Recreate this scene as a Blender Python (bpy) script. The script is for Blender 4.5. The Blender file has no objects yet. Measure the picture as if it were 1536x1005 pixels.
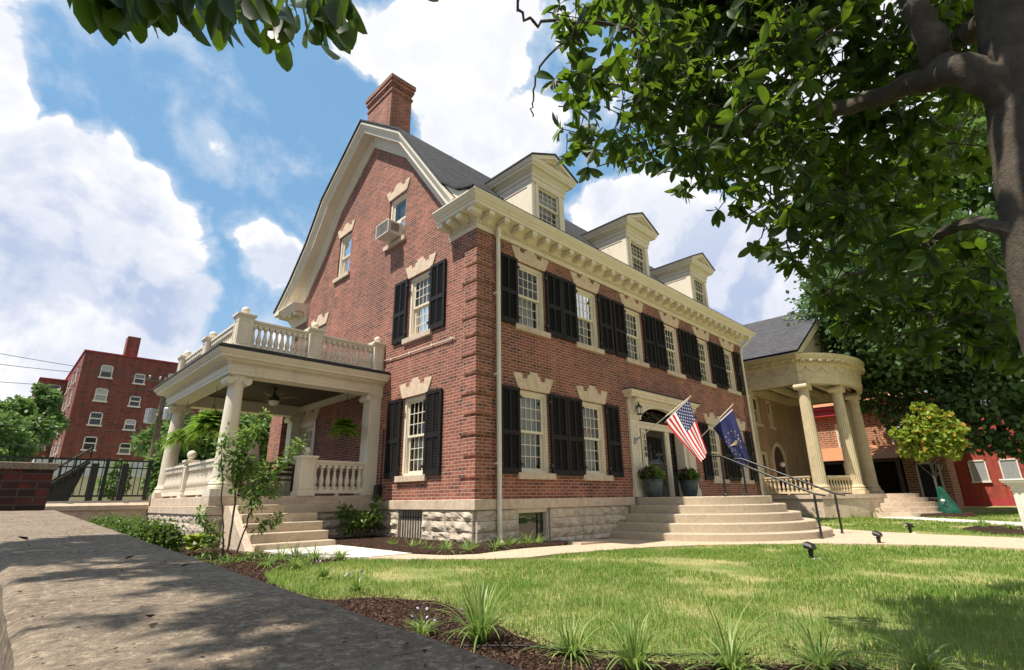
import bpy, bmesh, math, random
import numpy as np
from mathutils import Vector, Matrix, noise
from mathutils.geometry import tessellate_polygon
R = math.radians
SC = bpy.context.scene
COL = SC.collection
random.seed(7)
RNG = np.random.default_rng(7)

# ------------------------------------------------------------------ camera, sky, sun, exposure
cam = bpy.data.cameras.new('camera')
cam.lens = 18.0455
cam.sensor_width = 36
cam.clip_start = 0.05
cam.clip_end = 2000
camo = bpy.data.objects.new('camera', cam)
COL.objects.link(camo)
CAM = Vector((-6.5577, -7.6737, 0.9572))
camo.location = CAM
camo.rotation_euler = (R(107.67826), R(0.76459), R(-44.44105))
SC.camera = camo
SC.view_settings.view_transform = 'Standard'
SC.view_settings.look = 'None'
SC.view_settings.gamma = 1
SC.view_settings.use_curve_mapping = False
SC.view_settings.exposure = 0.46
SC.cycles.max_bounces = 8
SC.cycles.transparent_max_bounces = 12

SUNDIR = Vector((-.452, .107, .886)).normalized()      # towards the sun
sun = bpy.data.lights.new('sun', 'SUN')
sun.energy = 5.0
sun.angle = R(.5)
sun.color = (1, .92, .80)
suno = bpy.data.objects.new('sun', sun)
COL.objects.link(suno)
suno.rotation_euler = SUNDIR.to_track_quat('Z', 'Y').to_euler()

def nd(nt, typ, **kw):
    n = nt.nodes.new(typ)
    for k, v in kw.items():
        if k.startswith('i_'):
            s = n.inputs[int(k[2:])]
        elif hasattr(n, k) and k not in n.inputs:
            setattr(n, k, v)
            continue
        else:
            s = n.inputs[k.replace('_', ' ')]
        if isinstance(v, bpy.types.NodeSocket):
            nt.links.new(v, s)
        else:
            s.default_value = v
    return n

def mth(nt, op, a, b=None, c=None, clamp=False):
    n = nt.nodes.new('ShaderNodeMath')
    n.operation = op
    n.use_clamp = clamp
    for i, v in enumerate((a, b, c)):
        if v is None:
            continue
        if isinstance(v, bpy.types.NodeSocket):
            nt.links.new(v, n.inputs[i])
        else:
            n.inputs[i].default_value = v
    return n.outputs[0]

def mix(nt, f, a, b, blend='MIX'):
    n = nt.nodes.new('ShaderNodeMix')
    n.data_type = 'RGBA'
    n.blend_type = blend
    for k, v in ((0, f), (6, a), (7, b)):
        if isinstance(v, bpy.types.NodeSocket):
            nt.links.new(v, n.inputs[k])
        else:
            n.inputs[k].default_value = v if k == 0 else (v[0], v[1], v[2], 1)
    return n.outputs[2]

def maprange(nt, v, a, b, c=0., d=1., smooth=True):
    n = nt.nodes.new('ShaderNodeMapRange')
    n.interpolation_type = 'SMOOTHSTEP' if smooth else 'LINEAR'
    nt.links.new(v, n.inputs[0])
    for i, x in enumerate((a, b, c, d)):
        n.inputs[i + 1].default_value = x
    return n.outputs[0]

wd = bpy.data.worlds.new('World')
SC.world = wd
wd.use_nodes = True
nt = wd.node_tree
nt.nodes.clear()
sky = nd(nt, 'ShaderNodeTexSky', sky_type='NISHITA', sun_disc=False, sun_elevation=R(62.4),
         sun_rotation=math.atan2(SUNDIR.x, SUNDIR.y), air_density=1.0, dust_density=.6, ozone_density=1.6)
tc = nd(nt, 'ShaderNodeTexCoord')
dirv = tc.outputs['Generated']
# cumulus banks: (direction, angular radius in degrees, weight)
CLOUDS = [
 ((-0.111,0.794,0.597),2.12,.5),
 ((-0.119,0.826,0.552),2.71,.5),
 ((-0.094,0.829,0.551),1.41,.5),
 ((-0.098,0.854,0.511),2.03,.5),
 ((-0.063,0.881,0.469),2.38,.5),
 ((-0.020,0.868,0.495),1.75,.5),
 ((0.020,0.874,0.486),2.43,.5),
 ((-0.029,0.912,0.409),5.03,.5),
 ((0.066,0.885,0.462),2.32,.5),
 ((0.064,0.913,0.404),4.65,.5),
 ((0.101,0.891,0.442),1.94,.5),
 ((0.140,0.892,0.430),1.68,.5),
 ((0.132,0.919,0.372),2.78,.5),
 ((0.032,0.941,0.336),5.93,.5),
 ((-0.031,0.956,0.291),4.96,.5),
 ((0.120,0.944,0.308),4.37,.5),
 ((0.187,0.925,0.332),1.41,.5),
 ((0.038,0.970,0.240),4.40,.5),
 ((0.300,0.625,0.721),2.65,.5),
 ((0.343,0.602,0.721),2.71,.5),
 ((0.373,0.570,0.732),3.08,.5),
 ((0.424,0.527,0.737),3.59,.5),
 ((0.468,0.476,0.745),4.17,.5),
 ((0.484,0.429,0.762),4.06,.5),
 ((0.471,0.513,0.718),2.46,.5),
 ((0.333,0.636,0.696),1.32,.5),
 ((0.471,0.600,0.647),3.41,.5),
 ((0.514,0.586,0.626),3.88,.5),
 ((0.563,0.550,0.618),4.05,.5),
 ((0.421,0.614,0.668),1.53,.5),
 ((0.566,0.590,0.576),3.81,.5),
 ((0.457,0.639,0.619),2.39,.5),
 ((0.451,0.670,0.590),1.35,.5),
 ((0.262,0.877,0.403),2.63,.5),
 ((0.294,0.861,0.416),1.54,.5),
 ((0.718,0.479,0.505),2.38,.5),
 ((0.767,0.419,0.486),3.56,.5),
 ((0.840,0.348,0.416),4.63,.5),
 ((0.886,0.305,0.351),5.14,.5),
 ((0.898,0.239,0.371),4.88,.5),
 ((0.912,0.290,0.291),5.04,.5),
 ((0.928,0.207,0.309),4.71,.5),
 ((0.822,0.421,0.383),3.46,.5),
 ((0.781,0.455,0.429),2.10,.5),
 ((0.880,0.149,0.452),6.72,.5),
 ((0.911,0.033,0.411),6.38,.5),
 ((0.922,-0.034,0.386),5.81,.5),
 ((0.718,0.258,0.647),4.68,.5),
 ((0.794,0.099,0.600),6.68,.5),
 ((0.824,-0.011,0.567),5.87,.5),
 ((-.2,-.7,.68),26,.2), ((.6,-.6,.5),20,.2)]
wz1 = nd(nt, 'ShaderNodeTexNoise', Vector=dirv, Scale=4.5, Detail=4, Roughness=.6).outputs['Color']
wz2 = nd(nt, 'ShaderNodeVectorMath', operation='MULTIPLY_ADD', i_0=wz1, i_1=(.17, .17, .17), i_2=(-.085, -.085, -.085)).outputs[0]
wdir = nd(nt, 'ShaderNodeVectorMath', operation='ADD', i_0=dirv, i_1=wz2).outputs[0]
wdir = nd(nt, 'ShaderNodeVectorMath', operation='NORMALIZE', i_0=wdir).outputs[0]
acc = None
for d_, r_, w_ in CLOUDS:
    dv = Vector(d_).normalized()
    dp = nd(nt, 'ShaderNodeVectorMath', operation='DOT_PRODUCT', i_0=wdir, i_1=dv).outputs['Value']
    f = maprange(nt, dp, math.cos(R(r_ * 1.7)), math.cos(R(r_ * .35)), 0, w_ * .9)
    acc = f if acc is None else mth(nt, 'SMOOTH_MAX', acc, f, .08)
n1 = nd(nt, 'ShaderNodeTexNoise', Vector=dirv, Scale=6.5, Detail=10, Roughness=.58, Distortion=.35).outputs['Fac']
n1b = nd(nt, 'ShaderNodeTexNoise', Vector=dirv, Scale=16, Detail=6, Roughness=.6).outputs['Fac']
dens = mth(nt, 'ADD', mth(nt, 'ADD', acc, mth(nt, 'MULTIPLY', n1, 1.15)), mth(nt, 'MULTIPLY', n1b, .30))
mask = maprange(nt, dens, .93, 1.01)
off = nd(nt, 'ShaderNodeVectorMath', operation='ADD', i_0=dirv, i_1=SUNDIR * .07).outputs[0]
n2 = nd(nt, 'ShaderNodeTexNoise', Vector=off, Scale=6.5, Detail=7, Roughness=.52, Distortion=.35).outputs['Fac']
shade = maprange(nt, mth(nt, 'SUBTRACT', n2, n1), -.06, .09)
thick = maprange(nt, dens, 1.02, 1.32)
shade = mth(nt, 'MULTIPLY', mth(nt, 'ADD', mth(nt, 'MULTIPLY', shade, .60), mth(nt, 'MULTIPLY', thick, .55), clamp=True), 1.)
sep = nd(nt, 'ShaderNodeSeparateXYZ', Vector=dirv)
low = maprange(nt, sep.outputs['Z'], .72, .30)
shade = mth(nt, 'MULTIPLY', shade, mth(nt, 'ADD', mth(nt, 'MULTIPLY', low, .75), .25))
ccol = mix(nt, shade, (14.6, 14.5, 14.7), (7.0, 8.3, 11.2))
skyb = mix(nt, 1.0, sky.outputs[0], (2.0, 2.0, 1.9), 'MULTIPLY')
skyb = mix(nt, .62, skyb, (3.5, 7.4, 12.0))
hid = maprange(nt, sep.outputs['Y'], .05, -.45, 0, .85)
skyb = mix(nt, hid, skyb, (5.1, 4.7, 4.3))  # pale haze added in the unseen sky half, for less blue fill light
hz = maprange(nt, sep.outputs['Z'], .42, .0)
skyb = mix(nt, mth(nt, 'MULTIPLY', hz, .55), skyb, (9.4, 10.8, 12.6))
thin = maprange(nt, dens, .72, .98, 0, .45)
skyb = mix(nt, thin, skyb, (13, 13.4, 14))
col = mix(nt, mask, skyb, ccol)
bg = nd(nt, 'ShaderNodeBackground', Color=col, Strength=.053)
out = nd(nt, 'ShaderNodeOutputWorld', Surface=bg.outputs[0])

# ------------------------------------------------------------------ materials
def newmat(name):
    m = bpy.data.materials.new(name)
    m.use_nodes = True
    m.node_tree.nodes.clear()
    return m, m.node_tree

def finish(nt, bsdf):
    nd(nt, 'ShaderNodeOutputMaterial', Surface=bsdf)

def pos(nt):
    return nd(nt, 'ShaderNodeNewGeometry').outputs['Position']

def simple(name, c, rough=.6, metal=0., var=.12, scale=6, bump=0., bscale=60, spec=.5, coat=0., dirt=None, dscale=1.2):
    m, nt = newmat(name)
    p = nd(nt, 'ShaderNodeTexCoord').outputs['Object']
    n = nd(nt, 'ShaderNodeTexNoise', Vector=p, Scale=scale, Detail=5, Roughness=.65).outputs['Fac']
    a = tuple(x * (1 - var) for x in c)
    b = tuple(min(1, x * (1 + var)) for x in c)
    colr = mix(nt, maprange(nt, n, .3, .7), a, b)
    if dirt:
        n3 = nd(nt, 'ShaderNodeTexNoise', Vector=p, Scale=dscale, Detail=7, Roughness=.7).outputs['Fac']
        colr = mix(nt, maprange(nt, n3, .48, .75, 0, .75), colr, dirt)
    kw = {}
    if bump:
        nb = nd(nt, 'ShaderNodeTexNoise', Vector=p, Scale=bscale, Detail=6, Roughness=.7).outputs['Fac']
        kw['Normal'] = nd(nt, 'ShaderNodeBump', Strength=bump, Distance=.02, Height=nb).outputs[0]
    bs = nd(nt, 'ShaderNodeBsdfPrincipled', Base_Color=colr, Roughness=rough, Metallic=metal, **kw)
    bs.inputs['Specular IOR Level'].default_value = spec
    bs.inputs['Coat Weight'].default_value = coat
    finish(nt, bs.outputs[0])
    return m

def brick_mat(name, c1, c2, mortar, burnt, bfrac=.12, bw=.212, rh=.0677, ms=.0085, stain=.3, bump=.55, rough=.88):
    m, nt = newmat(name)
    sp = nd(nt, 'ShaderNodeSeparateXYZ', Vector=pos(nt))
    v = nd(nt, 'ShaderNodeCombineXYZ', X=mth(nt, 'ADD', sp.outputs[0], sp.outputs[1]), Y=sp.outputs[2]).outputs[0]
    wob = nd(nt, 'ShaderNodeTexNoise', Vector=v, Scale=7, Detail=2).outputs['Color']
    v2 = nd(nt, 'ShaderNodeVectorMath', operation='MULTIPLY_ADD', i_0=wob, i_1=(.010, .008, 0), i_2=v).outputs[0]
    K = dict(Vector=v2, Scale=1.0, Mortar_Size=ms, Mortar_Smooth=.25, Brick_Width=bw, Row_Height=rh, offset=.5)
    b = nd(nt, 'ShaderNodeTexBrick', Color1=(*c1, 1), Color2=(*c2, 1), Mortar=(*mortar, 1), Bias=0., **K)
    s2 = nd(nt, 'ShaderNodeSeparateXYZ', Vector=v2)
    row = mth(nt, 'FLOOR', mth(nt, 'DIVIDE', s2.outputs[1], rh))
    odd = mth(nt, 'FLOORED_MODULO', row, 2.)
    colx = mth(nt, 'FLOOR', mth(nt, 'SUBTRACT', mth(nt, 'DIVIDE', s2.outputs[0], bw), mth(nt, 'MULTIPLY', odd, -.5)))
    cell = nd(nt, 'ShaderNodeCombineXYZ', X=colx, Y=row).outputs[0]
    wn = nd(nt, 'ShaderNodeTexWhiteNoise', noise_dimensions='2D', Vector=cell)
    rr = wn.outputs['Value']
    wn2 = nd(nt, 'ShaderNodeRGBToBW', Color=wn.outputs['Color']).outputs[0]
    nz = nd(nt, 'ShaderNodeTexNoise', Vector=v, Scale=.8, Detail=5, Roughness=.7).outputs['Fac']
    thr = mth(nt, 'ADD', rr, mth(nt, 'MULTIPLY', nz, .35))
    bf = maprange(nt, thr, 1.20 - bfrac, 1.25 - bfrac, 0, .8)
    body = mix(nt, wn2, c1, c2)
    body = mix(nt, bf, body, burnt)
    c = mix(nt, b.outputs['Fac'], body, mortar)
    fine = nd(nt, 'ShaderNodeTexNoise', Vector=v, Scale=45, Detail=4, Roughness=.7).outputs['Fac']
    c = mix(nt, 1.0, c, mix(nt, maprange(nt, fine, .25, .75), (.72, .72, .72), (1.2, 1.2, 1.2)), 'MULTIPLY')
    big = nd(nt, 'ShaderNodeTexNoise', Vector=v, Scale=.55, Detail=6, Roughness=.72).outputs['Fac']
    c = mix(nt, 1.0, c, mix(nt, maprange(nt, big, .3, .72), (1 - stain, 1 - stain, 1 - stain), (1.12, 1.1, 1.08)), 'MULTIPLY')
    sv = nd(nt, 'ShaderNodeVectorMath', operation='MULTIPLY', i_0=v, i_1=(3.2, .22, 1)).outputs[0]
    stk = nd(nt, 'ShaderNodeTexNoise', Vector=sv, Scale=1.0, Detail=6, Roughness=.7).outputs['Fac']
    c = mix(nt, 1.0, c, mix(nt, maprange(nt, stk, .36, .66), (1.12, 1.08, 1.05), (.70, .68, .68)), 'MULTIPLY')
    # the mortar keeps its own colour
    c = mix(nt, mth(nt, 'MULTIPLY', b.outputs['Fac'], .75), c, mortar)
    h = mth(nt, 'ADD', mth(nt, 'MULTIPLY', b.outputs['Fac'], -1.), mth(nt, 'MULTIPLY', fine, .35))
    h = mth(nt, 'ADD', h, mth(nt, 'MULTIPLY', rr, .35))
    bp = nd(nt, 'ShaderNodeBump', Strength=bump, Distance=.012, Height=h).outputs[0]
    bs = nd(nt, 'ShaderNodeBsdfPrincipled', Base_Color=c, Roughness=rough, Normal=bp)
    finish(nt, bs.outputs[0])
    return m

def leaf_mat(name, dark, light, rough=.42, trans=.38, tcol=None, spec=.4, autumn=None):
    m, nt = newmat(name)
    at = nd(nt, 'ShaderNodeAttribute', attribute_name='rnd').outputs['Fac']
    c = mix(nt, at, dark, light)
    if autumn:
        c = mix(nt, maprange(nt, at, .86, .93), c, autumn)
    bs = nd(nt, 'ShaderNodeBsdfPrincipled', Base_Color=c, Roughness=rough)
    bs.inputs['Specular IOR Level'].default_value = spec
    tcl = mix(nt, at, tuple(x * .9 for x in (tcol or light)), tcol or light)
    tr = nd(nt, 'ShaderNodeBsdfTranslucent', Color=tcl)
    ms = nd(nt, 'ShaderNodeMixShader', Fac=trans, i_1=bs.outputs[0], i_2=tr.outputs[0])
    finish(nt, ms.outputs[0])
    return m

M = {}
M['brick'] = brick_mat('red_brick', (.42, .150, .096), (.225, .066, .048), (.43, .30, .235), (.085, .042, .036), .14, stain=.42)
M['apt'] = brick_mat('apartment_brick', (.27, .078, .056), (.21, .062, .047), (.22, .12, .10), (.10, .045, .038), .15, bw=.4, rh=.13, ms=.012, stain=.15)
M['tan_brick'] = brick_mat('tan_brick', (.42, .27, .14), (.36, .22, .11), (.40, .30, .2), (.22, .13, .07), .08, stain=.25)
M['orange_brick'] = brick_mat('orange_brick', (.50, .21, .10), (.36, .13, .06), (.58, .42, .30), (.3, .12, .07), .08, stain=.3, bw=.42, rh=.15, ms=.02)
M['pier_brick'] = brick_mat('pier_brick', (.30, .045, .028), (.11, .038, .034), (.09, .07, .06), (.03, .022, .02), .45, bw=.30, rh=.088, ms=.008, stain=.5, bump=1)
def paint_mat(name, c, grime, amt=.4):
    m, nt = newmat(name)
    p = pos(nt)
    sv = nd(nt, 'ShaderNodeVectorMath', operation='MULTIPLY', i_0=p, i_1=(5, 5, .6)).outputs[0]
    st = nd(nt, 'ShaderNodeTexNoise', Vector=sv, Scale=1.6, Detail=7, Roughness=.72).outputs['Fac']
    bl = nd(nt, 'ShaderNodeTexNoise', Vector=p, Scale=2.1, Detail=8, Roughness=.75).outputs['Fac']
    fi = nd(nt, 'ShaderNodeTexNoise', Vector=p, Scale=38, Detail=4, Roughness=.7).outputs['Fac']
    col = mix(nt, maprange(nt, bl, .46, .74, 0, amt), c, grime)
    col = mix(nt, maprange(nt, st, .52, .74, 0, amt), col, tuple(x * .86 for x in grime))
    col = mix(nt, maprange(nt, fi, .60, .70, 0, .35), col, tuple(x * .7 for x in grime))
    fine_bump = nd(nt, 'ShaderNodeBump', Strength=.12, Distance=.01, Height=fi).outputs[0]  # bump normal from the fine grain noise
    bs = nd(nt, 'ShaderNodeBsdfPrincipled', Base_Color=col, Roughness=.55, Normal=fine_bump)
    finish(nt, bs.outputs[0])
    return m
M['cream'] = paint_mat('cream_paint', (.75, .675, .54), (.50, .42, .31))
M['white'] = simple('white_paint', (.78, .74, .64), .45, var=.05, bump=.04)
M['stone'] = simple('sandstone', (.57, .455, .345), .85, var=.14, scale=8, bump=.35, bscale=55, dirt=(.38, .29, .22), dscale=1.5)
M['keystone'] = simple('limestone_lintel', (.63, .495, .36), .85, var=.12, scale=9, bump=.2, bscale=50, dirt=(.48, .36, .26), dscale=3)
M['rock'] = simple('rock_faced_limestone', (.53, .455, .365), .9, var=.22, scale=5, bump=.7, bscale=28, dirt=(.30, .23, .18), dscale=2.6)
M['concrete'] = simple('aged_step_concrete', (.50, .41, .30), .9, var=.10, scale=14, bump=.3, bscale=90, dirt=(.36, .28, .20), dscale=1.3)
M['walk'] = simple('sandy_walk', (.55, .42, .30), .92, var=.14, scale=12, bump=.3, bscale=110, dirt=(.40, .30, .21), dscale=1.2)
def add_joints(m, every, axis, dark):
    nt = m.node_tree
    bs = next(n for n in nt.nodes if n.type == 'BSDF_PRINCIPLED')
    src = bs.inputs['Base Color'].links[0].from_socket
    sp = nd(nt, 'ShaderNodeSeparateXYZ', Vector=pos(nt))
    q = mth(nt, 'ABSOLUTE', mth(nt, 'SUBTRACT', mth(nt, 'FRACT', mth(nt, 'DIVIDE', sp.outputs[axis], every)), .5))
    nt.links.new(mix(nt, maprange(nt, q, .5 - .012 / every, .5 - .004 / every), src, dark), bs.inputs['Base Color'])
add_joints(M['walk'], 1.45, 1, (.20, .15, .10))
M['newconc'] = simple('pale_concrete', (.72, .68, .60), .9, var=.06, scale=10, bump=.2, bscale=90, dirt=(.58, .52, .44), dscale=1)
M['walk'] = simple('sandy_walk', (.55, .42, .30), .92, var=.14, scale=12, bump=.3, bscale=110, dirt=(.5, .38, .27), dscale=1.2)
M['shutter'] = simple('shutter_black', (.014, .012, .012), .6, var=.25, scale=8, spec=.25)
M['black'] = simple('black_metal', (.012, .012, .014), .38, var=.2)
M['iron'] = simple('weathered_iron', (.022, .021, .021), .6, var=.3)
M['wood'] = simple('dark_door_wood', (.035, .016, .011), .4, var=.35, scale=12)
M['bench'] = simple('brown_bench_wood', (.10, .065, .045), .6, var=.3, scale=12)
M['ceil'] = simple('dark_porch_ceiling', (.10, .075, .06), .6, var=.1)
M['planter'] = simple('blue_grey_glaze', (.055, .085, .09), .35, var=.3, scale=9)
M['soil'] = simple('soil', (.06, .038, .026), .95, var=.3, bump=.8)
M['acbody'] = simple('ac_plastic', (.62, .58, .52), .5, var=.06)
M['acgrille'] = simple('ac_grille', (.22, .20, .18), .6, var=.2)
M['bark'] = simple('smooth_grey_bark', (.088, .068, .048), .9, var=.35, scale=9, bump=.6, bscale=40, dirt=(.045, .036, .03), dscale=4)
M['bark2'] = simple('brown_bark', (.09, .065, .045), .9, var=.3, scale=10, bump=.5)
M['grey_metal'] = simple('grey_metal', (.45, .46, .48), .45, metal=.4, var=.1)
M['pole'] = simple('pole_wood', (.16, .12, .09), .9, var=.25, scale=8)
M['wire'] = simple('wire', (.05, .05, .055), .6)
M['flag_red'] = simple('flag_red', (.55, .018, .03), .8, var=.08)
M['flag_white'] = simple('flag_white', (.80, .79, .77), .8, var=.04)
M['flag_blue'] = simple('flag_blue', (.030, .038, .13), .8, var=.1)
M['navy'] = simple('flag_navy', (.012, .018, .095), .75, var=.12, scale=5)
M['gold'] = simple('flag_gold', (.42, .34, .20), .7, var=.1)
M['brass'] = simple('brass', (.6, .42, .15), .35, metal=.8)
M['lens'] = simple('lamp_lens', (.55, .57, .55), .25)
M['greenbag'] = simple('green_bag_plastic', (.008, .07, .042), .32, var=.3, scale=5, bump=.5, bscale=12)
M['red_wood'] = simple('red_boards', (.34, .06, .04), .8, var=.2, scale=3, dirt=(.16, .04, .035), dscale=1)
M['red_trim'] = simple('red_trim', (.40, .04, .05), .6, var=.1)
M['orange_sh'] = simple('orange_tile_shingle', (.42, .19, .09), .9, var=.25, scale=14, bump=.4, bscale=20)
M['curtain'] = simple('curtain', (.62, .60, .55), .95, var=.08, scale=4)
M['shade'] = simple('roller_shade', (.80, .80, .78), .9, var=.03)
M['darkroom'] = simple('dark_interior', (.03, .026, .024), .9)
M['lamp_glass'] = simple('milk_glass', (.75, .75, .72), .3)
M['fabric'] = simple('pale_rose_fabric', (.55, .42, .36), .95, var=.15, scale=14)
M['van'] = simple('pale_siding', (.56, .60, .66), .6, var=.06)
M['van2'] = simple('cream_siding', (.60, .55, .45), .7, var=.08)
M['asphalt'] = simple('asphalt', (.055, .052, .05), .95, var=.2, scale=20, bump=.3)
M['terracotta'] = simple('basket_coir', (.10, .06, .035), .95, var=.3)

def shingle_mat(name, c1, c2, rh=.14, bw=.3, vert=True):
    m, nt = newmat(name)
    sp = nd(nt, 'ShaderNodeSeparateXYZ', Vector=pos(nt))
    along = sp.outputs[0] if vert else sp.outputs[1]
    up = mth(nt, 'MULTIPLY', sp.outputs[2], 1.25)
    v = nd(nt, 'ShaderNodeCombineXYZ', X=along, Y=up).outputs[0]
    b = nd(nt, 'ShaderNodeTexBrick', Vector=v, Scale=1., Color1=(*c1, 1), Color2=(*c2, 1), Mortar=(c2[0] * .4, c2[1] * .4, c2[2] * .4, 1),
           Mortar_Size=.006, Mortar_Smooth=.3, Brick_Width=bw, Row_Height=rh, offset=.37)
    n = nd(nt, 'ShaderNodeTexNoise', Vector=pos(nt), Scale=9, Detail=6, Roughness=.75).outputs['Fac']
    c = mix(nt, 1., b.outputs['Color'], mix(nt, maprange(nt, n, .3, .7), (.65, .65, .65), (1.25, 1.25, 1.25)), 'MULTIPLY')
    g = nd(nt, 'ShaderNodeTexNoise', Vector=pos(nt), Scale=160, Detail=2).outputs['Fac']
    bp = nd(nt, 'ShaderNodeBump', Strength=.6, Distance=.012, Height=mth(nt, 'SUBTRACT', g, b.outputs['Fac'])).outputs[0]
    bs = nd(nt, 'ShaderNodeBsdfPrincipled', Base_Color=c, Roughness=.92, Normal=bp)
    finish(nt, bs.outputs[0])
    return m
M['roof'] = shingle_mat('charcoal_shingles', (.062, .064, .072), (.04, .041, .046))
M['roof2'] = shingle_mat('grey_slate', (.085, .083, .09), (.06, .058, .064), vert=False)

def glass_mat():
    m, nt = newmat('window_glass')
    fr = nd(nt, 'ShaderNodeFresnel', IOR=1.6).outputs[0]
    fr = mth(nt, 'ADD', mth(nt, 'MULTIPLY', fr, .95), .02, clamp=True)
    t = nd(nt, 'ShaderNodeBsdfTransparent', Color=(.72, .75, .74, 1))
    nb = nd(nt, 'ShaderNodeTexNoise', Vector=pos(nt), Scale=3.5, Detail=1).outputs['Fac']
    bp = nd(nt, 'ShaderNodeBump', Strength=.10, Distance=.02, Height=nb).outputs[0]
    g = nd(nt, 'ShaderNodeBsdfGlossy', Color=(.95, .97, 1, 1), Roughness=.015, Normal=bp)
    ms = nd(nt, 'ShaderNodeMixShader', Fac=fr, i_1=t.outputs[0], i_2=g.outputs[0])
    finish(nt, ms.outputs[0])
    return m
M['glass'] = glass_mat()

def lawn_soil():
    m, nt = newmat('lawn_soil')
    p = pos(nt)
    n = nd(nt, 'ShaderNodeTexNoise', Vector=p, Scale=.7, Detail=6, Roughness=.65).outputs['Fac']
    f = nd(nt, 'ShaderNodeTexNoise', Vector=p, Scale=40, Detail=4, Roughness=.7).outputs['Fac']
    c = mix(nt, maprange(nt, n, .36, .62), (.17, .235, .06), (.42, .38, .17))
    c = mix(nt, 1., c, mix(nt, maprange(nt, f, .3, .7), (.6, .6, .6), (1.3, 1.3, 1.3)), 'MULTIPLY')
    bp = nd(nt, 'ShaderNodeBump', Strength=.8, Distance=.03, Height=f).outputs[0]
    bs = nd(nt, 'ShaderNodeBsdfPrincipled', Base_Color=c, Roughness=1., Normal=bp)
    bs.inputs['Specular IOR Level'].default_value = .1
    finish(nt, bs.outputs[0])
    return m
M['lawn'] = lawn_soil()

def mulch():
    m, nt = newmat('mulch')
    p = pos(nt)
    v = nd(nt, 'ShaderNodeTexVoronoi', Vector=p, Scale=55)
    n = nd(nt, 'ShaderNodeTexNoise', Vector=p, Scale=18, Detail=6, Roughness=.75).outputs['Fac']
    r = nd(nt, 'ShaderNodeRGBToBW', Color=v.outputs['Color']).outputs[0]
    c = mix(nt, r, (.028, .016, .011), (.095, .052, .036))
    c = mix(nt, maprange(nt, n, .35, .75), c, (.06, .034, .025))
    h = mth(nt, 'ADD', v.outputs['Distance'], n)
    bp = nd(nt, 'ShaderNodeBump', Strength=1., Distance=.03, Height=h).outputs[0]
    bs = nd(nt, 'ShaderNodeBsdfPrincipled', Base_Color=c, Roughness=.95, Normal=bp)
    bs.inputs['Specular IOR Level'].default_value = .15
    finish(nt, bs.outputs[0])
    return m
M['mulch'] = mulch()

def coping():
    m, nt = newmat('weathered_coping')
    p = pos(nt)
    N = lambda sc, dt=8, ro=.75: nd(nt, 'ShaderNodeTexNoise', Vector=p, Scale=sc, Detail=dt, Roughness=ro).outputs['Fac']
    a, b, c3, d, g = N(2.3, 8, .72), N(120, 5, .7), N(42, 6, .75), N(11, 9, .8), N(4.4, 7)
    c = mix(nt, maprange(nt, a, .35, .68), (.265, .215, .16), (.185, .143, .108))
    c = mix(nt, maprange(nt, c3, .50, .66, 0, .8), c, (.48, .39, .28))
    c = mix(nt, maprange(nt, b, .56, .70, 0, .7), c, (.52, .45, .35))
    c = mix(nt, maprange(nt, c3, .36, .45, .75, 0), c, (.10, .08, .062))
    c = mix(nt, maprange(nt, b, .34, .43, .8, 0), c, (.09, .07, .055))
    c = mix(nt, maprange(nt, d, .55, .68, 0, .6), c, (.14, .11, .09))
    c = mix(nt, maprange(nt, g, .60, .74, 0, .45), c, (.19, .185, .10))
    h = mth(nt, 'ADD', mth(nt, 'MULTIPLY', b, .5), mth(nt, 'ADD', c3, d))
    bp = nd(nt, 'ShaderNodeBump', Strength=.9, Distance=.008, Height=h).outputs[0]
    bs = nd(nt, 'ShaderNodeBsdfPrincipled', Base_Color=c, Roughness=.97, Normal=bp)
    bs.inputs['Specular IOR Level'].default_value = .15
    finish(nt, bs.outputs[0])
    return m
M['coping'] = coping()

M['mag_leaf'] = leaf_mat('magnolia_leaf', (.010, .025, .005), (.030, .064, .012), rough=.45, trans=.30, tcol=(.26, .44, .03), spec=.25)
M['grass_leaf'] = leaf_mat('grass_blade', (.125, .245, .04), (.36, .43, .13), rough=.65, trans=.38, tcol=(.36, .50, .11), spec=.15, autumn=(.58, .48, .28))
M['lili'] = leaf_mat('strap_leaf', (.10, .20, .035), (.32, .42, .13), rough=.4, trans=.35, tcol=(.34, .48, .10))
M['box'] = leaf_mat('boxwood_leaf', (.03, .07, .010), (.13, .20, .03), rough=.45, trans=.3, tcol=(.2, .32, .04))
M['sap'] = leaf_mat('sapling_leaf', (.06, .13, .025), (.19, .29, .07), rough=.38, trans=.4, tcol=(.30, .46, .08))
M['fern'] = leaf_mat('fern_frond', (.10, .22, .02), (.26, .42, .05), rough=.5, trans=.45, tcol=(.34, .52, .06))
M['hosta'] = leaf_mat('hosta_leaf', (.25, .36, .05), (.45, .52, .12), rough=.45, trans=.4, tcol=(.5, .6, .12))
M['dark_tree'] = leaf_mat('maple_leaf', (.03, .07, .022), (.15, .25, .10), rough=.36, trans=.3, tcol=(.16, .28, .07))
M['far_tree'] = leaf_mat('street_tree_leaf', (.06, .13, .03), (.17, .26, .08), rough=.5, trans=.35, tcol=(.22, .36, .08))
M['young_tree'] = leaf_mat('young_tree_leaf', (.16, .27, .03), (.36, .42, .06), rough=.5, trans=.4, tcol=(.42, .52, .06), autumn=(.50, .26, .05))
M['lilac'] = simple('small_lilac_flower', (.42, .38, .55), .8)
M['white_flower'] = simple('white_flower', (.8, .8, .78), .8)
M['purple_leaf'] = leaf_mat('purple_leaf', (.03, .012, .018), (.06, .02, .03), trans=.2)

# ------------------------------------------------------------------ mesh helpers
def ident(u, d, z):
    return (u, d, z)
def PF(u, d, z):            # front wall: u along the facade, d outwards
    return (u, -d, z)
def PG(u, d, z):            # gable wall
    return (-d, u, z)

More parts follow.
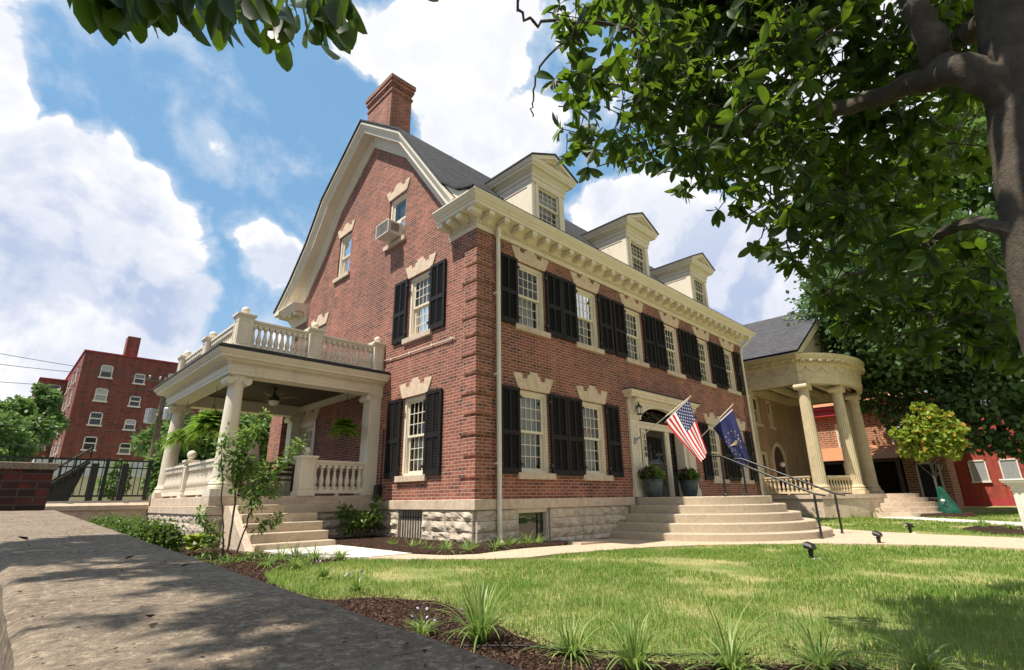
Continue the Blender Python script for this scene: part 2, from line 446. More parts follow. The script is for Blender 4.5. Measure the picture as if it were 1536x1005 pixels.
class MB:
    def __init__(s, place=ident):
        s.v = []
        s.f = []
        s.m = []
        s.mi = 0
        s.p = place
    def add(s, vs, fs):
        o = len(s.v)
        s.v += [s.p(*q) for q in vs]
        s.f += [tuple(o + i for i in f) for f in fs]
        s.m += [s.mi] * len(fs)
        return s
    def box(s, a, b, c, d, e, f):
        s.add([(x, y, z) for z in (e, f) for y in (c, d) for x in (a, b)],
              [(0, 2, 3, 1), (4, 5, 7, 6), (0, 1, 5, 4), (2, 6, 7, 3), (0, 4, 6, 2), (1, 3, 7, 5)])
        return s
    def quad(s, *p):
        return s.add(list(p), [tuple(range(len(p)))])
    def prism(s, poly, d0, d1):         # polygon in (u,z), extruded along d
        n = len(poly)
        vs = [(u, d0, z) for u, z in poly] + [(u, d1, z) for u, z in poly]
        fs = [(i, (i + 1) % n, n + (i + 1) % n, n + i) for i in range(n)]
        tris = tessellate_polygon([[Vector((u, z, 0)) for u, z in poly]])
        fs += [tuple(t) for t in tris] + [tuple(n + i for i in reversed(t)) for t in tris]
        return s.add(vs, fs)
    def lathe(s, c, prof, n=16, sx=1., sy=1.):
        vs = []
        for r, z in prof:
            for k in range(n):
                a = 2 * math.pi * k / n
                vs.append((c[0] + r * sx * math.cos(a), c[1] + r * sy * math.sin(a), c[2] + z))
        m = len(prof)
        fs = [(j * n + k, j * n + (k + 1) % n, (j + 1) * n + (k + 1) % n, (j + 1) * n + k) for j in range(m - 1) for k in range(n)]
        fs += [tuple(range(n - 1, -1, -1)), tuple((m - 1) * n + k for k in range(n))]
        return s.add(vs, fs)
    def tube(s, pts, rad, n=8):
        pts = [Vector(p) for p in pts]
        if not hasattr(rad, '__len__'):
            rad = [rad] * len(pts)
        vs = []
        prev = None
        for i, p in enumerate(pts):
            t = (pts[min(i + 1, len(pts) - 1)] - pts[max(i - 1, 0)]).normalized()
            if prev is None:
                a = t.cross(Vector((0, 0, 1)))
                if a.length < .05:
                    a = t.cross(Vector((1, 0, 0)))
                a.normalize()
            else:
                a = prev - t * prev.dot(t)
                a.normalize()
            prev = a
            b = t.cross(a)
            for k in range(n):
                g = 2 * math.pi * k / n
                vs.append(tuple(p + (a * math.cos(g) + b * math.sin(g)) * rad[i]))
        m = len(pts)
        fs = [(j * n + k, j * n + (k + 1) % n, (j + 1) * n + (k + 1) % n, (j + 1) * n + k) for j in range(m - 1) for k in range(n)]
        fs += [tuple(range(n - 1, -1, -1)), tuple((m - 1) * n + k for k in range(n))]
        return s.add(vs, fs)
    def ball(s, c, r, n=10, sz=1.):
        return s.lathe(c, [(r * math.sin(math.pi * max(.02, min(.98, j / n))), -r * sz * math.cos(math.pi * j / n)) for j in range(n + 1)], n + 4)
    def wall(s, outer, holes, d=0., depth=.3):      # polygon with holes at distance d plus reveals going inwards
        loops = [[Vector((u, z, 0)) for u, z in outer]] + [[Vector((u, z, 0)) for u, z in h] for h in holes]
        flat = [q for l in loops for q in l]
        s.add([(q.x, d, q.y) for q in flat], [tuple(t) for t in tessellate_polygon(loops)])
        for h in holes:
            n = len(h)
            s.add([(u, d, z) for u, z in h] + [(u, d - depth, z) for u, z in h],
                  [(i, (i + 1) % n, n + (i + 1) % n, n + i) for i in range(n)])
        return s
    def build(s, name, mat, parent=None, smooth=False, bevel=0., origin=None, fixn=True):
        me = bpy.data.meshes.new(name)
        me.from_pydata(s.v, [], s.f)
        mats = mat if isinstance(mat, (list, tuple)) else [mat]
        for m in mats:
            me.materials.append(m)
        if len(mats) > 1:
            me.polygons.foreach_set('material_index', s.m)
        if fixn:
            bm = bmesh.new()
            bm.from_mesh(me)
            bmesh.ops.recalc_face_normals(bm, faces=bm.faces)
            bm.to_mesh(me)
            bm.free()
        if origin is not None:
            me.transform(Matrix.Translation(-Vector(origin)))
        o = bpy.data.objects.new(name, me)
        COL.objects.link(o)
        if origin is not None:
            o.location = origin
        if parent is not None:
            o.parent = parent
            if origin is not None:
                o.location = Vector(origin) - wl(parent)
            else:
                o.location = -wl(parent)
        if smooth:
            me.polygons.foreach_set('use_smooth', [True] * len(me.polygons))
            try:
                me.set_sharp_from_angle(angle=R(40))
            except Exception:
                pass
        if bevel:
            md = o.modifiers.new('bevel', 'BEVEL')
            md.width = bevel
            md.segments = 2
            md.limit_method = 'ANGLE'
            md.angle_limit = R(50)
        return o

WL = {}
def wl(o):
    v = Vector(o.location)
    while o.parent:
        o = o.parent
        v += o.location
    return v

def thing(name, label, cat, loc=(0, 0, 0), group=None):
    o = bpy.data.objects.new(name, None)
    o.empty_display_size = .2
    COL.objects.link(o)
    o.location = loc
    return tag(o, label, cat, group)

def tag(o, label=None, cat=None, group=None, kind=None):
    if label:
        o['label'] = label
    if cat:
        o['category'] = cat
    if group:
        o['group'] = group
    if kind:
        o['kind'] = kind
    return o

def dup(o, loc, label=None, rotz=None, scale=None):
    c = o.copy()
    COL.objects.link(c)
    c.location = loc
    if rotz is not None:
        c.rotation_euler.z = rotz
    if scale is not None:
        c.scale = (scale,) * 3
    if label:
        c['label'] = label
    for ch in list(o.children):
        k = ch.copy()
        COL.objects.link(k)
        k.parent = c
        for g in list(ch.children):
            h = g.copy()
            COL.objects.link(h)
            h.parent = k
    return c

def np_mesh(name, V, F, mat, parent=None, rnd=None, smooth=False, origin=None):
    V = np.asarray(V, np.float32).reshape(-1, 3)
    if origin is None and parent is not None:
        origin = tuple(wl(parent))
    if origin is not None:
        V = V - np.asarray(origin, np.float32)
    F = np.asarray(F, np.int32)
    k = F.shape[1]
    me = bpy.data.meshes.new(name)
    me.vertices.add(len(V))
    me.vertices.foreach_set('co', V.ravel())
    me.loops.add(F.size)
    me.loops.foreach_set('vertex_index', F.ravel())
    me.polygons.add(len(F))
    me.polygons.foreach_set('loop_start', np.arange(0, F.size, k, dtype=np.int32))
    if smooth:
        me.polygons.foreach_set('use_smooth', np.ones(len(F), bool))
    me.update(calc_edges=True)
    if rnd is not None:
        a = me.attributes.new('rnd', 'FLOAT', 'FACE')
        a.data.foreach_set('value', np.asarray(rnd, np.float32))
    me.materials.append(mat)
    o = bpy.data.objects.new(name, me)
    COL.objects.link(o)
    if parent is not None:
        o.parent = parent
        o.location = Vector(origin) - wl(parent)
    elif origin is not None:
        o.location = origin
    return o

# leaf template: along +X, width in Y, folded up in Z
def leaf_template(ts=(0, .22, .5, .78, 1), ws=(.02, .34, .5, .36, .0), fold=.12, curl=.15):
    V = []
    for t, w in zip(ts, ws):
        z = -curl * t * t
        V += [(t, -w * .5, z + fold * w), (t, 0, z), (t, w * .5, z + fold * w)]
    F = []
    for i in range(len(ts) - 1):
        a = 3 * i
        F += [(a, a + 3, a + 4), (a, a + 4, a + 1), (a + 1, a + 4, a + 5), (a + 1, a + 5, a + 2)]
    return np.array(V, np.float32), np.array(F, np.int32)

def scatter(T, P, X, Z, S):
    """copies of template T=(V,F) at P with x axis X and rough normal Z, sizes S"""
    V, F = T
    X = X / (np.linalg.norm(X, axis=1, keepdims=True) + 1e-9)
    Y = np.cross(Z, X)
    Y /= np.linalg.norm(Y, axis=1, keepdims=True) + 1e-9
    Zn = np.cross(X, Y)
    S = np.asarray(S).reshape(-1, 1, 1)
    W = P[:, None, :] + S * (V[None, :, 0:1] * X[:, None, :] + V[None, :, 1:2] * Y[:, None, :] + V[None, :, 2:3] * Zn[:, None, :])
    n, k = len(P), len(V)
    FF = F[None] + (np.arange(n) * k)[:, None, None]
    return W.reshape(-1, 3), FF.reshape(-1, F.shape[1]), np.repeat(RNG.random(n), len(F))

def unit(n):
    a = RNG.normal(size=(n, 3))
    return a / np.linalg.norm(a, axis=1, keepdims=True)

QUAD = (np.array([(0, -.3, 0), (.5, -.42, .05), (1, 0, -.08), (.5, .42, .05), (0, .1, 0)], np.float32), np.array([(0, 1, 2), (0, 2, 3), (0, 3, 4)], np.int32))

def sstep(x, a, b):
    t = np.clip((np.asarray(x, float) - a) / (b - a), 0, 1)
    return t * t * (3 - 2 * t)

def gz(x, y):                # gentle rise of the garden towards the house corner
    return float(.12 * sstep(-x, -3.2, .5) * sstep(y, -5.5, -.8))
def gzv(x, y):
    return .12 * sstep(-x, -3.2, .5) * sstep(y, -5.5, -.8)

def sheet(name, poly, mat, zoff, kind='structure', step=.4, thick=0., rough=0., mound=0., parent=None):
    """a ground sheet that follows gz()"""
    bm = bmesh.new()
    pts = []
    n = len(poly)
    for i in range(n):
        a, b = Vector(poly[i]), Vector(poly[(i + 1) % n])
        k = max(1, int((b - a).length / step))
        pts += [a.lerp(b, j / k) for j in range(k)]
    vs = [bm.verts.new((p.x, p.y, 0)) for p in pts]
    bm.faces.new(vs)
    xs = [p.x for p in pts]
    ys = [p.y for p in pts]
    for ax, lo, hi in ((0, min(xs), max(xs)), (1, min(ys), max(ys))):
        g = lo + step
        while g < hi:
            co = [0, 0, 0]
            no = [0, 0, 0]
            co[ax] = g
            no[ax] = 1
            bmesh.ops.bisect_plane(bm, geom=bm.verts[:] + bm.edges[:] + bm.faces[:], plane_co=co, plane_no=no)
            g += step
    bmesh.ops.triangulate(bm, faces=bm.faces[:])
    bound = {v for e in bm.edges if e.is_boundary for v in e.verts}
    for v in bm.verts:
        z = gz(v.co.x, v.co.y) + zoff
        if rough:
            z += rough * noise.noise(Vector((v.co.x * 3.1, v.co.y * 3.1, 0))) + rough * .7 * noise.noise(Vector((v.co.x * 9, v.co.y * 9, 3)))
        if mound and v not in bound:
            z += mound
        v.co.z = z
    if thick:
        r = bmesh.ops.extrude_edge_only(bm, edges=[e for e in bm.edges if e.is_boundary])
        for v in [q for q in r['geom'] if isinstance(q, bmesh.types.BMVert)]:
            v.co.z -= thick
    bmesh.ops.recalc_face_normals(bm, faces=bm.faces)
    me = bpy.data.meshes.new(name)
    bm.to_mesh(me)
    bm.free()
    me.materials.append(mat)
    o = bpy.data.objects.new(name, me)
    COL.objects.link(o)
    if kind:
        o['kind'] = kind
    return o

def inside(px, py, poly):
    r = np.zeros(len(px), bool)
    n = len(poly)
    for i in range(n):
        x0, y0 = poly[i]
        x1, y1 = poly[(i + 1) % n]
        c = ((y0 > py) != (y1 > py))
        with np.errstate(divide='ignore', invalid='ignore'):
            r ^= c & (px < (x1 - x0) * (py - y0) / (y1 - y0 + 1e-12) + x0)
    return r
# ------------------------------------------------------------------ the brick house
L, DP = 13.86, 9.9
house = thing('brick_house', 'large red brick house with white dormers, black shutters and side porch', 'house')
RIDGE, RZ = 4.95, 12.24
PROF = [(-.50, 7.22), (.05, 7.42), (.62, 7.86), (2.64, 10.52), (RIDGE, RZ), (7.26, 10.50), (8.18, 9.22), (9.2, 8.2), (9.75, 7.75), (10.35, 7.30)]
WINX = [1.684, 3.827, 6.056, 8.267, 10.489, 12.583]

def rect(a, b, c, d):
    return [(a, c), (b, c), (b, d), (a, d)]

W1, W2 = (1.46, 3.22), (4.68, 6.27)
HW = .48
fh = []
for i, x in enumerate(WINX):
    fh.append(rect(x - HW, x + HW, *W2))
    if i not in (2, 3):
        fh.append(rect(x - HW, x + HW, *W1))
DC = 7.1
fh.append(rect(DC - 1.62, DC + 1.62, .951, 3.5))
wall = MB(PF).wall(rect(0, L, .94, 7.0), fh, 0, .3)
wall.p = PG
AT = (7.62, 9.06)
gp = [(0, .94), (DP, .94), (DP, 7.45)] + [(y, z - .12) for y, z in reversed(PROF[3:8])] + [(.62, 7.74), (.05, 7.30), (0, 7.0)]
gh = [rect(2.125 - HW, 2.125 + HW, *W1), rect(2.125 - HW, 2.125 + HW, *W2), rect(7.72 - HW, 7.72 + HW, *W2),
      rect(3.39 - .43, 3.39 + .43, *AT), rect(6.42 - .40, 6.42 + .40, *AT), rect(7.2, 8.4, 1.08, 3.25)]
wall.wall(gp, gh, 0, .3)
wall.p = ident
wall.quad((L, 0, .9), (L, DP, .9), (L, DP, 7.4), (L, RIDGE, 12), (L, 2.64, 10.4), (L, 0, 7.2))
wall.quad((0, DP, .9), (L, DP, .9), (L, DP, 7.4), (0, DP, 7.4))
# quoins: five courses out, one back
z = .95
k = 0
while z < 6.5:
    h = .0677 * 5
    w = .46 if k % 2 else .36
    wall.box(-.04, w + .05, -.04, .0, z, min(z + h, 6.64))
    wall.box(-.04, .0, 0, w, z, min(z + h, 6.64))
    wall.box(L - w, L + .04, -.04, 0, z, min(z + h, 6.64))
    wall.box(L, L + .04, 0, w, z, min(z + h, 6.64))
    z += .0677 * 6
    k += 1
wall.box(-.34, 0, 8.95, 9.9, .95, 5.2)          # rear bay behind the porch
wall.build('wall', M['brick'], house)

# rock-faced stone base with a smooth water table
def rock_face(mb, place, u0, u1, z0, z1, d=.03, bul=.055, seed=0):
    nu = max(3, int((u1 - u0) / .07))
    nz = 5
    vs = []
    for j in range(nz + 1):
        for i in range(nu + 1):
            a, b = i / nu, j / nz
            e = min(a * nu, (1 - a) * nu, 1.2) / 1.2 * min(b * 3, (1 - b) * 3, 1)
            u, z_ = u0 + (u1 - u0) * a, z0 + (z1 - z0) * b
            dd = d + e * (bul * .55 + bul * 1.1 * noise.noise(Vector((u * 6 + seed, z_ * 8, seed * .7))) + bul * .5 * noise.noise(Vector((u * 19, z_ * 22 + seed, 0))))
            vs.append((u, max(dd, .006), z_))
    s = nu + 1
    mb.p = place
    mb.add(vs, [(j * s + i, j * s + i + 1, (j + 1) * s + i + 1, (j + 1) * s + i) for j in range(nz) for i in range(nu)])
    # joints: edges back to the wall plane
    ring = [i for i in range(s)] + [j * s + nu for j in range(1, nz + 1)] + [nz * s + i for i in range(nu - 1, -1, -1)] + [j * s for j in range(nz - 1, 0, -1)]
    n = len(ring)
    mb.add([vs[i] for i in ring] + [(vs[i][0], -.05, vs[i][2]) for i in ring], [(i, (i + 1) % n, n + (i + 1) % n, n + i) for i in range(n)])

def rock_wall(mb, place, u0, u1, zs, gaps=(), ledge=None, rs=1, bul=.055):
    rg = random.Random(rs)
    for r in range(len(zs) - 1):
        u = u0
        while u < u1 - .02:
            w = rg.uniform(.42, .95)
            e = min(u + w, u1)
            if u1 - e < .25:
                e = u1
            for a, b in gaps:
                if u < a < e:
                    e = a
            skip = False
            for a, b in gaps:
                if a - .001 <= u < b - .001:
                    u = b
                    skip = True
            if skip:
                continue
            rock_face(mb, place, u + .004, e - .004, zs[r] + .004, zs[r + 1] - .004, bul=bul, seed=rg.random() * 50)
            u = e
base = MB()
BZ = [.02, .17, .36, .56, .755]
rock_wall(base, PF, .03, 4.9, BZ, [(1.12, 2.06)], rs=2)
base.p = ident
base.build('stone_base', M['rock'], house)
base = MB()
rock_wall(base, PG, .03, 3.75, BZ, [(1.64, 2.52)], rs=3)
base.p = ident
base.build('stone_base', M['rock'], house)
core = MB()
core.box(.04, 1.12, .04, DP, -.3, .76).box(2.06, L - .04, .04, DP, -.3, .76).box(.3, 2.1, .5, DP, -.3, .3)
core.box(.04, .6, 2.52, DP, -.3, .76).box(.04, 1.12, .04, 1.64, -.3, .755)
core.box(L - .03, L, 0, DP, -.3, .9).box(4.9, L, .0, .03, -.3, .76)
core.build('foundation', M['rock'], house)
MB().box(-.075, 5.3, -.075, .05, .76, .955).box(-.075, .05, .05, 3.62, .76, .954).build('water_table', M['stone'], house, bevel=.012)
MB().box(8.9, L + .06, -.075, .05, .76, .955).build('water_table', M['stone'], house, bevel=.012)

# generic swept moulding along a path of plan points, profile (outwards, z), mitred
def sweep_plan(mb, path, prof, closed_ends=True):
    n = len(path)
    offs = []
    for i, p in enumerate(path):
        p = Vector(p)
        t0 = (p - Vector(path[i - 1])).normalized() if i > 0 else None
        t1 = (Vector(path[i + 1]) - p).normalized() if i < n - 1 else None
        n0 = Vector((t0.y, -t0.x)) if t0 is not None else None
        n1 = Vector((t1.y, -t1.x)) if t1 is not None else None
        if n0 is None:
            o = n1
        elif n1 is None:
            o = n0
        else:
            o = (n0 + n1)
            o = o / (o.dot(n0))
        offs.append(o)
    m = len(prof)
    vs = [(path[i][0] + offs[i].x * d, path[i][1] + offs[i].y * d, z) for i in range(n) for d, z in prof]
    fs = [(i * m + j, i * m + j + 1, (i + 1) * m + j + 1, (i + 1) * m + j) for i in range(n - 1) for j in range(m - 1)]
    mb.add(vs, fs)
    if closed_ends:
        for i in (0, n - 1):
            t = tessellate_polygon([[Vector((d, z, 0)) for d, z in prof]])
            mb.add([vs[i * m + j] for j in range(m)], [tuple(q) for q in t])

CPROF = [(0, 6.655), (.03, 6.655), (.03, 6.70), (.05, 6.715), (.05, 6.80), (.085, 6.815), (.085, 6.87), (.10, 6.885), (.12, 6.93), (.17, 6.95), (.17, 6.965),
         (.41, 6.965), (.41, 7.035), (.435, 7.045), (.45, 7.075), (.50, 7.115), (.535, 7.17), (.55, 7.18), (.55, 7.214), (0, 7.26)]
cor = MB()
sweep_plan(cor, [(0, .95), (0, 0), (L, 0), (L, .95)], CPROF)
cor.mi = 0
x = .10
while x < L - .1:            # modillions
    cor.box(x - .075, x + .075, -.39, -.10, 6.862, 6.96)
    cor.box(x - .06, x + .06, -.36, -.10, 6.83, 6.863)
    x += (L - .2) / 30
for y in (-.2, .2, .55, .86):
    cor.box(-.39, -.10, y - .075, y + .075, 6.862, 6.96)
    cor.box(-.36, -.10, y - .06, y + .06, 6.83, 6.863)
x = 0.0
while x < L:
    cor.box(x, x + .045, -.083, -.04, 6.745, 6.798)
    x += .085
y = .02
while y < .93:
    cor.box(-.083, -.04, y, y + .045, 6.745, 6.798)
    y += .085
cor.build('cornice', M['cream'], house, bevel=.004)

# back return of the cornice
cb = MB()
sweep_plan(cb, [(0, 9.95), (0, 8.75)], [(d, z + .08) for d, z in CPROF])
cb.box(-.39, -.1, 8.85, 9.0, 6.94, 7.04).box(-.39, -.1, 9.25, 9.4, 6.94, 7.04)
cb.box(-.555, .0, 9.9, 10.32, 7.16, 7.31)
cb.build('rear_cornice_return', M['cream'], house)

# gable rake moulding
def rake(mb, X0, sgn, prof_pts, prof):
    n = len(prof_pts)
    m = len(prof)
    vs = []
    for i in range(n):
        p = Vector(prof_pts[i])
        t0 = (p - Vector(prof_pts[i - 1])).normalized() if i else None
        t1 = (Vector(prof_pts[i + 1]) - p).normalized() if i < n - 1 else None
        ns = [Vector((t.y, -t.x)) for t in (t0, t1) if t is not None]
        o = ns[0] if len(ns) == 1 else (ns[0] + ns[1]) / (1 + ns[0].dot(ns[1]))
        for a, b in prof:
            q = p + o * b
            vs.append((X0 + sgn * a, q.x, q.y))
    mb.add(vs, [(i * m + j, i * m + j + 1, (i + 1) * m + j + 1, (i + 1) * m + j) for i in range(n - 1) for j in range(m - 1)])
rk = MB()
RP = [(0, .02), (.55, .02), (.55, .09), (.52, .10), (.50, .15), (.45, .19), (.42, .23), (.42, .29), (.12, .30), (.11, .36), (.07, .40), (.07, .50), (.04, .52), (.04, .57), (0, .57)]
rk_path = [(.16, 7.26), (.62, 7.86)] + PROF[3:]
rake(rk, 0, -1, rk_path, RP)
# the cheek that closes the flared eave beside the cornice
rk.add([(-.5, -.45, 7.215), (-.5, .60, 7.83), (-.5, .10, 7.215), (-.5, .05, 7.40)], [(0, 2, 1, 3)])
rk.box(-.05, .0, 0, .6, 7.2, 7.45)
rk.build('rake_moulding', M['cream'], house)

# shingle roof slab
rf = MB()
def slab(mb, prof, x0, x1, t):
    n = len(prof)
    vs = []
    for i, p in enumerate(prof):
        p = Vector(p)
        ns = []
        if i:
            q = (p - Vector(prof[i - 1])).normalized()
            ns.append(Vector((-q.y, q.x)))
        if i < n - 1:
            q = (Vector(prof[i + 1]) - p).normalized()
            ns.append(Vector((-q.y, q.x)))
        o = sum(ns, Vector((0, 0))).normalized() * t
        vs += [(x0, p.x, p.y), (x1, p.x, p.y), (x0, p.x + o.x, p.y + o.y), (x1, p.x + o.x, p.y + o.y)]
    fs = []
    for i in range(n - 1):
        a, b = 4 * i, 4 * i + 4
        fs += [(a, b, b + 1, a + 1), (a + 2, a + 3, b + 3, b + 2), (a, a + 2, b + 2, b), (a + 1, b + 1, b + 3, a + 3)]
    fs += [(0, 1, 3, 2), (4 * n - 4, 4 * n - 2, 4 * n - 1, 4 * n - 3)]
    mb.add(vs, fs)
slab(rf, PROF, -.59, L + .55, .05)
roof = rf.build('roof', M['roof'], house)

# chimney near the gable, a sub-part of the roof
ch = MB()
ch.box(.08, .82, 4.32, 5.80, 10.5, 13.62)
for i, (e, z0, z1) in enumerate(((.035, 13.40, 13.47), (.03, 13.62, 13.69), (.06, 13.69, 13.83), (.09, 13.83, 13.98))):
    ch.box(.08 - e, .82 + e, 4.32 - e, 5.80 + e, z0, z1)
cho = ch.build('chimney', M['brick'], roof)
MB().lathe((.5, 4.75, 13.98), [(.11, 0), (.11, .36), (.14, .37), (.14, .42), (.02, .48)], 12).build('chimney_pot', M['grey_metal'], roof, smooth=True)

# ---------------------------------------------------------------- windows
def lintel_poly(uc, z0, hw=.50, top=.655, s=1.):
    # flared flat arch with a stepped crown
    pts = [(-hw, 0), (hw, 0), (top, .335), (.375, .350), (.365, .245), (.215, .25), (.205, .335), (.135, .34), (.13, .415)]
    pts = [(a, b * s) for a, b in pts]
    return [(uc + a, z0 + b) for a, b in pts] + [(uc - a, z0 + b) for a, b in reversed(pts[2:])]

def sash(mb, u0, u1, z0, z1, d, cols=4, rows=3, rail=.05, mun=.016):
    mb.box(u0, u0 + rail, d, d + .04, z0, z1).box(u1 - rail, u1, d, d + .04, z0, z1)
    mb.box(u0 + rail, u1 - rail, d, d + .04, z0, z0 + rail).box(u0 + rail, u1 - rail, d, d + .04, z1 - rail, z1)
    for i in range(1, cols):
        u = u0 + rail + (u1 - u0 - 2 * rail) * i / cols
        mb.box(u - mun / 2, u + mun / 2, d + .008, d + .036, z0 + rail, z1 - rail)
    for j in range(1, rows):
        z = z0 + rail + (z1 - z0 - 2 * rail) * j / rows
        mb.box(u0 + rail, u1 - rail, d + .01, d + .034, z - mun / 2, z + mun / 2)

def curtain_mesh(u0, u1, z0, z1, d, amp=.02, fr=26):
    n = 28
    vs = []
    for j in (0, 1):
        for i in range(n + 1):
            u = u0 + (u1 - u0) * i / n
            vs.append((u, d + amp * math.sin(fr * u + 1.3 * math.sin(7 * u)), z0 if j == 0 else z1))
    return vs, [(i, i + 1, n + 2 + i, n + 1 + i) for i in range(n)]

def window(place, uc, z0, z1, hw=HW, cols=4, rows=3, style='mixed', lint=True, sill=True, lam=.405, parent=None, mat='cream', casing=.085, sunk=.05):
    p = parent or house
    mb = MB(place)
    c = casing
    mb.box(uc - hw, uc - hw + c, -.24, -sunk, z0, z1).box(uc + hw - c, uc + hw, -.24, -sunk, z0, z1)
    mb.box(uc - hw + c, uc + hw - c, -.24, -sunk, z1 - c, z1)
    mb.box(uc - hw + c, uc + hw - c, -.24, -sunk - .005, z0, z0 + .06)
    mb.box(uc - hw + c, uc - hw + c + .025, -.2, -sunk - .03, z0 + .06, z1 - c).box(uc + hw - c - .025, uc + hw - c, -.2, -sunk - .03, z0 + .06, z1 - c)
    w = mb.build('window', M[mat], p, bevel=.004)
    a, b = uc - hw + c + .025, uc + hw - c - .025
    zm = (z0 + z1) / 2 - .01
    s = MB(place)
    sash(s, a, b, zm - .02, z1 - c, -sunk - .085, cols, rows)
    s.build('upper_sash', M[mat], w)
    s = MB(place)
    sash(s, a, b, z0 + .06, zm + .025, -sunk - .13, cols, rows)
    s.build('lower_sash', M[mat], w)
    g = MB(place)
    g.quad((a + .04, -sunk - .065, zm), (b - .04, -sunk - .065, zm), (b - .04, -sunk - .065, z1 - c - .03), (a + .04, -sunk - .065, z1 - c - .03))
    g.quad((a + .04, -sunk - .11, z0 + .09), (b - .04, -sunk - .11, z0 + .09), (b - .04, -sunk - .11, zm), (a + .04, -sunk - .11, zm))
    g.build('pane', M['glass'], w)
    if style:
        cu = MB(place)
        if style == 'shade':
            cu.add(*curtain_mesh(a, b, zm - .1, z1 - .05, -.27, .002))
            cu.build('roller_shade', M['shade'], w)
        elif style == 'full':
            cu.add(*curtain_mesh(a, b, z0, z1 - .05, -.29, .016))
            cu.build('curtain', M['curtain'], w)
        elif style == 'half':
            cu.add(*curtain_mesh(a, b, z0, zm + .05, -.29, .016))
            cu.build('curtain', M['curtain'], w)
        elif style == 'sides':
            cu.add(*curtain_mesh(a, a + .2, z0, z1 - .05, -.29, .02, 40))
            cu.add(*curtain_mesh(b - .2, b, z0, z1 - .05, -.29, .02, 40))
            cu.build('curtain', M['curtain'], w)
    if lint:
        l = MB(place)
        l.prism(lintel_poly(uc, z1 + .004, hw + .02, hw + .175, lam / .405), -.02, .028)
        l.build('lintel', M['keystone'], w, bevel=.006)
    if sill:
        MB(place).box(uc - hw - .10, uc + hw + .10, -.2, .075, z0 - .125, z0 + .005).build('sill', M['stone'], w, bevel=.008)
    return w

def shutter(place, u0, u1, z0, z1, hinge=1):
    mb = MB(place)
    d0, d1 = .02, .062
    st = .075
    mb.box(u0, u0 + st, d0, d1, z0, z1).box(u1 - st, u1, d0, d1, z0, z1)
    uc = (u0 + u1) / 2
    mb.box(uc - .022, uc + .022, d0, d1 - .004, z0 + .1, z1 - .06)
    zm = z0 + (z1 - z0) * .46
    for a, b in ((z0, z0 + .12), (zm - .05, zm + .05), (z1 - .075, z1)):
        mb.box(u0 + st, u1 - st, d0, d1 - .002, a, b)
    for a, b in ((z0 + .12, zm - .05), (zm + .05, z1 - .075)):
        z = a + .015
        while z < b - .01:
            for p, q in ((u0 + st, uc - .022), (uc + .022, u1 - st)):
                mb.add([(p, d0 + .004, z + .028), (q, d0 + .004, z + .028), (q, d1 - .012, z), (p, d1 - .012, z),
                        (p, d0 + .004, z + .020), (q, d0 + .004, z + .020), (q, d1 - .012, z - .008), (p, d1 - .012, z - .008)],
                       [(0, 1, 2, 3), (4, 7, 6, 5), (3, 2, 6, 7)])
            z += .043
    mb.box(u0 + .01, u1 - .01, .004, .02, z0 + .02, z1 - .02)
    s = mb.build('shutter', M['shutter'], house)
    e = u0 if hinge < 0 else u1
    for z in (z0 + .2, z1 - .2):
        MB(place).box(e - .03 if hinge > 0 else e - .05, e + .05 if hinge > 0 else e + .03, .03, .075, z - .03, z + .03).build('hinge', M['black'], s)

def shuttered(place, uc, z0, z1, style):
    w = window(place, uc, z0, z1, style=style)
    shutter(place, uc - HW - .585, uc - HW - .01, z0 - .03, z1 + .01, 1)
    shutter(place, uc + HW + .01, uc + HW + .585, z0 - .03, z1 + .01, -1)

st2 = ['half', 'sides', 'sides', 'half', 'sides', 'half']
for i, x in enumerate(WINX):
    shuttered(PF, x, *W2, st2[i])
for x, s in ((WINX[0], 'full'), (WINX[1], 'full'), (WINX[4], 'full'), (WINX[5], 'sides')):
    shuttered(PF, x, *W1, s)
shuttered(PG, 2.125, *W1, 'half')
shuttered(PG, 2.125, *W2, 'shade')
window(PG, 7.72, *W2, style='shade')
window(PG, 3.39, *AT, hw=.43, cols=1, rows=1, style='shade', lam=.38)
window(PG, 6.42, *AT, hw=.40, cols=1, rows=1, style='shade', lam=.38)

# basement windows
bw = MB(PG)
bw.box(1.64, 1.70, -.25, -.05, .1, .76).box(2.46, 2.52, -.25, -.05, .1, .76).box(1.64, 2.52, -.25, -.05, .1, .14)
o = bw.build('basement_window', M['cream'], house)
MB(PG).quad((1.64, -.22, .1), (2.52, -.22, .1), (2.52, -.22, .76), (1.64, -.22, .76)).build('pane', M['darkroom'], o)
g = MB(PG)
for k in range(8):
    u = 1.75 + k * .095
    g.tube([(u, -.02, .09), (u, -.02, .755)], .011, 6)
g.box(1.66, 2.5, -.03, -.01, .60, .62).box(1.66, 2.5, -.03, -.01, .18, .20)
g.build('iron_bars', M['iron'], o)
bw = MB(PF)
bw.box(1.12, 2.06, -.2, -.04, .68, .76).box(1.12, 1.16, -.2, -.04, .05, .68).box(2.0, 2.06, -.2, -.04, .05, .68).box(1.16, 2.0, -.2, -.04, .05, .10)
o = bw.build('basement_window', M['cream'], house)
MB(PF).quad((1.16, -.12, .1), (2.0, -.12, .1), (2.0, -.12, .68), (1.16, -.12, .68)).build('pane', M['glass'], o)
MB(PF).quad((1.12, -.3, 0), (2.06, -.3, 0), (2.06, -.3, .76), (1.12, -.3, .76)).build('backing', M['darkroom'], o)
MB(PF).box(1.95, 1.975, .02, .045, -.05, .70).box(1.2, 1.95, .02, .045, .02, .045).build('well_guard', M['grey_metal'], o)

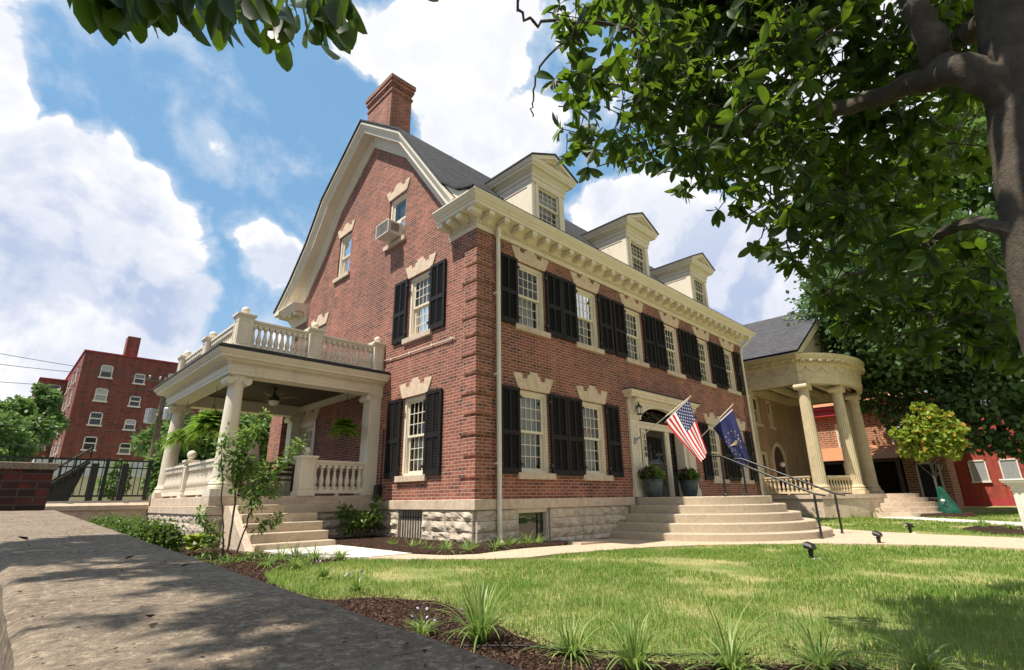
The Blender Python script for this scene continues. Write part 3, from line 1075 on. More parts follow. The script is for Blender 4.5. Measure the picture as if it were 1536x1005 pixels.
# ---------------------------------------------------------------- dormers
def dormer(xc):
    Y = .25
    P = lambda u, d, z: (xc + u, Y - d, z)
    hw, z0, ze = .64, 7.25, 9.05
    mb = MB(P)
    mb.wall(rect(-hw, hw, z0, ze), [rect(-.45, .45, 7.86, 9.0)], 0, .2)
    def roof_y(z):           # where the main roof reaches height z
        for (a, b), (c, d) in zip(PROF[:4], PROF[1:5]):
            if b <= z <= d:
                return a + (c - a) * (z - b) / (d - b)
        return 2.6
    yb = roof_y(9.5) + .1
    for s in (-1, 1):
        mb.add([(s * hw, 0, z0), (s * hw, 0, 9.1), (s * hw, Y - yb, 9.1), (s * hw, -.6, z0 + .5)], [(0, 1, 2, 3)])
        # raised frame of the cheek panel
        e = s * (hw + .018)
        f = s * hw
        A, B = min(e, f), max(e, f)
        mb.box(A, B, -.17, -.01, 7.5, 9.05)
        mb.box(A, B, -1.15, -.17, 8.88, 9.05)
        mb.add([(e, -.17, 7.62), (e, -.17, 7.80), (e, -1.15, 9.0), (e, -1.15, 8.82)], [(0, 1, 2, 3)])
    body = mb.build('dormer', M['cream'], house)
    # entablature round three sides
    cm = MB(ident)
    pr = [(.0, 8.98), (.03, 8.98), (.03, 9.10), (.06, 9.12), (.06, 9.22), (.10, 9.25), (.13, 9.30), (.22, 9.32), (.22, 9.37), (.25, 9.39), (.29, 9.47), (.29, 9.50), (0, 9.52)]
    sweep_plan(cm, [(xc - hw, yb), (xc - hw, Y), (xc + hw, Y), (xc + hw, yb)], pr, False)
    # pediment: recessed tympanum, raking mouldings
    w = hw + .29
    zt = 9.50 + .44
    cm.p = P
    cm.prism([(-w + .1, 9.5), (w - .1, 9.5), (0, zt - .04)], .02, .06)
    cm.prism([(-w * .5, 9.56), (w * .5, 9.56), (0, 9.56 + .2)], .06, .085)
    for s in (-1, 1):
        cm.add([(s * w, d, 9.50) for d in (.0, .29)] + [(0, d, zt) for d in (.0, .29)] + [(s * (w - .26), d, 9.51) for d in (.0, .29)] + [(0, d, zt - .12) for d in (.0, .29)],
               [(0, 1, 3, 2), (4, 6, 7, 5), (1, 5, 7, 3), (0, 2, 6, 4)])
        cm.add([(s * w * .93, d, 9.50) for d in (.0, .2)] + [(0, d, zt - .08) for d in (.0, .2)] + [(s * (w - .38), d, 9.51) for d in (.0, .2)] + [(0, d, zt - .2) for d in (.0, .2)],
               [(0, 1, 3, 2), (4, 6, 7, 5), (1, 5, 7, 3), (0, 2, 6, 4)])
    cm.build('dormer_cornice', M['cream'], body)
    rb = MB(P)
    w += .03
    for s in (-1, 1):
        rb.add([(s * w, .32, 9.495), (0, .32, zt + .0), (0, -2.1, zt), (s * w, -2.1, 9.495),
                (s * w, .32, 9.535), (0, .32, zt + .045), (0, -2.1, zt + .045), (s * w, -2.1, 9.535)],
               [(0, 1, 2, 3), (4, 7, 6, 5), (0, 4, 5, 1), (0, 3, 7, 4), (2, 6, 7, 3)])
    rb.build('dormer_roof', M['roof'], body)
    # sashes
    s_ = MB(P)
    s_.box(-.53, -.42, -.1, .02, 7.75, 9.0).box(.42, .53, -.1, .02, 7.75, 9.0).box(-.53, .53, -.1, .021, 8.93, 9.03).box(-.53, .53, -.1, .04, 7.74, 7.86)
    sash(s_, -.42, .42, 8.40, 8.93, -.08, 4, 3)
    sash(s_, -.42, .42, 7.86, 8.44, -.12, 4, 3)
    s_.build('window_frame', M['cream'], body)
    g = MB(P)
    g.quad((-.42, -.06, 8.41), (.42, -.06, 8.41), (.42, -.06, 8.93), (-.42, -.06, 8.93))
    g.quad((-.42, -.1, 7.86), (.42, -.1, 7.86), (.42, -.1, 8.43), (-.42, -.1, 8.43))
    g.build('pane', M['glass'], body)
    q = MB(P)
    q.quad((-.45, -.25, 8.38), (.45, -.25, 8.38), (.45, -.25, 8.98), (-.45, -.25, 8.98))
    q.build('roller_shade', M['shade'], body)
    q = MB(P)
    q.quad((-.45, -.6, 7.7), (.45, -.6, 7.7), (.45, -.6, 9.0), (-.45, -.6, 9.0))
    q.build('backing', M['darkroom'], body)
for xc in (2.75, 7.16, 11.45):
    dormer(xc)

# ---------------------------------------------------------------- front door surround
ds = MB(PF)
def pilaster(mb, u0, u1, z0, z1, d):
    mb.box(u0, u1, -.05, d, z0, z1)
    mb.box(u0 - .04, u1 + .04, -.05, d + .045, z0, z0 + .16).box(u0 - .025, u1 + .025, -.05, d + .03, z0 + .16, z0 + .22)
    mb.box(u0 - .025, u1 + .025, -.05, d + .03, z1 - .2, z1 - .16).box(u0 - .03, u1 + .03, -.05, d + .035, z1 - .08, z1 - .04).box(u0 - .05, u1 + .05, -.05, d + .055, z1 - .04, z1)
    w = (u1 - u0)
    mb.box(u0 + .05, u0 + .08, d, d + .014, z0 + .3, z1 - .28).box(u1 - .08, u1 - .05, d, d + .014, z0 + .3, z1 - .28)
    for k in range(1, 3):
        u = u0 + w * (.25 + .25 * (k - .5))
        mb.box(u, u + .03, d, d + .012, z0 + .34, z1 - .32)
for s in (-1, 1):
    a, b = sorted((DC + s * 1.36, DC + s * 1.74))
    pilaster(ds, a, b, .95, 3.17, .07)
    ds.box(a, b, -.05, .07, 3.17, 3.5)
# arched spandrel
arc = [(DC + 1.16 * math.cos(t), 2.98 + .42 * math.sin(t)) for t in [math.pi * k / 24 for k in range(25)]]
left = [(DC - 1.36, 2.98), (DC - 1.36, 3.5), (DC + 1.36, 3.5), (DC + 1.36, 2.98)]
ds.prism([(DC + 1.36, 2.98)] + arc + [(DC - 1.36, 2.98), (DC - 1.36, 3.5), (DC + 1.36, 3.5)], -.12, .03)
for r0, d in ((1.16, .055), (1.24, .04)):
    a2 = [(DC + (r0 + .07) * math.cos(t), 2.98 + (.42 + r0 - 1.16 + .06) * math.sin(t)) for t in [math.pi * k / 24 for k in range(25)]]
    a1 = [(DC + r0 * math.cos(t), 2.98 + (.42 + r0 - 1.16) * math.sin(t)) for t in [math.pi * k / 24 for k in range(25)]]
    ds.add([(u, .02, z) for u, z in a1] + [(u, d, z) for u, z in a1] + [(u, d, z) for u, z in a2] + [(u, .02, z) for u, z in a2],
           [(i + 25 * j, i + 1 + 25 * j, i + 1 + 25 * (j + 1), i + 25 * (j + 1)) for i in range(24) for j in range(3)])
# jambs of the recess, mullions, transom
for s in (-1, 1):
    a, b = sorted((DC + s * 1.2, DC + s * 1.36))
    ds.box(a, b, -.4, -.0, .95, 2.98)
    a, b = sorted((DC + s * .54, DC + s * .78))
    ds.box(a, b, -.36, -.22, .95, 2.8)
    ds.box(a + .06, b - .06, -.22, -.20, 1.2, 2.7)
ds.box(DC - 1.2, DC + 1.2, -.38, -.17, 2.8, 2.98)
ds.box(DC - 1.2, DC + 1.2, -.38, -.14, 2.93, 2.99)
surround = ds.build('door_surround', M['cream'], house, bevel=.005)
# flat hood on brackets
hd = MB(PF)
hw_ = 1.86
HP = [(0, 3.5), (.08, 3.5), (.10, 3.54), (.24, 3.56), (.24, 3.61), (.28, 3.63), (.32, 3.69), (.32, 3.72), (0, 3.74)]
hd.p = ident
sweep_plan(hd, [(DC - hw_ + .32, 0), (DC - hw_ + .319, -.0001), (DC + hw_ - .319, -.0001), (DC + hw_ - .32, 0)], HP) if False else None
hd.p = PF
for d, z in zip(HP[:-1], HP[1:]):
    pass
for (d0, z0), (d1, z1) in zip(HP[1:-1], HP[2:]):
    if z1 > z0:
        e = min(d0, d1)
        f = max(d0, d1)
        hd.add([(DC - 1.6 - d0, 0, z0), (DC + 1.6 + d0, 0, z0), (DC + 1.6 + d0, d0, z0), (DC - 1.6 - d0, d0, z0),
                (DC - 1.6 - d1, 0, z1), (DC + 1.6 + d1, 0, z1), (DC + 1.6 + d1, d1, z1), (DC - 1.6 - d1, d1, z1)],
               [(0, 3, 2, 1), (4, 5, 6, 7), (2, 3, 7, 6), (0, 4, 7, 3), (1, 2, 6, 5)])
for s in (-1, 1):
    a, b = sorted((DC + s * 1.44, DC + s * 1.66))
    hd.p = PF
    n = 8
    pts = [(.0, 3.14), (.06, 3.14), (.09, 3.22), (.10, 3.32), (.16, 3.42), (.24, 3.5), (.0, 3.5)]
    m = len(pts)
    hd.add([(a, d + .07, z) for d, z in pts] + [(b, d + .07, z) for d, z in pts],
           [(i, (i + 1) % m, m + (i + 1) % m, m + i) for i in range(m)] + [tuple(range(m)), tuple(range(2 * m - 1, m - 1, -1))])
hd.build('door_hood', M['cream'], surround)
MB(PF).box(DC - hw_ - .05, DC + hw_ + .05, -.0, .36, 3.725, 3.75).build('hood_flashing', M['roof'], surround)
# door leaf, sidelights, fanlight
dr = MB(PF)
a, b = DC - .54, DC + .54
dr.box(a, b, -.34, -.29, .95, 2.8)
dr.box(a, a + .14, -.29, -.27, .95, 2.8).box(b - .14, b, -.29, -.27, .95, 2.8).box(a, b, -.29, -.268, .95, 1.25).box(a, b, -.29, -.268, 1.72, 1.86).box(a, b, -.29, -.268, 2.62, 2.8)
dr.box(a + .2, b - .2, -.29, -.275, 1.32, 1.64)
door = dr.build('front_door', M['wood'], house, bevel=.004)
g = MB(PF)
for k in range(7):
    u = a + .2 + k * (b - a - .4) / 6
    g.tube([(u, -.27, 1.88), (u + .02 * (-1) ** k, -.265, 2.2), (u, -.27, 2.6)], .008, 5)
g.build('door_grille', M['iron'], door)
MB(PF).quad((a + .14, -.285, 1.86), (b - .14, -.285, 1.86), (b - .14, -.285, 2.62), (a + .14, -.285, 2.62)).build('pane', M['glass'], door)
MB(PF).lathe((0, 0, 0), [(.02, -.02), (.03, .0), (.02, .02)], 8).build('door_knob', M['brass'], door).location = (b - .1, .24, 1.85)
sl = MB(PF)
for s in (-1, 1):
    a, b = sorted((DC + s * .78, DC + s * 1.2))
    sl.box(a, b, -.34, -.30, .95, 1.5)
    sl.box(a, a + .05, -.33, -.27, 1.5, 2.8).box(b - .05, b, -.33, -.27, 1.5, 2.8)
    for k in range(5):
        z = 1.5 + k * .31
        sl.box(a + .05, b - .05, -.32, -.28, z, z + .03)
sl.build('sidelight', M['wood'], house)
g = MB(PF)
for s in (-1, 1):
    a, b = sorted((DC + s * .78, DC + s * 1.2))
    g.quad((a + .05, -.31, 1.5), (b - .05, -.31, 1.5), (b - .05, -.31, 2.8), (a + .05, -.31, 2.8))
g.build('sidelight_glass', M['glass'], house)
fl = MB(PF)
for k in range(1, 8):
    t = math.pi * k / 8
    fl.tube([(DC + .18 * math.cos(t), -.26, 2.99 + .07 * math.sin(t)), (DC + 1.16 * math.cos(t), -.26, 2.99 + .42 * math.sin(t))], .012, 5)
for r in (.45, .8):
    fl.tube([(DC + r * 1.16 * math.cos(t), -.26, 2.99 + r * .42 * math.sin(t)) for t in [math.pi * k / 16 for k in range(17)]], .01, 5)
fan_o = fl.build('fanlight', M['wood'], house)
MB(PF).quad(*[(u, -.3, z) for u, z in arc]).build('pane', M['glass'], fan_o)
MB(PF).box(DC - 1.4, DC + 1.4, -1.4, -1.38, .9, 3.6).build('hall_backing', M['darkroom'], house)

# house number, four numerals one under another on the door mullion
cu = bpy.data.curves.new('numeral', 'FONT')
cu.body = '1\n2\n0\n0'
cu.size = .19
cu.space_line = .88
cu.align_x = 'CENTER'
cu.extrude = .006
to = bpy.data.objects.new('t', cu)
COL.objects.link(to)
bpy.context.view_layer.update()
me = bpy.data.meshes.new_from_object(to.evaluated_get(bpy.context.evaluated_depsgraph_get()))
bpy.data.objects.remove(to)
no = bpy.data.objects.new('house_number', me)
COL.objects.link(no)
me.materials.clear()
me.materials.append(M['black'])
no.parent = surround
no.rotation_euler = (R(90), 0, 0)
no.location = (DC - .66, .187, 2.52)

# downspouts
def downspout(x, goose=False):
    m = MB()
    if goose:
        m.tube([(x, -.47, 6.97), (x, -.45, 6.75), (x - .1, -.18, 6.55), (x - .12, -.10, 6.4), (x - .12, -.10, .3)], .045, 10)
    else:
        m.box(x - .05, x + .05, -.17, -.085, 6.56, 6.82)
        m.tube([(x, -.115, 6.58), (x, -.115, .22), (x, -.22, .10)], .05, 10)
        for z in (1.6, 3.4, 5.2):
            m.box(x - .07, x + .07, -.12, -.0, z, z + .04)
    m.build('downspout', M['cream'], house, smooth=True)
downspout(.52)
downspout(L - .12, True)

# conduit and meter on the gable wall
m = MB()
m.tube([(-.035, 3.85, 4.33), (-.035, 2.9, 4.295), (-.035, .66, 4.27)], .014, 8)
for y in (3.2, 2.4, 1.5, .8):
    m.box(-.05, 0, y - .02, y + .02, 4.265, 4.32)
m.build('conduit', M['cream'], house, smooth=True)
MB().box(-.14, -.0, 3.30, 3.46, 1.0, 1.30).tube([(-.03, 3.35, 1.3), (-.03, 3.35, 2.6)], .012).build('meter_box', M['black'], house, bevel=.01)
# ------------------------------------------------------------------ side porch (part of the house)
PX, PY0, PY1, DZ = -3.52, 3.58, 8.62, 1.07
pb = MB()
rock_wall(pb, lambda u, d, z: (PX + .02 - d, u, z), PY0, PY1, [-.02, .18, .38, .58, .735], (), rs=8, bul=.034)
rock_wall(pb, lambda u, d, z: (u, PY0 + .02 - d, z), PX, -1.60, [-.02, .18, .38, .58, .735], (), rs=9)
rock_wall(pb, lambda u, d, z: (u, PY0 + .05 - d, z), -1.62, -.04, [-.02, .18, .38, .58, .735], (), rs=5)
pb.p = ident
pb.box(PX + .04, -.0, PY0 + .07, PY1, -.1, .74)
pb.build('porch_base', M['rock'], house)
pd = MB()
pd.box(PX - .05, 0, PY0 - .05, PY1 + .05, .735, .90).box(PX - .01, 0, PY0 - .01, PY1 + .01, .90, DZ)
pd.build('porch_deck', M['stone'], house, bevel=.012)

# entablature
EPROF = [(0, 3.46), (.02, 3.46), (.02, 3.53), (.035, 3.535), (.035, 3.66), (.06, 3.67), (.06, 3.70), (.10, 3.71), (.13, 3.74), (.26, 3.755), (.26, 3.80), (.28, 3.81), (.34, 3.88), (.34, 3.90), (0, 3.91)]
pe = MB()
sweep_plan(pe, [(0, PY1), (PX, PY1), (PX, PY0), (0, PY0)], EPROF, True)
sweep_plan(pe, [(0, PY0 + .36), (PX + .36, PY0 + .36), (PX + .36, PY1 - .36), (0, PY1 - .36)], [(0, 3.46), (0, 3.78)], False)
pe.box(PX, 0, PY0, PY0 + .36, 3.455, 3.458).box(PX, PX + .36, PY0 + .36, PY1 - .36, 3.455, 3.458).box(PX, 0, PY1 - .36, PY1, 3.455, 3.458)
pe.box(-.10, -.0, PY0 + .36, PY1 - .36, 3.60, 3.76)
x = PX
while x < -.03:
    pe.box(x, x + .026, PY0 - .095, PY0 - .05, 3.665, 3.70)
    x += .052
y = PY0
while y < PY1:
    pe.box(PX - .095, PX - .05, y, y + .026, 3.665, 3.70)
    y += .052
pe.build('porch_entablature', M['cream'], house, bevel=.004)
MB().box(PX - .36, 0, PY0 - .36, PY1 + .36, 3.905, 3.945).box(PX - .3, 0, PY0 - .3, PY1 + .3, 3.945, 3.99).build('porch_roof', M['roof'], house)
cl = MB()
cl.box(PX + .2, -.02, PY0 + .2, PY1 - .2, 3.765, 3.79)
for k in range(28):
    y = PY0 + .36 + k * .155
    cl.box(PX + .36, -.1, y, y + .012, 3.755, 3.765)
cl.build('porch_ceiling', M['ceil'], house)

def ionic(place_c, z0, z1, r0, r1, plinth=.14, flutes=0, mat='cream', parent=None, half=False, s=1.0):
    """column with plinth, attic base, tapered shaft and scrolled capital; returns the shaft object"""
    cx, cy = place_c
    sh = MB()
    zc = z1 - .17 * s
    zb = z0 + plinth + .13 * s
    n = 14
    prof = [(r0 * 1.12, zb - .0), (r0 * 1.02, zb + .04 * s), (r0, zb + .09 * s)]
    for k in range(1, n):
        t = k / n
        prof.append((r0 + (r1 - r0) * t ** 1.6, zb + .09 * s + (zc - zb - .13 * s) * t))
    prof += [(r1 * 1.02, zc - .035 * s), (r1 * 1.1, zc - .02 * s), (r1 * 1.1, zc)]
    if flutes:
        vs = []
        N = flutes * 4
        for r, z in prof:
            for k in range(N):
                a = 2 * math.pi * k / N
                rr = r * (1 - (.0, .055, .075, .055)[k % 4])
                vs.append((cx + rr * math.cos(a), cy + rr * math.sin(a), z))
        m = len(prof)
        sh.add(vs, [(j * N + k, j * N + (k + 1) % N, (j + 1) * N + (k + 1) % N, (j + 1) * N + k) for j in range(m - 1) for k in range(N)])
    else:
        sh.lathe((cx, cy, 0), prof, 28)
    o = sh.build('porch_column' if parent is house else 'column', M[mat], parent, smooth=not flutes)
    b = MB()
    q = r0 * 1.36
    b.box(cx - q, cx + q, cy - q, cy + q, z0, z0 + plinth)
    b.lathe((cx, cy, z0 + plinth), [(q * .99, 0), (q, .02 * s), (q * .99, .05 * s), (q * .9, .06 * s), (q * .86, .075 * s), (q * .9, .09 * s), (q * .93, .10 * s), (q * .88, .13 * s)], 28)
    b.build('base', M[mat], o, smooth=True)
    c = MB()
    q = r1 * 1.28
    c.box(cx - q, cx + q, cy - q, cy + q, z1 - .04 * s, z1)
    c.lathe((cx, cy, zc), [(r1 * 1.0, 0), (r1 * 1.12, .03 * s), (r1 * 1.25, .075 * s), (r1 * 1.2, .13 * s)], 20)
    for sx in (-1, 1):                  # volutes
        ux = cx + sx * r1 * 1.18
        for rr, e in ((.085, .0), (.06, .012), (.03, .022)):
            m_ = 16
            vs = [(ux + rr * s * math.cos(2 * math.pi * k / m_), cy + y, z1 - .105 * s + rr * s * math.sin(2 * math.pi * k / m_)) for y in (-q - e, q + e) for k in range(m_)]
            c.add(vs, [(k, (k + 1) % m_, m_ + (k + 1) % m_, m_ + k) for k in range(m_)] + [tuple(range(m_)), tuple(range(2 * m_ - 1, m_ - 1, -1))])
    c.box(cx - r1 * 1.2, cx + r1 * 1.2, cy - q * .98, cy + q * .98, z1 - .10 * s, z1 - .04 * s)
    c.build('capital', M[mat], o)
    return o
for cx, cy in ((PX + .23, PY0 + .23), (PX + .23, PY1 - .25)):
    ionic((cx, cy), DZ, 3.455, .178, .142, parent=house)
# engaged pilasters against the wall
for y in (PY0 + .02, PY1 - .36):
    p_ = MB()
    p_.box(-.30, .0, y, y + .34, DZ, 3.455).box(-.35, 0, y - .04, y + .38, DZ, DZ + .10).box(-.33, 0, y - .025, y + .365, DZ + .10, DZ + .16)
    p_.box(-.33, 0, y - .03, y + .37, 3.36, 3.41).box(-.36, 0, y - .05, y + .39, 3.41, 3.456)
    for sx in (-.34,):
        m_ = 14
        for rr, e in ((.075, 0), (.045, .012)):
            vs = [(sx + rr * math.cos(2 * math.pi * k / m_), yy, 3.345 + rr * math.sin(2 * math.pi * k / m_)) for yy in (y - .03 - e, y + .37 + e) for k in range(m_)]
            p_.add(vs, [(k, (k + 1) % m_, m_ + (k + 1) % m_, m_ + k) for k in range(m_)] + [tuple(range(m_)), tuple(range(2 * m_ - 1, m_ - 1, -1))])
    p_.build('porch_pilaster', M['cream'], house, bevel=.005)

BAL = [(.055, 0), (.055, .07), (.03, .08), (.045, .11), (.056, .17), (.054, .22), (.036, .31), (.026, .40), (.030, .44), (.040, .455), (.028, .47), (.052, .49), (.052, .56)]
def balustrade(p0, p1, z0, h, parent, n, name='balustrade', posts=(), mat='cream', ph=.17):
    """rails and turned balusters from p0 to p1 standing on z0"""
    p0, p1 = Vector(p0), Vector(p1)
    d = (p1 - p0)
    ln = d.length
    d.normalize()
    q = Vector((-d.y, d.x))
    P = lambda u, w, z: (p0.x + d.x * u + q.x * w, p0.y + d.y * u + q.y * w, z)
    mb = MB(P)
    mb.box(0, ln, -.055, .055, z0 + .05, z0 + .13).box(0, ln, -.075, .075, z0 + h - .055, z0 + h).box(0, ln, -.05, .05, z0 + h - .10, z0 + h - .055)
    k = max(2, int(ln / .9))
    for i in range(k + 1):
        mb.box(max(0, ln * i / k - .04), min(ln, ln * i / k + .04), -.04, .04, z0, z0 + .05)
    o = mb.build(name, M[mat], parent, bevel=.005)
    sc = (h - .23) / .56
    proto = None
    for i in range(n):
        u = ln * (i + .5) / n
        c = P(u, 0, z0 + .13)
        if proto is None:
            b = MB()
            b.lathe((0, 0, 0), [(r, z * sc) for r, z in BAL], 10)
            b.box(-.05, .05, -.05, .05, 0, .075 * sc)
            b.box(-.05, .05, -.05, .05, .495 * sc, .56 * sc)
            proto = b.build('baluster', M[mat], None, smooth=True)
            bb = proto
        else:
            bb = proto.copy()
            COL.objects.link(bb)
        bb.parent = o
        bb.location = Vector(c) - wl(o)
    return o

def newel(c, z0, h, parent, w=.15, ball=.085, mat='cream'):
    mb = MB()
    x, y = c
    mb.box(x - w, x + w, y - w, y + w, z0, z0 + h)
    mb.box(x - w - .03, x + w + .03, y - w - .03, y + w + .03, z0, z0 + .09)
    mb.box(x - w - .045, x + w + .045, y - w - .045, y + w + .045, z0 + h - .03, z0 + h + .02)
    mb.box(x - w - .02, x + w + .02, y - w - .02, y + w + .02, z0 + h - .07, z0 + h - .03)
    for sx, sy in ((0, -1), (-1, 0)):     # raised panel frames on the two seen faces
        for a, b, e, f in ((-.1, -.075, .14, h - .12), (.075, .1, .14, h - .12), (-.075, .075, .14, .165), (-.075, .075, h - .145, h - .12)):
            if sy:
                mb.box(x + a, x + b, y - w - .012, y - w, z0 + e, z0 + f)
            else:
                mb.box(x - w - .012, x - w, y + a, y + b, z0 + e, z0 + f)
    o = mb.build('newel_post', M[mat], parent, bevel=.006)
    f = MB()
    f.lathe((x, y, z0 + h + .02), [(.07, 0), (.075, .015), (.04, .03), (.035, .05)], 16)
    f.ball((x, y, z0 + h + .05 + ball * .92), ball, 12)
    f.build('ball_finial', M[mat], o, smooth=True)
    return o
# roof balustrade
RZ0 = 3.99
ry, rx = PY0 + .16, PX + .18
for c in ((rx, ry), (-1.80, ry), (-.14, ry), (rx, 6.05), (rx, 8.35)):
    newel(c, RZ0, .78, house, w=.14 if c[0] > -.5 else .15)
balustrade((rx + .15, ry), (-1.95, ry), RZ0, .72, house, 10, 'roof_balustrade')
balustrade((-1.65, ry), (-.28, ry), RZ0, .72, house, 10, 'roof_balustrade')
balustrade((rx, ry + .15), (rx, 5.9), RZ0, .72, house, 14, 'roof_balustrade')
balustrade((rx, 6.2), (rx, 8.2), RZ0, .72, house, 13, 'roof_balustrade')
# porch level balustrade
newel((-1.68, PY0 + .16), DZ, .82, house, w=.16)
balustrade((-1.52, PY0 + .16), (-.30, PY0 + .16), DZ, .76, house, 8, 'porch_balustrade')
newel((PX + .18, 6.1), DZ, .80, house, w=.10, ball=.1)
balustrade((PX + .18, PY0 + .46), (PX + .18, 6.0), DZ, .74, house, 15, 'porch_balustrade')
balustrade((PX + .18, 6.2), (PX + .18, PY1 - .48), DZ, .74, house, 13, 'porch_balustrade')
balustrade((PX + .48, PY1 - .2), (-.30, PY1 - .2), DZ, .74, house, 20, 'porch_balustrade')

# porch door with a lattice of panes
pdoor = MB(PG)
pdoor.box(7.2, 7.34, -.2, .03, 1.08, 3.25).box(8.26, 8.4, -.2, .03, 1.08, 3.25).box(7.2, 8.4, -.2, .031, 3.1, 3.25)
pdoor.box(7.34, 8.26, -.14, -.10, 1.08, 1.9)
sash(pdoor, 7.34, 8.26, 1.9, 3.1, -.14, 3, 4, rail=.11, mun=.03)
po = pdoor.build('porch_door', M['cream'], house)
MB(PG).quad((7.4, -.13, 1.95), (8.2, -.13, 1.95), (8.2, -.13, 3.05), (7.4, -.13, 3.05)).build('pane', M['glass'], po)
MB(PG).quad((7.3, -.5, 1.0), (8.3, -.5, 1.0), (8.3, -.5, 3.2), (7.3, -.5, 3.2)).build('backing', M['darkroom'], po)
MB(PG).prism(lintel_poly(7.8, 3.255, .62, .78), -.02, .03).build('lintel', M['keystone'], po)

# porch steps
ps = MB()
nst = 5
for k in range(nst):
    yb = PY0 - .05 - .28 * (nst - k)
    z1 = .10 + (DZ - .10) * (k + 1) / (nst + 1)
    ps.box(-3.10, -1.64 - .02 * (k > 0), yb - .02, PY0 + .0 if k == nst - 1 else yb + .31, -.1, z1)
ps.box(-3.10, -1.7, PY0 - .35, PY0, -.1, .7)
ps.build('porch_steps', M['concrete'], house, bevel=.014)
ck = MB()
ck.add([(-3.25, 1.98, -.1), (-3.25, PY0, -.1), (-3.25, PY0, .90), (-3.25, PY0 - .28, .90), (-3.25, 1.98, .12),
        (-3.11, 1.98, -.1), (-3.11, PY0, -.1), (-3.11, PY0, .90), (-3.11, PY0 - .28, .90), (-3.11, 1.98, .12)],
       [(0, 1, 2, 3, 4), (5, 9, 8, 7, 6), (0, 4, 9, 5), (4, 3, 8, 9), (3, 2, 7, 8)])
ck.build('stair_cheek', M['stone'], house, bevel=.01)

# ------------------------------------------------------------------ round front steps
st = MB()
SCX, SCY = 7.17, -.84
for k in range(5):
    r = 2.98 - .30 * k
    z1 = .189 * (k + 1)
    n = 72
    th = [math.pi + math.pi * i / n for i in range(n + 1)]
    pts = [(SCX + r * math.cos(t), SCY + r * math.sin(t)) for t in th] + [(SCX + r, -.03), (SCX - r, -.03)]
    e = .018
    ri = r - e
    pin = [(SCX + ri * math.cos(t), SCY + ri * math.sin(t)) for t in th] + [(SCX + ri, -.03), (SCX - ri, -.03)]
    m = len(pts)
    z0 = .189 * k - (.1 if k == 0 else .05)
    vs = [(x, y, z0) for x, y in pts] + [(x, y, z1 - e) for x, y in pts] + [(x, y, z1) for x, y in pin]
    st.add(vs, [(i, (i + 1) % m, m + (i + 1) % m, m + i) for i in range(m)] + [(m + i, m + (i + 1) % m, 2 * m + (i + 1) % m, 2 * m + i) for i in range(m)] + [tuple(range(2 * m, 3 * m))])
st.build('front_steps', M['concrete'], house)

# ------------------------------------------------------------------ small things on and around the house
def handrail(label, up, lo):
    o = thing('handrail', label, 'handrail', (lo[0], lo[1], 0), 'handrails of the round front steps')
    zu, zl = .945, (.004)
    for (x, y, z0, h, tl) in ((*up, zu, .98, 'post'), (*lo, zl, .94, 'post')):
        m = MB()
        m.box(x - .022, x + .022, y - .022, y + .022, z0, z0 + h)
        m.box(x - .07, x + .07, y - .05, y + .05, z0, z0 + .012)
        m.lathe((x, y, z0 + .012), [(.042, 0), (.04, .03), (.028, .05)], 10)
        m.build('post', M['black'], o, bevel=.004)
    m = MB()
    m.tube([(up[0], up[1] + .22, zu + 1.0), (up[0], up[1], zu + 1.0), (lo[0], lo[1], zl + .97), (lo[0] + .01, lo[1] - .22, zl + .93)], .026, 10)
    m.build('rail', M['black'], o, smooth=True)
handrail('black steel handrail of the round steps, the one nearer the entrance flags and camera', (6.9, -1.72), (6.65, -3.83))
handrail('black steel handrail of the round steps, the farther one beside the path to the neighbour', (8.5, -1.60), (8.66, -3.72))

def planter(loc, label, flower):
    o = thing('planter', label, 'planter', loc, 'glazed planters beside the front door')
    m = MB()
    m.lathe(loc, [(.15, 0), (.18, .02), (.235, .20), (.25, .36), (.255, .39), (.265, .40), (.265, .435), (.24, .44), (.23, .40), (.05, .39)], 28)
    m.build('pot', M['planter'], o, smooth=True)
    n = 900
    a = RNG.random(n) * 6.283
    r = np.sqrt(RNG.random(n)) * .24
    h = RNG.random(n)
    P = np.stack([loc[0] + r * np.cos(a) * (1 + .3 * h), loc[1] + r * np.sin(a) * (1 + .3 * h), loc[2] + .39 + (h * .33 + .02) * (1.05 - (r / .24) ** 2 * .6)], 1)
    X = np.stack([np.cos(a) * .8, np.sin(a) * .8, .5 + RNG.random(n) * .9], 1) + .5 * unit(n)
    V, F, rn = scatter(leaf_template(), P, X, unit(n) + [0, 0, 1], .05 + .06 * RNG.random(n))
    np_mesh('foliage', V, F, M['sap'], o, rn)
    n = 160
    P2 = np.stack([loc[0] - .15 + .12 * RNG.normal(size=n), loc[1] + .1 * RNG.normal(size=n), loc[2] + .42 + .26 * RNG.random(n)], 1)
    V, F, rn = scatter(leaf_template(), P2, unit(n) + [0, 0, .6], unit(n) + [0, 0, 1], .09 + .05 * RNG.random(n))
    np_mesh('purple_foliage', V, F, M['purple_leaf'], o, rn)
    if flower:
        n = 60
        P3 = np.stack([loc[0] + .2 + .06 * RNG.normal(size=n), loc[1] - .12 + .07 * RNG.normal(size=n), loc[2] + .48 + .08 * RNG.normal(size=n)], 1)
        V, F, rn = scatter(leaf_template(ws=(.1, .6, .8, .5, 0)), P3, unit(n), unit(n), .06 + .03 * RNG.random(n))
        np_mesh('blossom', V, F, M['white_flower'], o, rn)
planter((5.72, -.36, .945), 'blue grey glazed planter left of the front door, no white blossom', False)
planter((7.66, -.36, .945), 'blue grey glazed planter with white blossom, right of the front door', True)

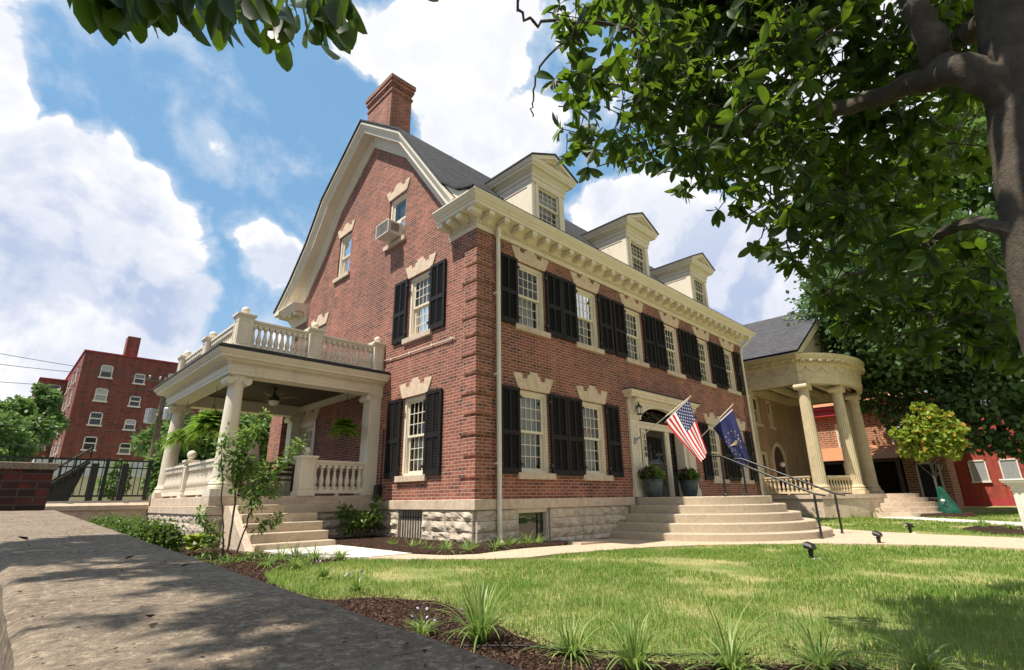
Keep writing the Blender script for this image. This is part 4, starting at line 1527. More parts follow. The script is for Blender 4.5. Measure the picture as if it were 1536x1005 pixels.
def lantern(x, label):
    o = thing('wall_lantern', label, 'lantern', (x, -.08, 3.36), 'lanterns beside the front door')
    m = MB()
    m.lathe((x, -.09, 3.34), [(.05, -.06), (.055, 0), (.05, .06)], 12)
    m.tube([(x, -.1, 3.36), (x, -.18, 3.42), (x, -.25, 3.40), (x, -.26, 3.33)], .014, 8)
    m.lathe((x, -.26, 3.05), [(.05, 0), (.075, .02), (.078, .03)], 6)
    m.lathe((x, -.26, 3.25), [(.10, 0), (.09, .02), (.03, .08), (.02, .11)], 6)
    for k in range(6):
        a = math.pi * k / 3
        m.tube([(x + .068 * math.cos(a), -.26 + .068 * math.sin(a), 3.07), (x + .08 * math.cos(a), -.26 + .08 * math.sin(a), 3.255)], .007, 5)
    m.build('bracket', M['black'], o)
    MB().lathe((x, -.26, 3.075), [(.055, 0), (.064, .18)], 6).build('lamp_glass', M['lamp_glass'], o)
lantern(DC - 1.55, 'black wall lantern left of the arched front door, fully in view')
lantern(DC + 1.55, 'black wall lantern behind the striped flag, right of the arched door')

# flags: a cloth hung between a sloping pole and a gathered fly end
def cloth(Hb, Ht, Eb, Et, fold, nu, nv, phase=0, sag=.0):
    Hb, Ht, Eb, Et = map(Vector, (Hb, Ht, Eb, Et))
    def f(u, v, off=0.):
        a = Hb.lerp(Ht, v)
        b = Eb.lerp(Et, v)
        p = a.lerp(b, u)
        amp = fold * max(u, 0) ** .8
        p.x += amp * math.sin(v * 11 + phase + 1.5 * u) + off
        p.y += amp * .35 * math.cos(v * 9 + 2 * u + phase)
        p.z -= sag * math.sin(math.pi * v) * (1 - u) * u * 2
        return p
    return f

def pole(o, base, tip, cloth_hi):
    m = MB()
    m.tube([base, tip], .014, 10)
    m.build('pole', M['white'], o, smooth=True)
    b = Vector(base)
    m = MB()
    m.box(b.x - .05, b.x + .05, b.y, -.07, b.z - .1, b.z + .06).tube([b + (Vector(tip) - b) * -.02, b + (Vector(tip) - b) * .09], .024, 10)
    m.build('bracket', M['grey_metal'], o)
    MB().ball(tip, .025, 8).build('finial', M['brass'], o, smooth=True)

def star_poly(c, r, ex, ey, rot=0.):
    pts = []
    for k in range(10):
        a = math.pi * k / 5 + rot
        q = r if k % 2 == 0 else r * .4
        pts.append(c + ex * (q * math.sin(a)) + ey * (q * math.cos(a)))
    return pts

us = thing('striped_flag', 'red and white striped flag with starry blue corner on a sloping white pole', 'flag', (5.5, -.13, 2.42))
base_, tip_ = (5.5, -.13, 2.40), (5.45, -1.80, 3.31)
pole(us, base_, tip_, None)
Hb, Ht = Vector((5.47, -1.02, 2.755)), Vector((5.45, -1.74, 3.245))
fU = cloth(Hb, Ht, (5.44, -1.86, 1.66), (5.52, -2.02, 1.95), .055, 1, 1, .4, .1)
m = MB()
NU = 40
for s in range(13):
    for sub in range(2):
        v0, v1 = (s + sub / 2) / 13, (s + (sub + 1) / 2) / 13
        for i in range(NU):
            u0, u1 = i / NU, (i + 1) / NU
            m.mi = 2 if (s >= 6 and u1 <= .4001) else (0 if s % 2 == 0 else 1)
            m.quad(*[tuple(fU(u, v)) for u, v in ((u0, v0), (u1, v0), (u1, v1), (u0, v1))])
fo = m.build('flag_cloth', [M['flag_red'], M['flag_white'], M['flag_blue']], us)
m = MB()
for r in range(9):
    for c in range(11):
        if (r + c) % 2:
            continue
        u = .4 * (c + 1) / 12
        v = 6 / 13 + 7 / 13 * (r + 1) / 10
        for off in (-.004, .004):
            c0 = fU(u, v)
            ex = (fU(u + .01, v) - c0).normalized()
            ey = (fU(u, v + .01) - c0).normalized()
            nn = ex.cross(ey).normalized() * off
            m.quad(*[tuple(p + nn) for p in star_poly(c0, .021, ex, ey)])
m.build('stars', M['flag_white'], fo, fixn=False)
m = MB()
m.quad(*[tuple(fU(u, v)) for u, v in ((-.012, 0), (0, 0), (0, 1), (-.012, 1))])
m.build('heading', M['flag_white'], fo)

ind = thing('navy_flag', 'navy blue flag with a gold torch and ring of gold stars on a white pole', 'flag', (8.75, -.13, 2.55))
base_, tip_ = (8.75, -.13, 2.50), (8.70, -1.50, 3.52)
pole(ind, base_, tip_, None)
Hb, Ht = Vector((8.71, -.80, 2.90)), Vector((8.70, -1.47, 3.36))
fI = cloth(Hb, Ht, (8.68, -1.50, 1.70), (8.75, -1.74, 1.86), .085, 1, 1, 2.0, .12)
m = MB()
for i in range(36):
    for j in range(22):
        m.quad(*[tuple(fI(u / 36, v / 22)) for u, v in ((i, j), (i + 1, j), (i + 1, j + 1), (i, j + 1))])
fo = m.build('flag_cloth', M['navy'], ind, smooth=True)
m = MB()
AS = 1.5
def emb(pts):
    for off in (-.005, .005):
        c0 = fI(*pts[0])
        q = []
        for u, v in pts:
            c = fI(u, v)
            nn = (fI(u + .01, v) - c).cross(fI(u, v + .01) - c).normalized() * off
            q.append(tuple(c + nn))
        m.quad(*q)
def estar(u, v, r):
    emb([(u + (r if k % 2 == 0 else r * .42) * math.sin(math.pi * k / 5) / AS, v + (r if k % 2 == 0 else r * .42) * math.cos(math.pi * k / 5)) for k in range(10)])
for k in range(13):
    a = 2 * math.pi * (k + .5) / 13
    estar(.5 + .36 * math.sin(a) / AS, .5 + .36 * math.cos(a), .034)
for k in (-2, -1, 0, 1, 2):
    a = math.pi + k * .42
    estar(.5 + .23 * math.sin(a) / AS, .5 + .23 * math.cos(a), .03)
estar(.5, .80, .045)
emb([(.49, .26), (.51, .26), (.525, .5), (.475, .5)])
emb([(.46, .5), (.54, .5), (.535, .54), (.465, .54)])
emb([(.465, .54), (.535, .54), (.545, .61), (.52, .66), (.505, .73), (.485, .66), (.455, .62)])
for k in range(7):
    a = -1.2 + .4 * k
    emb([(.5 + .14 * math.sin(a - .02) / AS, .58 + .14 * math.cos(a - .02)), (.5 + .14 * math.sin(a + .02) / AS, .58 + .14 * math.cos(a + .02)),
         (.5 + .27 * math.sin(a + .02) / AS, .58 + .27 * math.cos(a + .02)), (.5 + .27 * math.sin(a - .02) / AS, .58 + .27 * math.cos(a - .02))])
m.build('torch_and_stars', M['gold'], fo, fixn=False)
m = MB()
m.quad(*[tuple(fI(u, v)) for u, v in ((-.02, 0), (0, 0), (0, 1), (-.02, 1))])
m.build('heading', M['flag_white'], fo)

# window air conditioner
ac = thing('air_conditioner', 'white window air conditioner jutting from the attic window of the gable', 'air conditioner', (-.2, 3.36, 7.66))
m = MB()
m.box(-.44, .08, 3.06, 3.66, 7.66, 8.02).box(-.455, -.44, 3.04, 3.68, 7.64, 7.675).box(-.455, -.44, 3.04, 3.68, 8.005, 8.04).box(-.455, -.44, 3.04, 3.075, 7.675, 8.005).box(-.455, -.44, 3.645, 3.68, 7.675, 8.005)
m.build('casing', M['acbody'], ac, bevel=.006)
m = MB()
for k in range(16):
    z = 7.69 + k * .019
    m.box(-.448, -.441, 3.08, 3.64, z, z + .010)
m.box(-.442, -.4405, 3.08, 3.64, 7.68, 8.0)
for k in range(9):
    z = 7.74 + k * .026
    m.box(-.36, -.12, 3.052, 3.06, z, z + .014)
m.build('grille', M['acgrille'], ac)
m = MB()
m.box(-.10, -.07, 2.99, 3.79, 8.02, 8.10)
m.build('side_panel', M['acbody'], ac)

# porch contents
fan = thing('ceiling_fan', 'dark ceiling fan with a white glass light under the porch ceiling', 'ceiling fan', (-1.75, 5.9, 3.6))
m = MB()
m.lathe((-1.75, 5.9, 3.42), [(.05, 0), (.12, .02), (.13, .10), (.06, .14), (.02, .16), (.02, .30), (.06, .31), (.06, .345)], 18)
m.build('motor', M['iron'], fan, smooth=True)
for k in range(5):
    a = 2 * math.pi * k / 5 + .3
    ca, sa = math.cos(a), math.sin(a)
    b = MB(lambda u, w, z, ca=ca, sa=sa: (-1.75 + ca * u - sa * w, 5.9 + sa * u + ca * w, 3.5 + z))
    b.add([(.1, -.02, 0), (.2, -.06, .01), (.62, -.075, .015), (.66, 0, 0), (.62, .075, -.015), (.2, .06, -.01), (.1, .02, 0)] , [(0, 1, 2, 3, 4, 5, 6)])
    b.add([(.1, -.02, -.008), (.2, -.06, .002), (.62, -.075, .007), (.66, 0, -.008), (.62, .075, -.023), (.2, .06, -.018), (.1, .02, -.008)], [(6, 5, 4, 3, 2, 1, 0)])
    b.build('blade', M['wood'], fan, fixn=False)
MB().lathe((-1.75, 5.9, 3.30), [(.02, 0), (.09, .02), (.13, .07), (.13, .12)], 18).build('lamp_shade', M['lamp_glass'], fan, smooth=True)

def fern(loc, ztop, label, r=.45, dens=1.0, droop=.5, seed=1):
    """hanging fern: wire hanger, coir basket, fronds; loc = basket rim centre"""
    x, y, z = loc
    o = thing('hanging_fern', label, 'fern', (x, y, z - .15), 'ferns hanging round the porch')
    m = MB()
    m.lathe((x, y, z - .18), [(.06, 0), (.13, .04), (.17, .12), (.18, .18), (.10, .17)], 16)
    m.build('basket', M['terracotta'], o, smooth=True)
    m = MB()
    for k in range(3):
        a = 2.1 * k
        m.tube([(x + .17 * math.cos(a), y + .17 * math.sin(a), z), (x, y, z + .42)], .005, 5)
    m.tube([(x, y, z + .42), (x, y, ztop)], .006, 5)
    m.build('hanger', M['iron'], o)
    rg = np.random.default_rng(seed)
    Ps, Xs, Ss = [], [], []
    nf = int(95 * dens)
    for i in range(nf):
        a = rg.random() * 6.283
        el = rg.uniform(-.45, 1.35)
        ln = r * rg.uniform(.6, 1.3)
        dirv = np.array([math.cos(a) * math.cos(el), math.sin(a) * math.cos(el), math.sin(el)])
        side = np.array([-math.sin(a), math.cos(a), 0])
        nn = 22
        for j in range(nn):
            t = (j + .5) / nn
            p = np.array([x, y, z]) + dirv * ln * t + np.array([0, 0, -droop * ln * 1.6 * t * t])
            w = .062 * math.sin(math.pi * min(.97, t * .85 + .15)) * (r / .45)
            for s in (-1, 1):
                Ps.append(p)
                Xs.append(side * s + dirv * .5 + np.array([0, 0, -.3 - .5 * t]))
                Ss.append(max(.025, w * 1.6))
    n = len(Ps)
    V, F, rn = scatter((np.array([(0, -.12, 0), (.5, -.16, .03), (1, 0, -.05), (.5, .16, .03), (0, .12, 0)], np.float32), np.array([(0, 1, 4), (1, 3, 4), (1, 2, 3)], np.int32)),
                       np.array(Ps), np.array(Xs), unit(n) * .3 + [0, 0, 1], Ss)
    rn = np.clip(np.repeat(np.repeat(rg.random(nf), 44), 3) * .8 + rn * .2, 0, 1)
    np_mesh('fronds', V, F, M['fern'], o, rn)
fern((-3.33, 5.0, 2.62), 3.46, 'big bright green fern hanging under the left porch beam', .50, 2.6, .30, 3)
fern((-.80, 3.80, 2.62), 3.46, 'round fern hanging by the brick wall at the right end of the porch', .36, 2.2, .26, 4)
fern((-1.6, 8.3, 2.35), 3.46, 'dark shaded fern hanging at the back of the porch', .42, .9, .55, 5)
fern((-3.33, 7.4, 2.60), 3.46, 'green fern hanging under the porch beam near the rear column', .45, 1.0, .6, 6)

# bench with a pale cushion
be = thing('porch_bench', 'brown slatted bench standing at the back of the porch', 'bench', (-1.3, 6.6, DZ))
m = MB()
for k in range(4):
    m.box(-2.2, -.6, 6.35 + k * .12, 6.45 + k * .12, DZ + .42, DZ + .45)
m.build('seat', M['bench'], be)
m = MB()
for k in range(3):
    m.box(-2.2, -.6, 6.84, 6.87, DZ + .55 + k * .13, DZ + .63 + k * .13)
m.build('backrest', M['bench'], be)
for x in (-2.15, -.7):
    for y in (6.36, 6.82):
        MB().box(x, x + .06, y, y + .06, DZ, DZ + (.9 if y > 6.5 else .42)).build('leg', M['bench'], be)
tb = thing('porch_table', 'dark small table on the porch behind the sapling', 'table', (-2.35, 5.2, DZ))
MB().box(-2.8, -1.9, 4.9, 5.5, DZ + .70, DZ + .74).build('tabletop', M['bench'], tb)
for x in (-2.75, -2.0):
    for y in (4.95, 5.4):
        MB().box(x, x + .05, y, y + .05, DZ, DZ + .70).build('leg', M['bench'], tb)
um = MB()
um.lathe((-2.3, 5.2, DZ + .742), [(.13, 0), (.15, .08), (.13, .22), (.11, .36), (.05, .46), (.01, .5)], 14, 1, .6)
o = um.build('cushion', M['fabric'], None, smooth=True, origin=(-2.3, 5.2, DZ + .742))
tag(o, 'pale rose cushion standing upright on the porch table', 'cushion')
# ------------------------------------------------------------------ ground, walks and beds
WX0, WX1 = -6.472, -5.912
def wz(y):
    return .70 + .024 * (y + 7.674)
gm = MB()
NX, NY = 60, 60
xs = [-8 + 18 * (i / NX) for i in range(NX + 1)]
ys = [-9 + 14 * (j / NY) for j in range(NY + 1)]
xs = [-6.0, -5.95] + [x for x in xs if x > -5.9] + [12, 18, 30, 60, 120, 400, 900]
ys = [-900, -300, -80, -30, -14] + ys + [8, 14, 25, 60, 150, 400, 1500]
gm.add([(x, y, gz(x, y)) for y in ys for x in xs], [(j * len(xs) + i, j * len(xs) + i + 1, (j + 1) * len(xs) + i + 1, (j + 1) * len(xs) + i) for j in range(len(ys) - 1) for i in range(len(xs) - 1)])
tag(gm.build('lawn_ground', M['lawn']), kind='structure')
al = MB()
al.add([(-900, -900, -.35), (-6.0, -900, -.35), (-6.0, 12, -.35), (-6.0, 1500, -.1), (-900, 1500, -.1), (-900, 12, -.35)], [(0, 1, 2, 5), (5, 2, 3, 4)])
tag(al.build('alley', M['asphalt']), kind='structure')
# yard level behind the fence
yd = MB()
yd.box(-6.0, 60, 8.75, 120, -.3, .02)
tag(yd.build('rear_yard', M['asphalt']), kind='structure')

PATH_LOW = [(-2.85, 1.2), (-2.78, .35), (-2.45, -.25), (-2.05, -.95), (-1.64, -1.36), (-1.2, -1.78), (-.7, -2.0), (.68, -2.02), (1.9, -1.9), (2.9, -1.95), (3.75, -2.45), (4.65, -3.3), (5.45, -4.15), (5.95, -5.2), (6.2, -6.2), (6.25, -7.5), (6.3, -14)]
PATH_UP = [(9.0, -14), (9.0, -7.2), (9.35, -5.4), (9.75, -4.4), (10.4, -3.4), (10.7, -2.3), (10.6, -.1), (3.2, -.1), (2.75, -.42), (1.77, -.72), (.76, -.95), (-.11, -1.1), (-.95, -1.2), (-1.39, -.98), (-1.62, -.35)]
PATH = PATH_LOW + PATH_UP
sheet('front_walk', PATH, M['walk'], .035, step=.5, thick=.12)
SLAB = [(-2.95, 2.18), (-2.98, .95), (-2.80, .30), (-2.42, -.30), (-1.60, -.37), (-1.52, .6), (-1.54, 1.8), (-1.50, 2.18)]
sheet('side_walk_slab', SLAB, M['newconc'], .048, step=.5, thick=.12)
FW = [(11, -14), (12.6, -14), (15.2, -9), (17.4, -6.2), (19.9, -3.9), (23, -1.7), (22.2, -.9), (19.4, -2.6), (16.5, -5.3), (14.0, -8.6)]
sheet('neighbour_walk', FW, M['newconc'], .03, step=1.2, thick=.1)

BED_FRONT = [(-1.62, 2.2), (-1.58, 1.5), (-1.62, -.30), (-1.38, -.96), (-.95, -1.18), (-.11, -1.08), (.76, -.93), (1.77, -.70), (2.3, -.30), (2.3, .04), (.03, .04), (.03, 3.6), (-1.6, 3.6)]
sheet('front_mulch_bed', BED_FRONT, M['mulch'], .05, step=.16, thick=.1, rough=.018, mound=.035)
BED_SIDE = [(-5.93, 8.4), (-3.5, 8.4), (-3.5, 3.6), (-3.2, 3.4), (-3.2, 2.0), (-2.98, 1.9), (-3.02, .9), (-2.86, .28), (-2.55, -.2), (-2.85, -.35), (-3.5, -.35), (-3.95, -.7), (-4.2, -1.5), (-4.25, -2.3), (-4.1, -2.75), (-3.7, -2.95), (-3.4, -3.4),
            (-3.42, -4.1), (-3.62, -4.7), (-3.66, -5.2), (-3.55, -5.65), (-3.25, -6.1), (-2.85, -6.5), (-2.6, -9), (-5.93, -9)]
sheet('side_mulch_bed', BED_SIDE, M['mulch'], .015, step=.2, thick=.06, rough=.018, mound=.01)
sheet('tree_mulch_ring', [(22.1 + 1.5 * math.cos(a), -4.1 + 1.2 * math.sin(a)) for a in [k * .4488 for k in range(14)]], M['mulch'], .03, step=.3, rough=.03, mound=.12)
sheet('post_mulch_bed', [(10.2, -7.6), (10.4, -6.4), (11.6, -5.7), (13.2, -5.6), (14.2, -6.2), (13.6, -7.6)], M['mulch'], .03, step=.3, rough=.02, mound=.03)
sheet('corner_stepping_slab', [(2.15, -.38), (3.35, -.16), (3.3, -.62), (2.1, -.78)], M['stone'], .075, step=.5, thick=.08)

# mulch chips
chp = []
for poly, n in ((BED_FRONT, 6000), (BED_SIDE, 20000)):
    A = np.array(poly)
    p = np.stack([RNG.uniform(A[:, 0].min(), A[:, 0].max(), n * 3), RNG.uniform(max(-7.5, A[:, 1].min()), min(4, A[:, 1].max()), n * 3)], 1)
    chp.append(p[inside(p[:, 0], p[:, 1], poly)])
chp = np.concatenate(chp)
n = len(chp)
P = np.stack([chp[:, 0], chp[:, 1], gzv(chp[:, 0], chp[:, 1]) + .035 + .03 * (chp[:, 0] > -2.4) + .02 * RNG.random(n)], 1)
X = unit(n) * [1, 1, .35]
V, F, rn = scatter((np.array([(-.5, -.18, 0), (.5, -.12, .05), (.45, .15, 0), (-.45, .2, .04)], np.float32), np.array([(0, 1, 2, 3)], np.int32)), P, X, unit(n) * .4 + [0, 0, 1], .012 + .026 * RNG.random(n))
M['chip'] = leaf_mat('bark_chip', (.03, .017, .011), (.14, .085, .06), rough=.9, trans=0., tcol=(.1, .06, .04), spec=.1)
tag(np_mesh('mulch_chips', V, F, M['chip'], None, rn), kind='stuff')

# lawn grass: blades as a mesh, denser near the camera
def grass_field(name, n, box, hmin, hmax, w, excl, near=None, seedlab=None):
    x0, x1, y0, y1 = box
    px = RNG.uniform(x0, x1, n)
    py = RNG.uniform(y0, y1, n)
    dist = np.hypot(px - CAM.x, py - CAM.y)
    # inside the view wedge only (plus a margin)
    ang = np.degrees(np.arctan2(py - CAM.y, px - CAM.x))
    keep = (ang > -8) & (ang < 80)
    if near:
        keep &= (dist >= near[0]) & (dist < near[1])
    for p in excl:
        keep &= ~inside(px, py, p)
    px, py, dist = px[keep], py[keep], dist[keep]
    # thin, worn patches
    wear = np.array([noise.noise(Vector((a * .55, b * .55, 7))) + .5 * noise.noise(Vector((a * 1.7, b * 1.7, 2))) for a, b in zip(px, py)])
    k2 = RNG.random(len(px)) < np.clip(1.0 - .95 * sstep(wear, .02, .42), .12, 1)
    px, py, dist, wear = px[k2], py[k2], dist[k2], wear[k2]
    m = len(px)
    tall = np.array([noise.noise(Vector((a * 3.1, b * 3.1, 11))) for a, b in zip(px, py)])
    h = RNG.uniform(hmin * .7, hmax, m) * (1 - .4 * sstep(wear, 0, .5)) * (1 + .4 * np.clip(tall, -.5, 1))
    a = RNG.uniform(0, 6.283, m)
    lean = RNG.uniform(.1, .7, m)
    z0 = gzv(px, py)
    dx, dy = np.cos(a), np.sin(a)
    sx, sy = -dy * w / 2, dx * w / 2
    V = np.zeros((m, 5, 3), np.float32)
    V[:, 0] = np.stack([px - sx, py - sy, z0], 1)
    V[:, 1] = np.stack([px + sx, py + sy, z0], 1)
    V[:, 2] = np.stack([px - sx * .8 + dx * lean * h * .3, py - sy * .8 + dy * lean * h * .3, z0 + h * .6], 1)
    V[:, 3] = np.stack([px + sx * .8 + dx * lean * h * .3, py + sy * .8 + dy * lean * h * .3, z0 + h * .6], 1)
    V[:, 4] = np.stack([px + dx * lean * h, py + dy * lean * h, z0 + h * (1 - .25 * lean)], 1)
    F = np.array([(0, 1, 3), (0, 3, 2), (2, 3, 4)], np.int32)[None] + (np.arange(m) * 5)[:, None, None]
    rn = np.clip(.45 + .9 * wear - .45 * np.clip(tall, -.4, .6) + .22 * RNG.normal(size=m), 0, 1)
    rn = np.where(RNG.random(m) < .05, .97, np.minimum(rn, .88 + .12 * (RNG.random(m) < .25)))
    return V.reshape(-1, 3), F.reshape(-1, 3), np.repeat(rn, 3)
EX = [PATH, SLAB, FW, BED_FRONT, BED_SIDE, [(4.0, -3.9), (10.3, -3.9), (10.3, .2), (4.0, .2)] if False else [(SCX + 3.0 * math.cos(k * .3), SCY + 3.0 * math.sin(k * .3)) for k in range(21)]]
gs = [grass_field('g', 190000, (-4.2, 3, -9, 0), .03, .075, .005, EX, (0, 6.5)),
      grass_field('g', 230000, (-4.2, 8, -9, 0), .035, .075, .0075, EX, (6.5, 11)),
      grass_field('g', 170000, (0, 16, -12, 3), .04, .075, .012, EX, (11, 19)),
      grass_field('g', 90000, (8, 32, -14, 6), .04, .09, .03, EX, (19, 36))]
o = 0
VV, FF, RR = [], [], []
for v, f, r in gs:
    VV.append(v)
    FF.append(f + o)
    RR.append(r)
    o += len(v)
tag(np_mesh('grass', np.concatenate(VV), np.concatenate(FF), M['grass_leaf'], None, np.concatenate(RR)), kind='stuff')

# ------------------------------------------------------------------ low wall with its coping beside the camera
lw = thing('garden_wall', 'low garden wall with a broad weathered stone coping running along the alley', 'wall', (-6.19, -3, -.35))
nu, nv = 26, 340
y0_, y1_ = -9.5, .86
vs = []
for j in range(nv + 1):
    y = y0_ + (y1_ - y0_) * j / nv
    for i in range(nu + 1):
        t = i / nu
        x = WX0 + (WX1 - WX0) * t
        e = min(t, 1 - t) * (WX1 - WX0)
        z = wz(y) - .012 * max(0, 1 - e / .03) ** 2
        z += .004 * noise.noise(Vector((x * 5, y * 5, 0))) + .0012 * noise.noise(Vector((x * 23, y * 23, 1))) + .0008 * noise.noise(Vector((x * 50, y * 50, 5)))
        xx = x + (.008 * noise.noise(Vector((y * 4, i, 2))) + .004 * noise.noise(Vector((y * 19, i, 4))) if i in (0, nu) else 0)
        vs.append((xx, y, z))
s = nu + 1
cp = MB()
cp.add(vs, [(j * s + i, j * s + i + 1, (j + 1) * s + i + 1, (j + 1) * s + i) for j in range(nv) for i in range(nu)])
for i in (0, nu):
    b = [vs[j * s + i] for j in range(nv + 1)]
    m_ = len(b)
    cp.add(b + [(x, y, wz(y) - .12) for x, y, z in b], [(j, j + 1, m_ + j + 1, m_ + j) for j in range(m_ - 1)])
cp.build('coping', M['coping'], lw, smooth=True)
bd = MB()
bd.add([(x, y, z) for y in (-9.5, .8) for x, z in ((WX0 + .04, -.4), (WX1 - .04, -.4), (WX1 - .04, wz(y) - .10), (WX0 + .04, wz(y) - .10))],
       [(0, 1, 2, 3), (4, 7, 6, 5), (0, 4, 5, 1), (1, 5, 6, 2), (2, 6, 7, 3), (3, 7, 4, 0)])
bd.build('wall_body', M['coping'], lw)
# fallen leaves and twigs on the coping
dl = RNG.random((46, 2))
k = 0
for i, (px, py, sz, lab) in enumerate(((-6.36, -4.05, .06, 'dry brown leaf lying on the sunlit far part of the coping'), (-6.15, -5.25, .035, 'small dark leaf scrap lying mid coping in the shade'), (-6.27, -6.35, .035, 'small reddish leaf scrap nearest the camera on the coping'), (-6.05, -5.6, .03, 'tiny dark twig scrap near the right edge of the coping'))):
    V, F, rn = scatter(leaf_template(ws=(.05, .4, .5, .3, 0), fold=.3, curl=-.3), np.array([(px, py, wz(py) + .010)]), unit(1) * [1, 1, 0], np.array([[.1, .1, 1.]]), [sz])
    tag(np_mesh('fallen_leaf', V, F, M['soil'], None, rn, origin=(px, py, wz(py))), lab, 'leaf', 'leaves fallen on the coping')
V, F, rn = [], [], []
n = 700
yy = -7.3 + 7.8 * RNG.random(n) ** 1.3
P = np.stack([RNG.uniform(WX0 + .02, WX1 - .01, n), yy, wz(yy) + .004], 1)
V, F, rn = scatter((np.array([(-.5, -.3, 0), (.5, -.22, .1), (.4, .3, .05), (-.45, .2, .1)], np.float32), np.array([(0, 1, 2, 3)], np.int32)), P, unit(n) * [1, 1, .2], unit(n) * .3 + [0, 0, 1], .004 + .008 * RNG.random(n) ** 2)
tag(np_mesh('grit', V, F, M['chip'], None, rn), kind='stuff')

# brick pier at the far end of the wall
pr = thing('brick_pier', 'short dark red brick pier with a flat stone cap at the end of the coping', 'pier', (-6.28, 1.0, .8))
pm = MB()
pm.box(-6.58, -6.02, .74, 1.3, -.35, 1.36)
pm.build('pier_body', M['pier_brick'], pr)
MB().box(-6.61, -5.99, .71, 1.33, 1.36, 1.44).build('cap', M['coping'], pr, bevel=.01)
sw = MB()
sw.box(-7.2, -6.58, .80, 1.25, -.35, 1.33)
sw.build('pier_wing', M['pier_brick'], pr)

# fence wall and iron fence between the pier and the porch
fw = thing('fence_wall', 'low stone wall with a sloped cap under the black fence', 'wall', (-5, 8.55, 0))
m = MB()
m.box(-7.2, PX - .06, 8.42, 8.75, -.4, .83)
m.build('wall_body', M['stone'], fw)
m = MB()
m.box(-7.2, PX - .05, 8.36, 8.81, .83, .93)
m.add([(-7.2, 8.36, .93), (PX - .05, 8.36, .93), (PX - .05, 8.50, 1.04), (-7.2, 8.50, 1.04), (-7.2, 8.81, .93), (PX - .05, 8.81, .93), (PX - .05, 8.68, 1.04), (-7.2, 8.68, 1.04)],
      [(0, 1, 2, 3), (3, 2, 6, 7), (7, 6, 5, 4), (0, 3, 7, 4), (1, 5, 6, 2)])
m.build('cap', M['stone'], fw)
fe = thing('iron_fence', 'black iron picket fence on a low stone wall left of the porch', 'fence', (-5, 8.58, 1.04))
m = MB()
m.box(-7.2, PX - .1, 8.56, 8.60, 1.97, 2.01).box(-7.2, PX - .1, 8.565, 8.595, 1.80, 1.83).box(-7.2, PX - .1, 8.56, 8.60, 1.13, 1.17)
m.build('rail', M['black'], fe)
x = -7.15
px0 = None
npk = 0
while x < PX - .12:
    if abs(x + 4.55) > .05:
        m = MB()
        m.box(x - .009, x + .009, 8.571, 8.589, 1.17, 1.97)
        m.build('picket', M['black'], fe)
    x += .115
for x in (-5.62, -4.55, -3.66):
    MB().box(x - .035, x + .035, 8.545, 8.615, 1.04, 2.03).build('post', M['black'], fe)
# dark stair flight with a sloping rail behind the fence
sr = thing('outdoor_stair', 'dark outdoor stair with sloping stringers rising behind the black fence', 'stairs', (-5.0, 10.2, 0))
m = MB()
for a, b in (((-6.1, 10.2, .9), (-4.75, 10.2, 2.05)), ((-6.1, 10.2, 1.25), (-4.75, 10.2, 2.4))):
    m.tube([a, b], .07 if a[2] < 1 else .035, 6)
for k in range(6):
    t = k / 5
    m.box(-6.1 + 1.35 * t - .02, -6.1 + 1.35 * t + .02, 10.18, 10.22, .9 + 1.15 * t, 1.25 + 1.15 * t)
for x in (-4.6, -3.95):
    m.box(x - .07, x + .07, 10.1, 10.24, 0, 2.0)
m.build('stringer', M['iron'], sr)
m = MB()
m.prism([(-6.1, 1.0), (-5.0, 1.0), (-4.75, 2.0), (-6.1, .98)], 10.3, 10.34)
m.build('stair_side', M['iron'], sr)

# ------------------------------------------------------------------ buildings and poles at the left
def facade_windows(o, place, us, zs, w, h, d=.02, frame='white', name='window'):
    for u in us:
        for z in zs:
            m = MB(place)
            m.box(u - w / 2, u - w / 2 + .08, -.06, d + .04, z, z + h).box(u + w / 2 - .08, u + w / 2, -.06, d + .04, z, z + h)
            m.box(u - w / 2, u + w / 2, -.06, d + .04, z + h - .08, z + h).box(u - w / 2 - .08, u + w / 2 + .08, -.06, d + .10, z - .1, z + .04)
            m.box(u - w / 2, u + w / 2, -.06, d + .03, z + h / 2 - .04, z + h / 2 + .06)
            f = m.build(name, M[frame], o)
            MB(place).quad((u - w / 2, d, z), (u + w / 2, d, z), (u + w / 2, d, z + h), (u - w / 2, d, z + h)).build('pane', M['glass'], f)
            q = random.random()
            MB(place).quad((u - w / 2, d - .012, z), (u + w / 2, d - .012, z), (u + w / 2, d - .012, z + h * .55), (u - w / 2, d - .012, z + h * .55)).build('backing', M['darkroom' if q < .6 else 'curtain'], f)
            MB(place).quad((u - w / 2, d - .013, z + h * .5), (u + w / 2, d - .013, z + h * .5), (u + w / 2, d - .013, z + h), (u - w / 2, d - .013, z + h)).build('blind', M['shade' if random.random() < .3 else 'darkroom'], f)
ap = thing('apartment_building', 'five storey plain red brick apartment block with a roof chimney, left background', 'building', (3, 56, 0))
AY = 50
m = MB()
m.box(-2.75, 16, AY, AY + 18, -.5, 13.75)
m.box(-2.75, 16, AY, AY + 18, 13.75, 13.95).box(-4.9, -2.75, AY + 12, AY + 24, -.5, 13.2)
m.build('wall', M['apt'], ap)
MB().box(.15, 1.15, AY + 1.0, AY + 2.2, 13.95, 16.2).build('chimney', M['apt'], ap)
MB().box(-2.85, 16.1, AY - .08, AY + 18.1, 13.95, 14.07).box(-5, -2.75, AY + 11.9, AY + 24, 13.2, 13.32).build('parapet_cap', M['red_trim'], ap)
PA = lambda u, d, z: (u, AY - d, z)
PA2 = lambda u, d, z: (-2.75 - d, u, z)
facade_windows(ap, PA, (-.98,), [11.8 - k * 2.12 for k in range(5)], .9, 1.12)
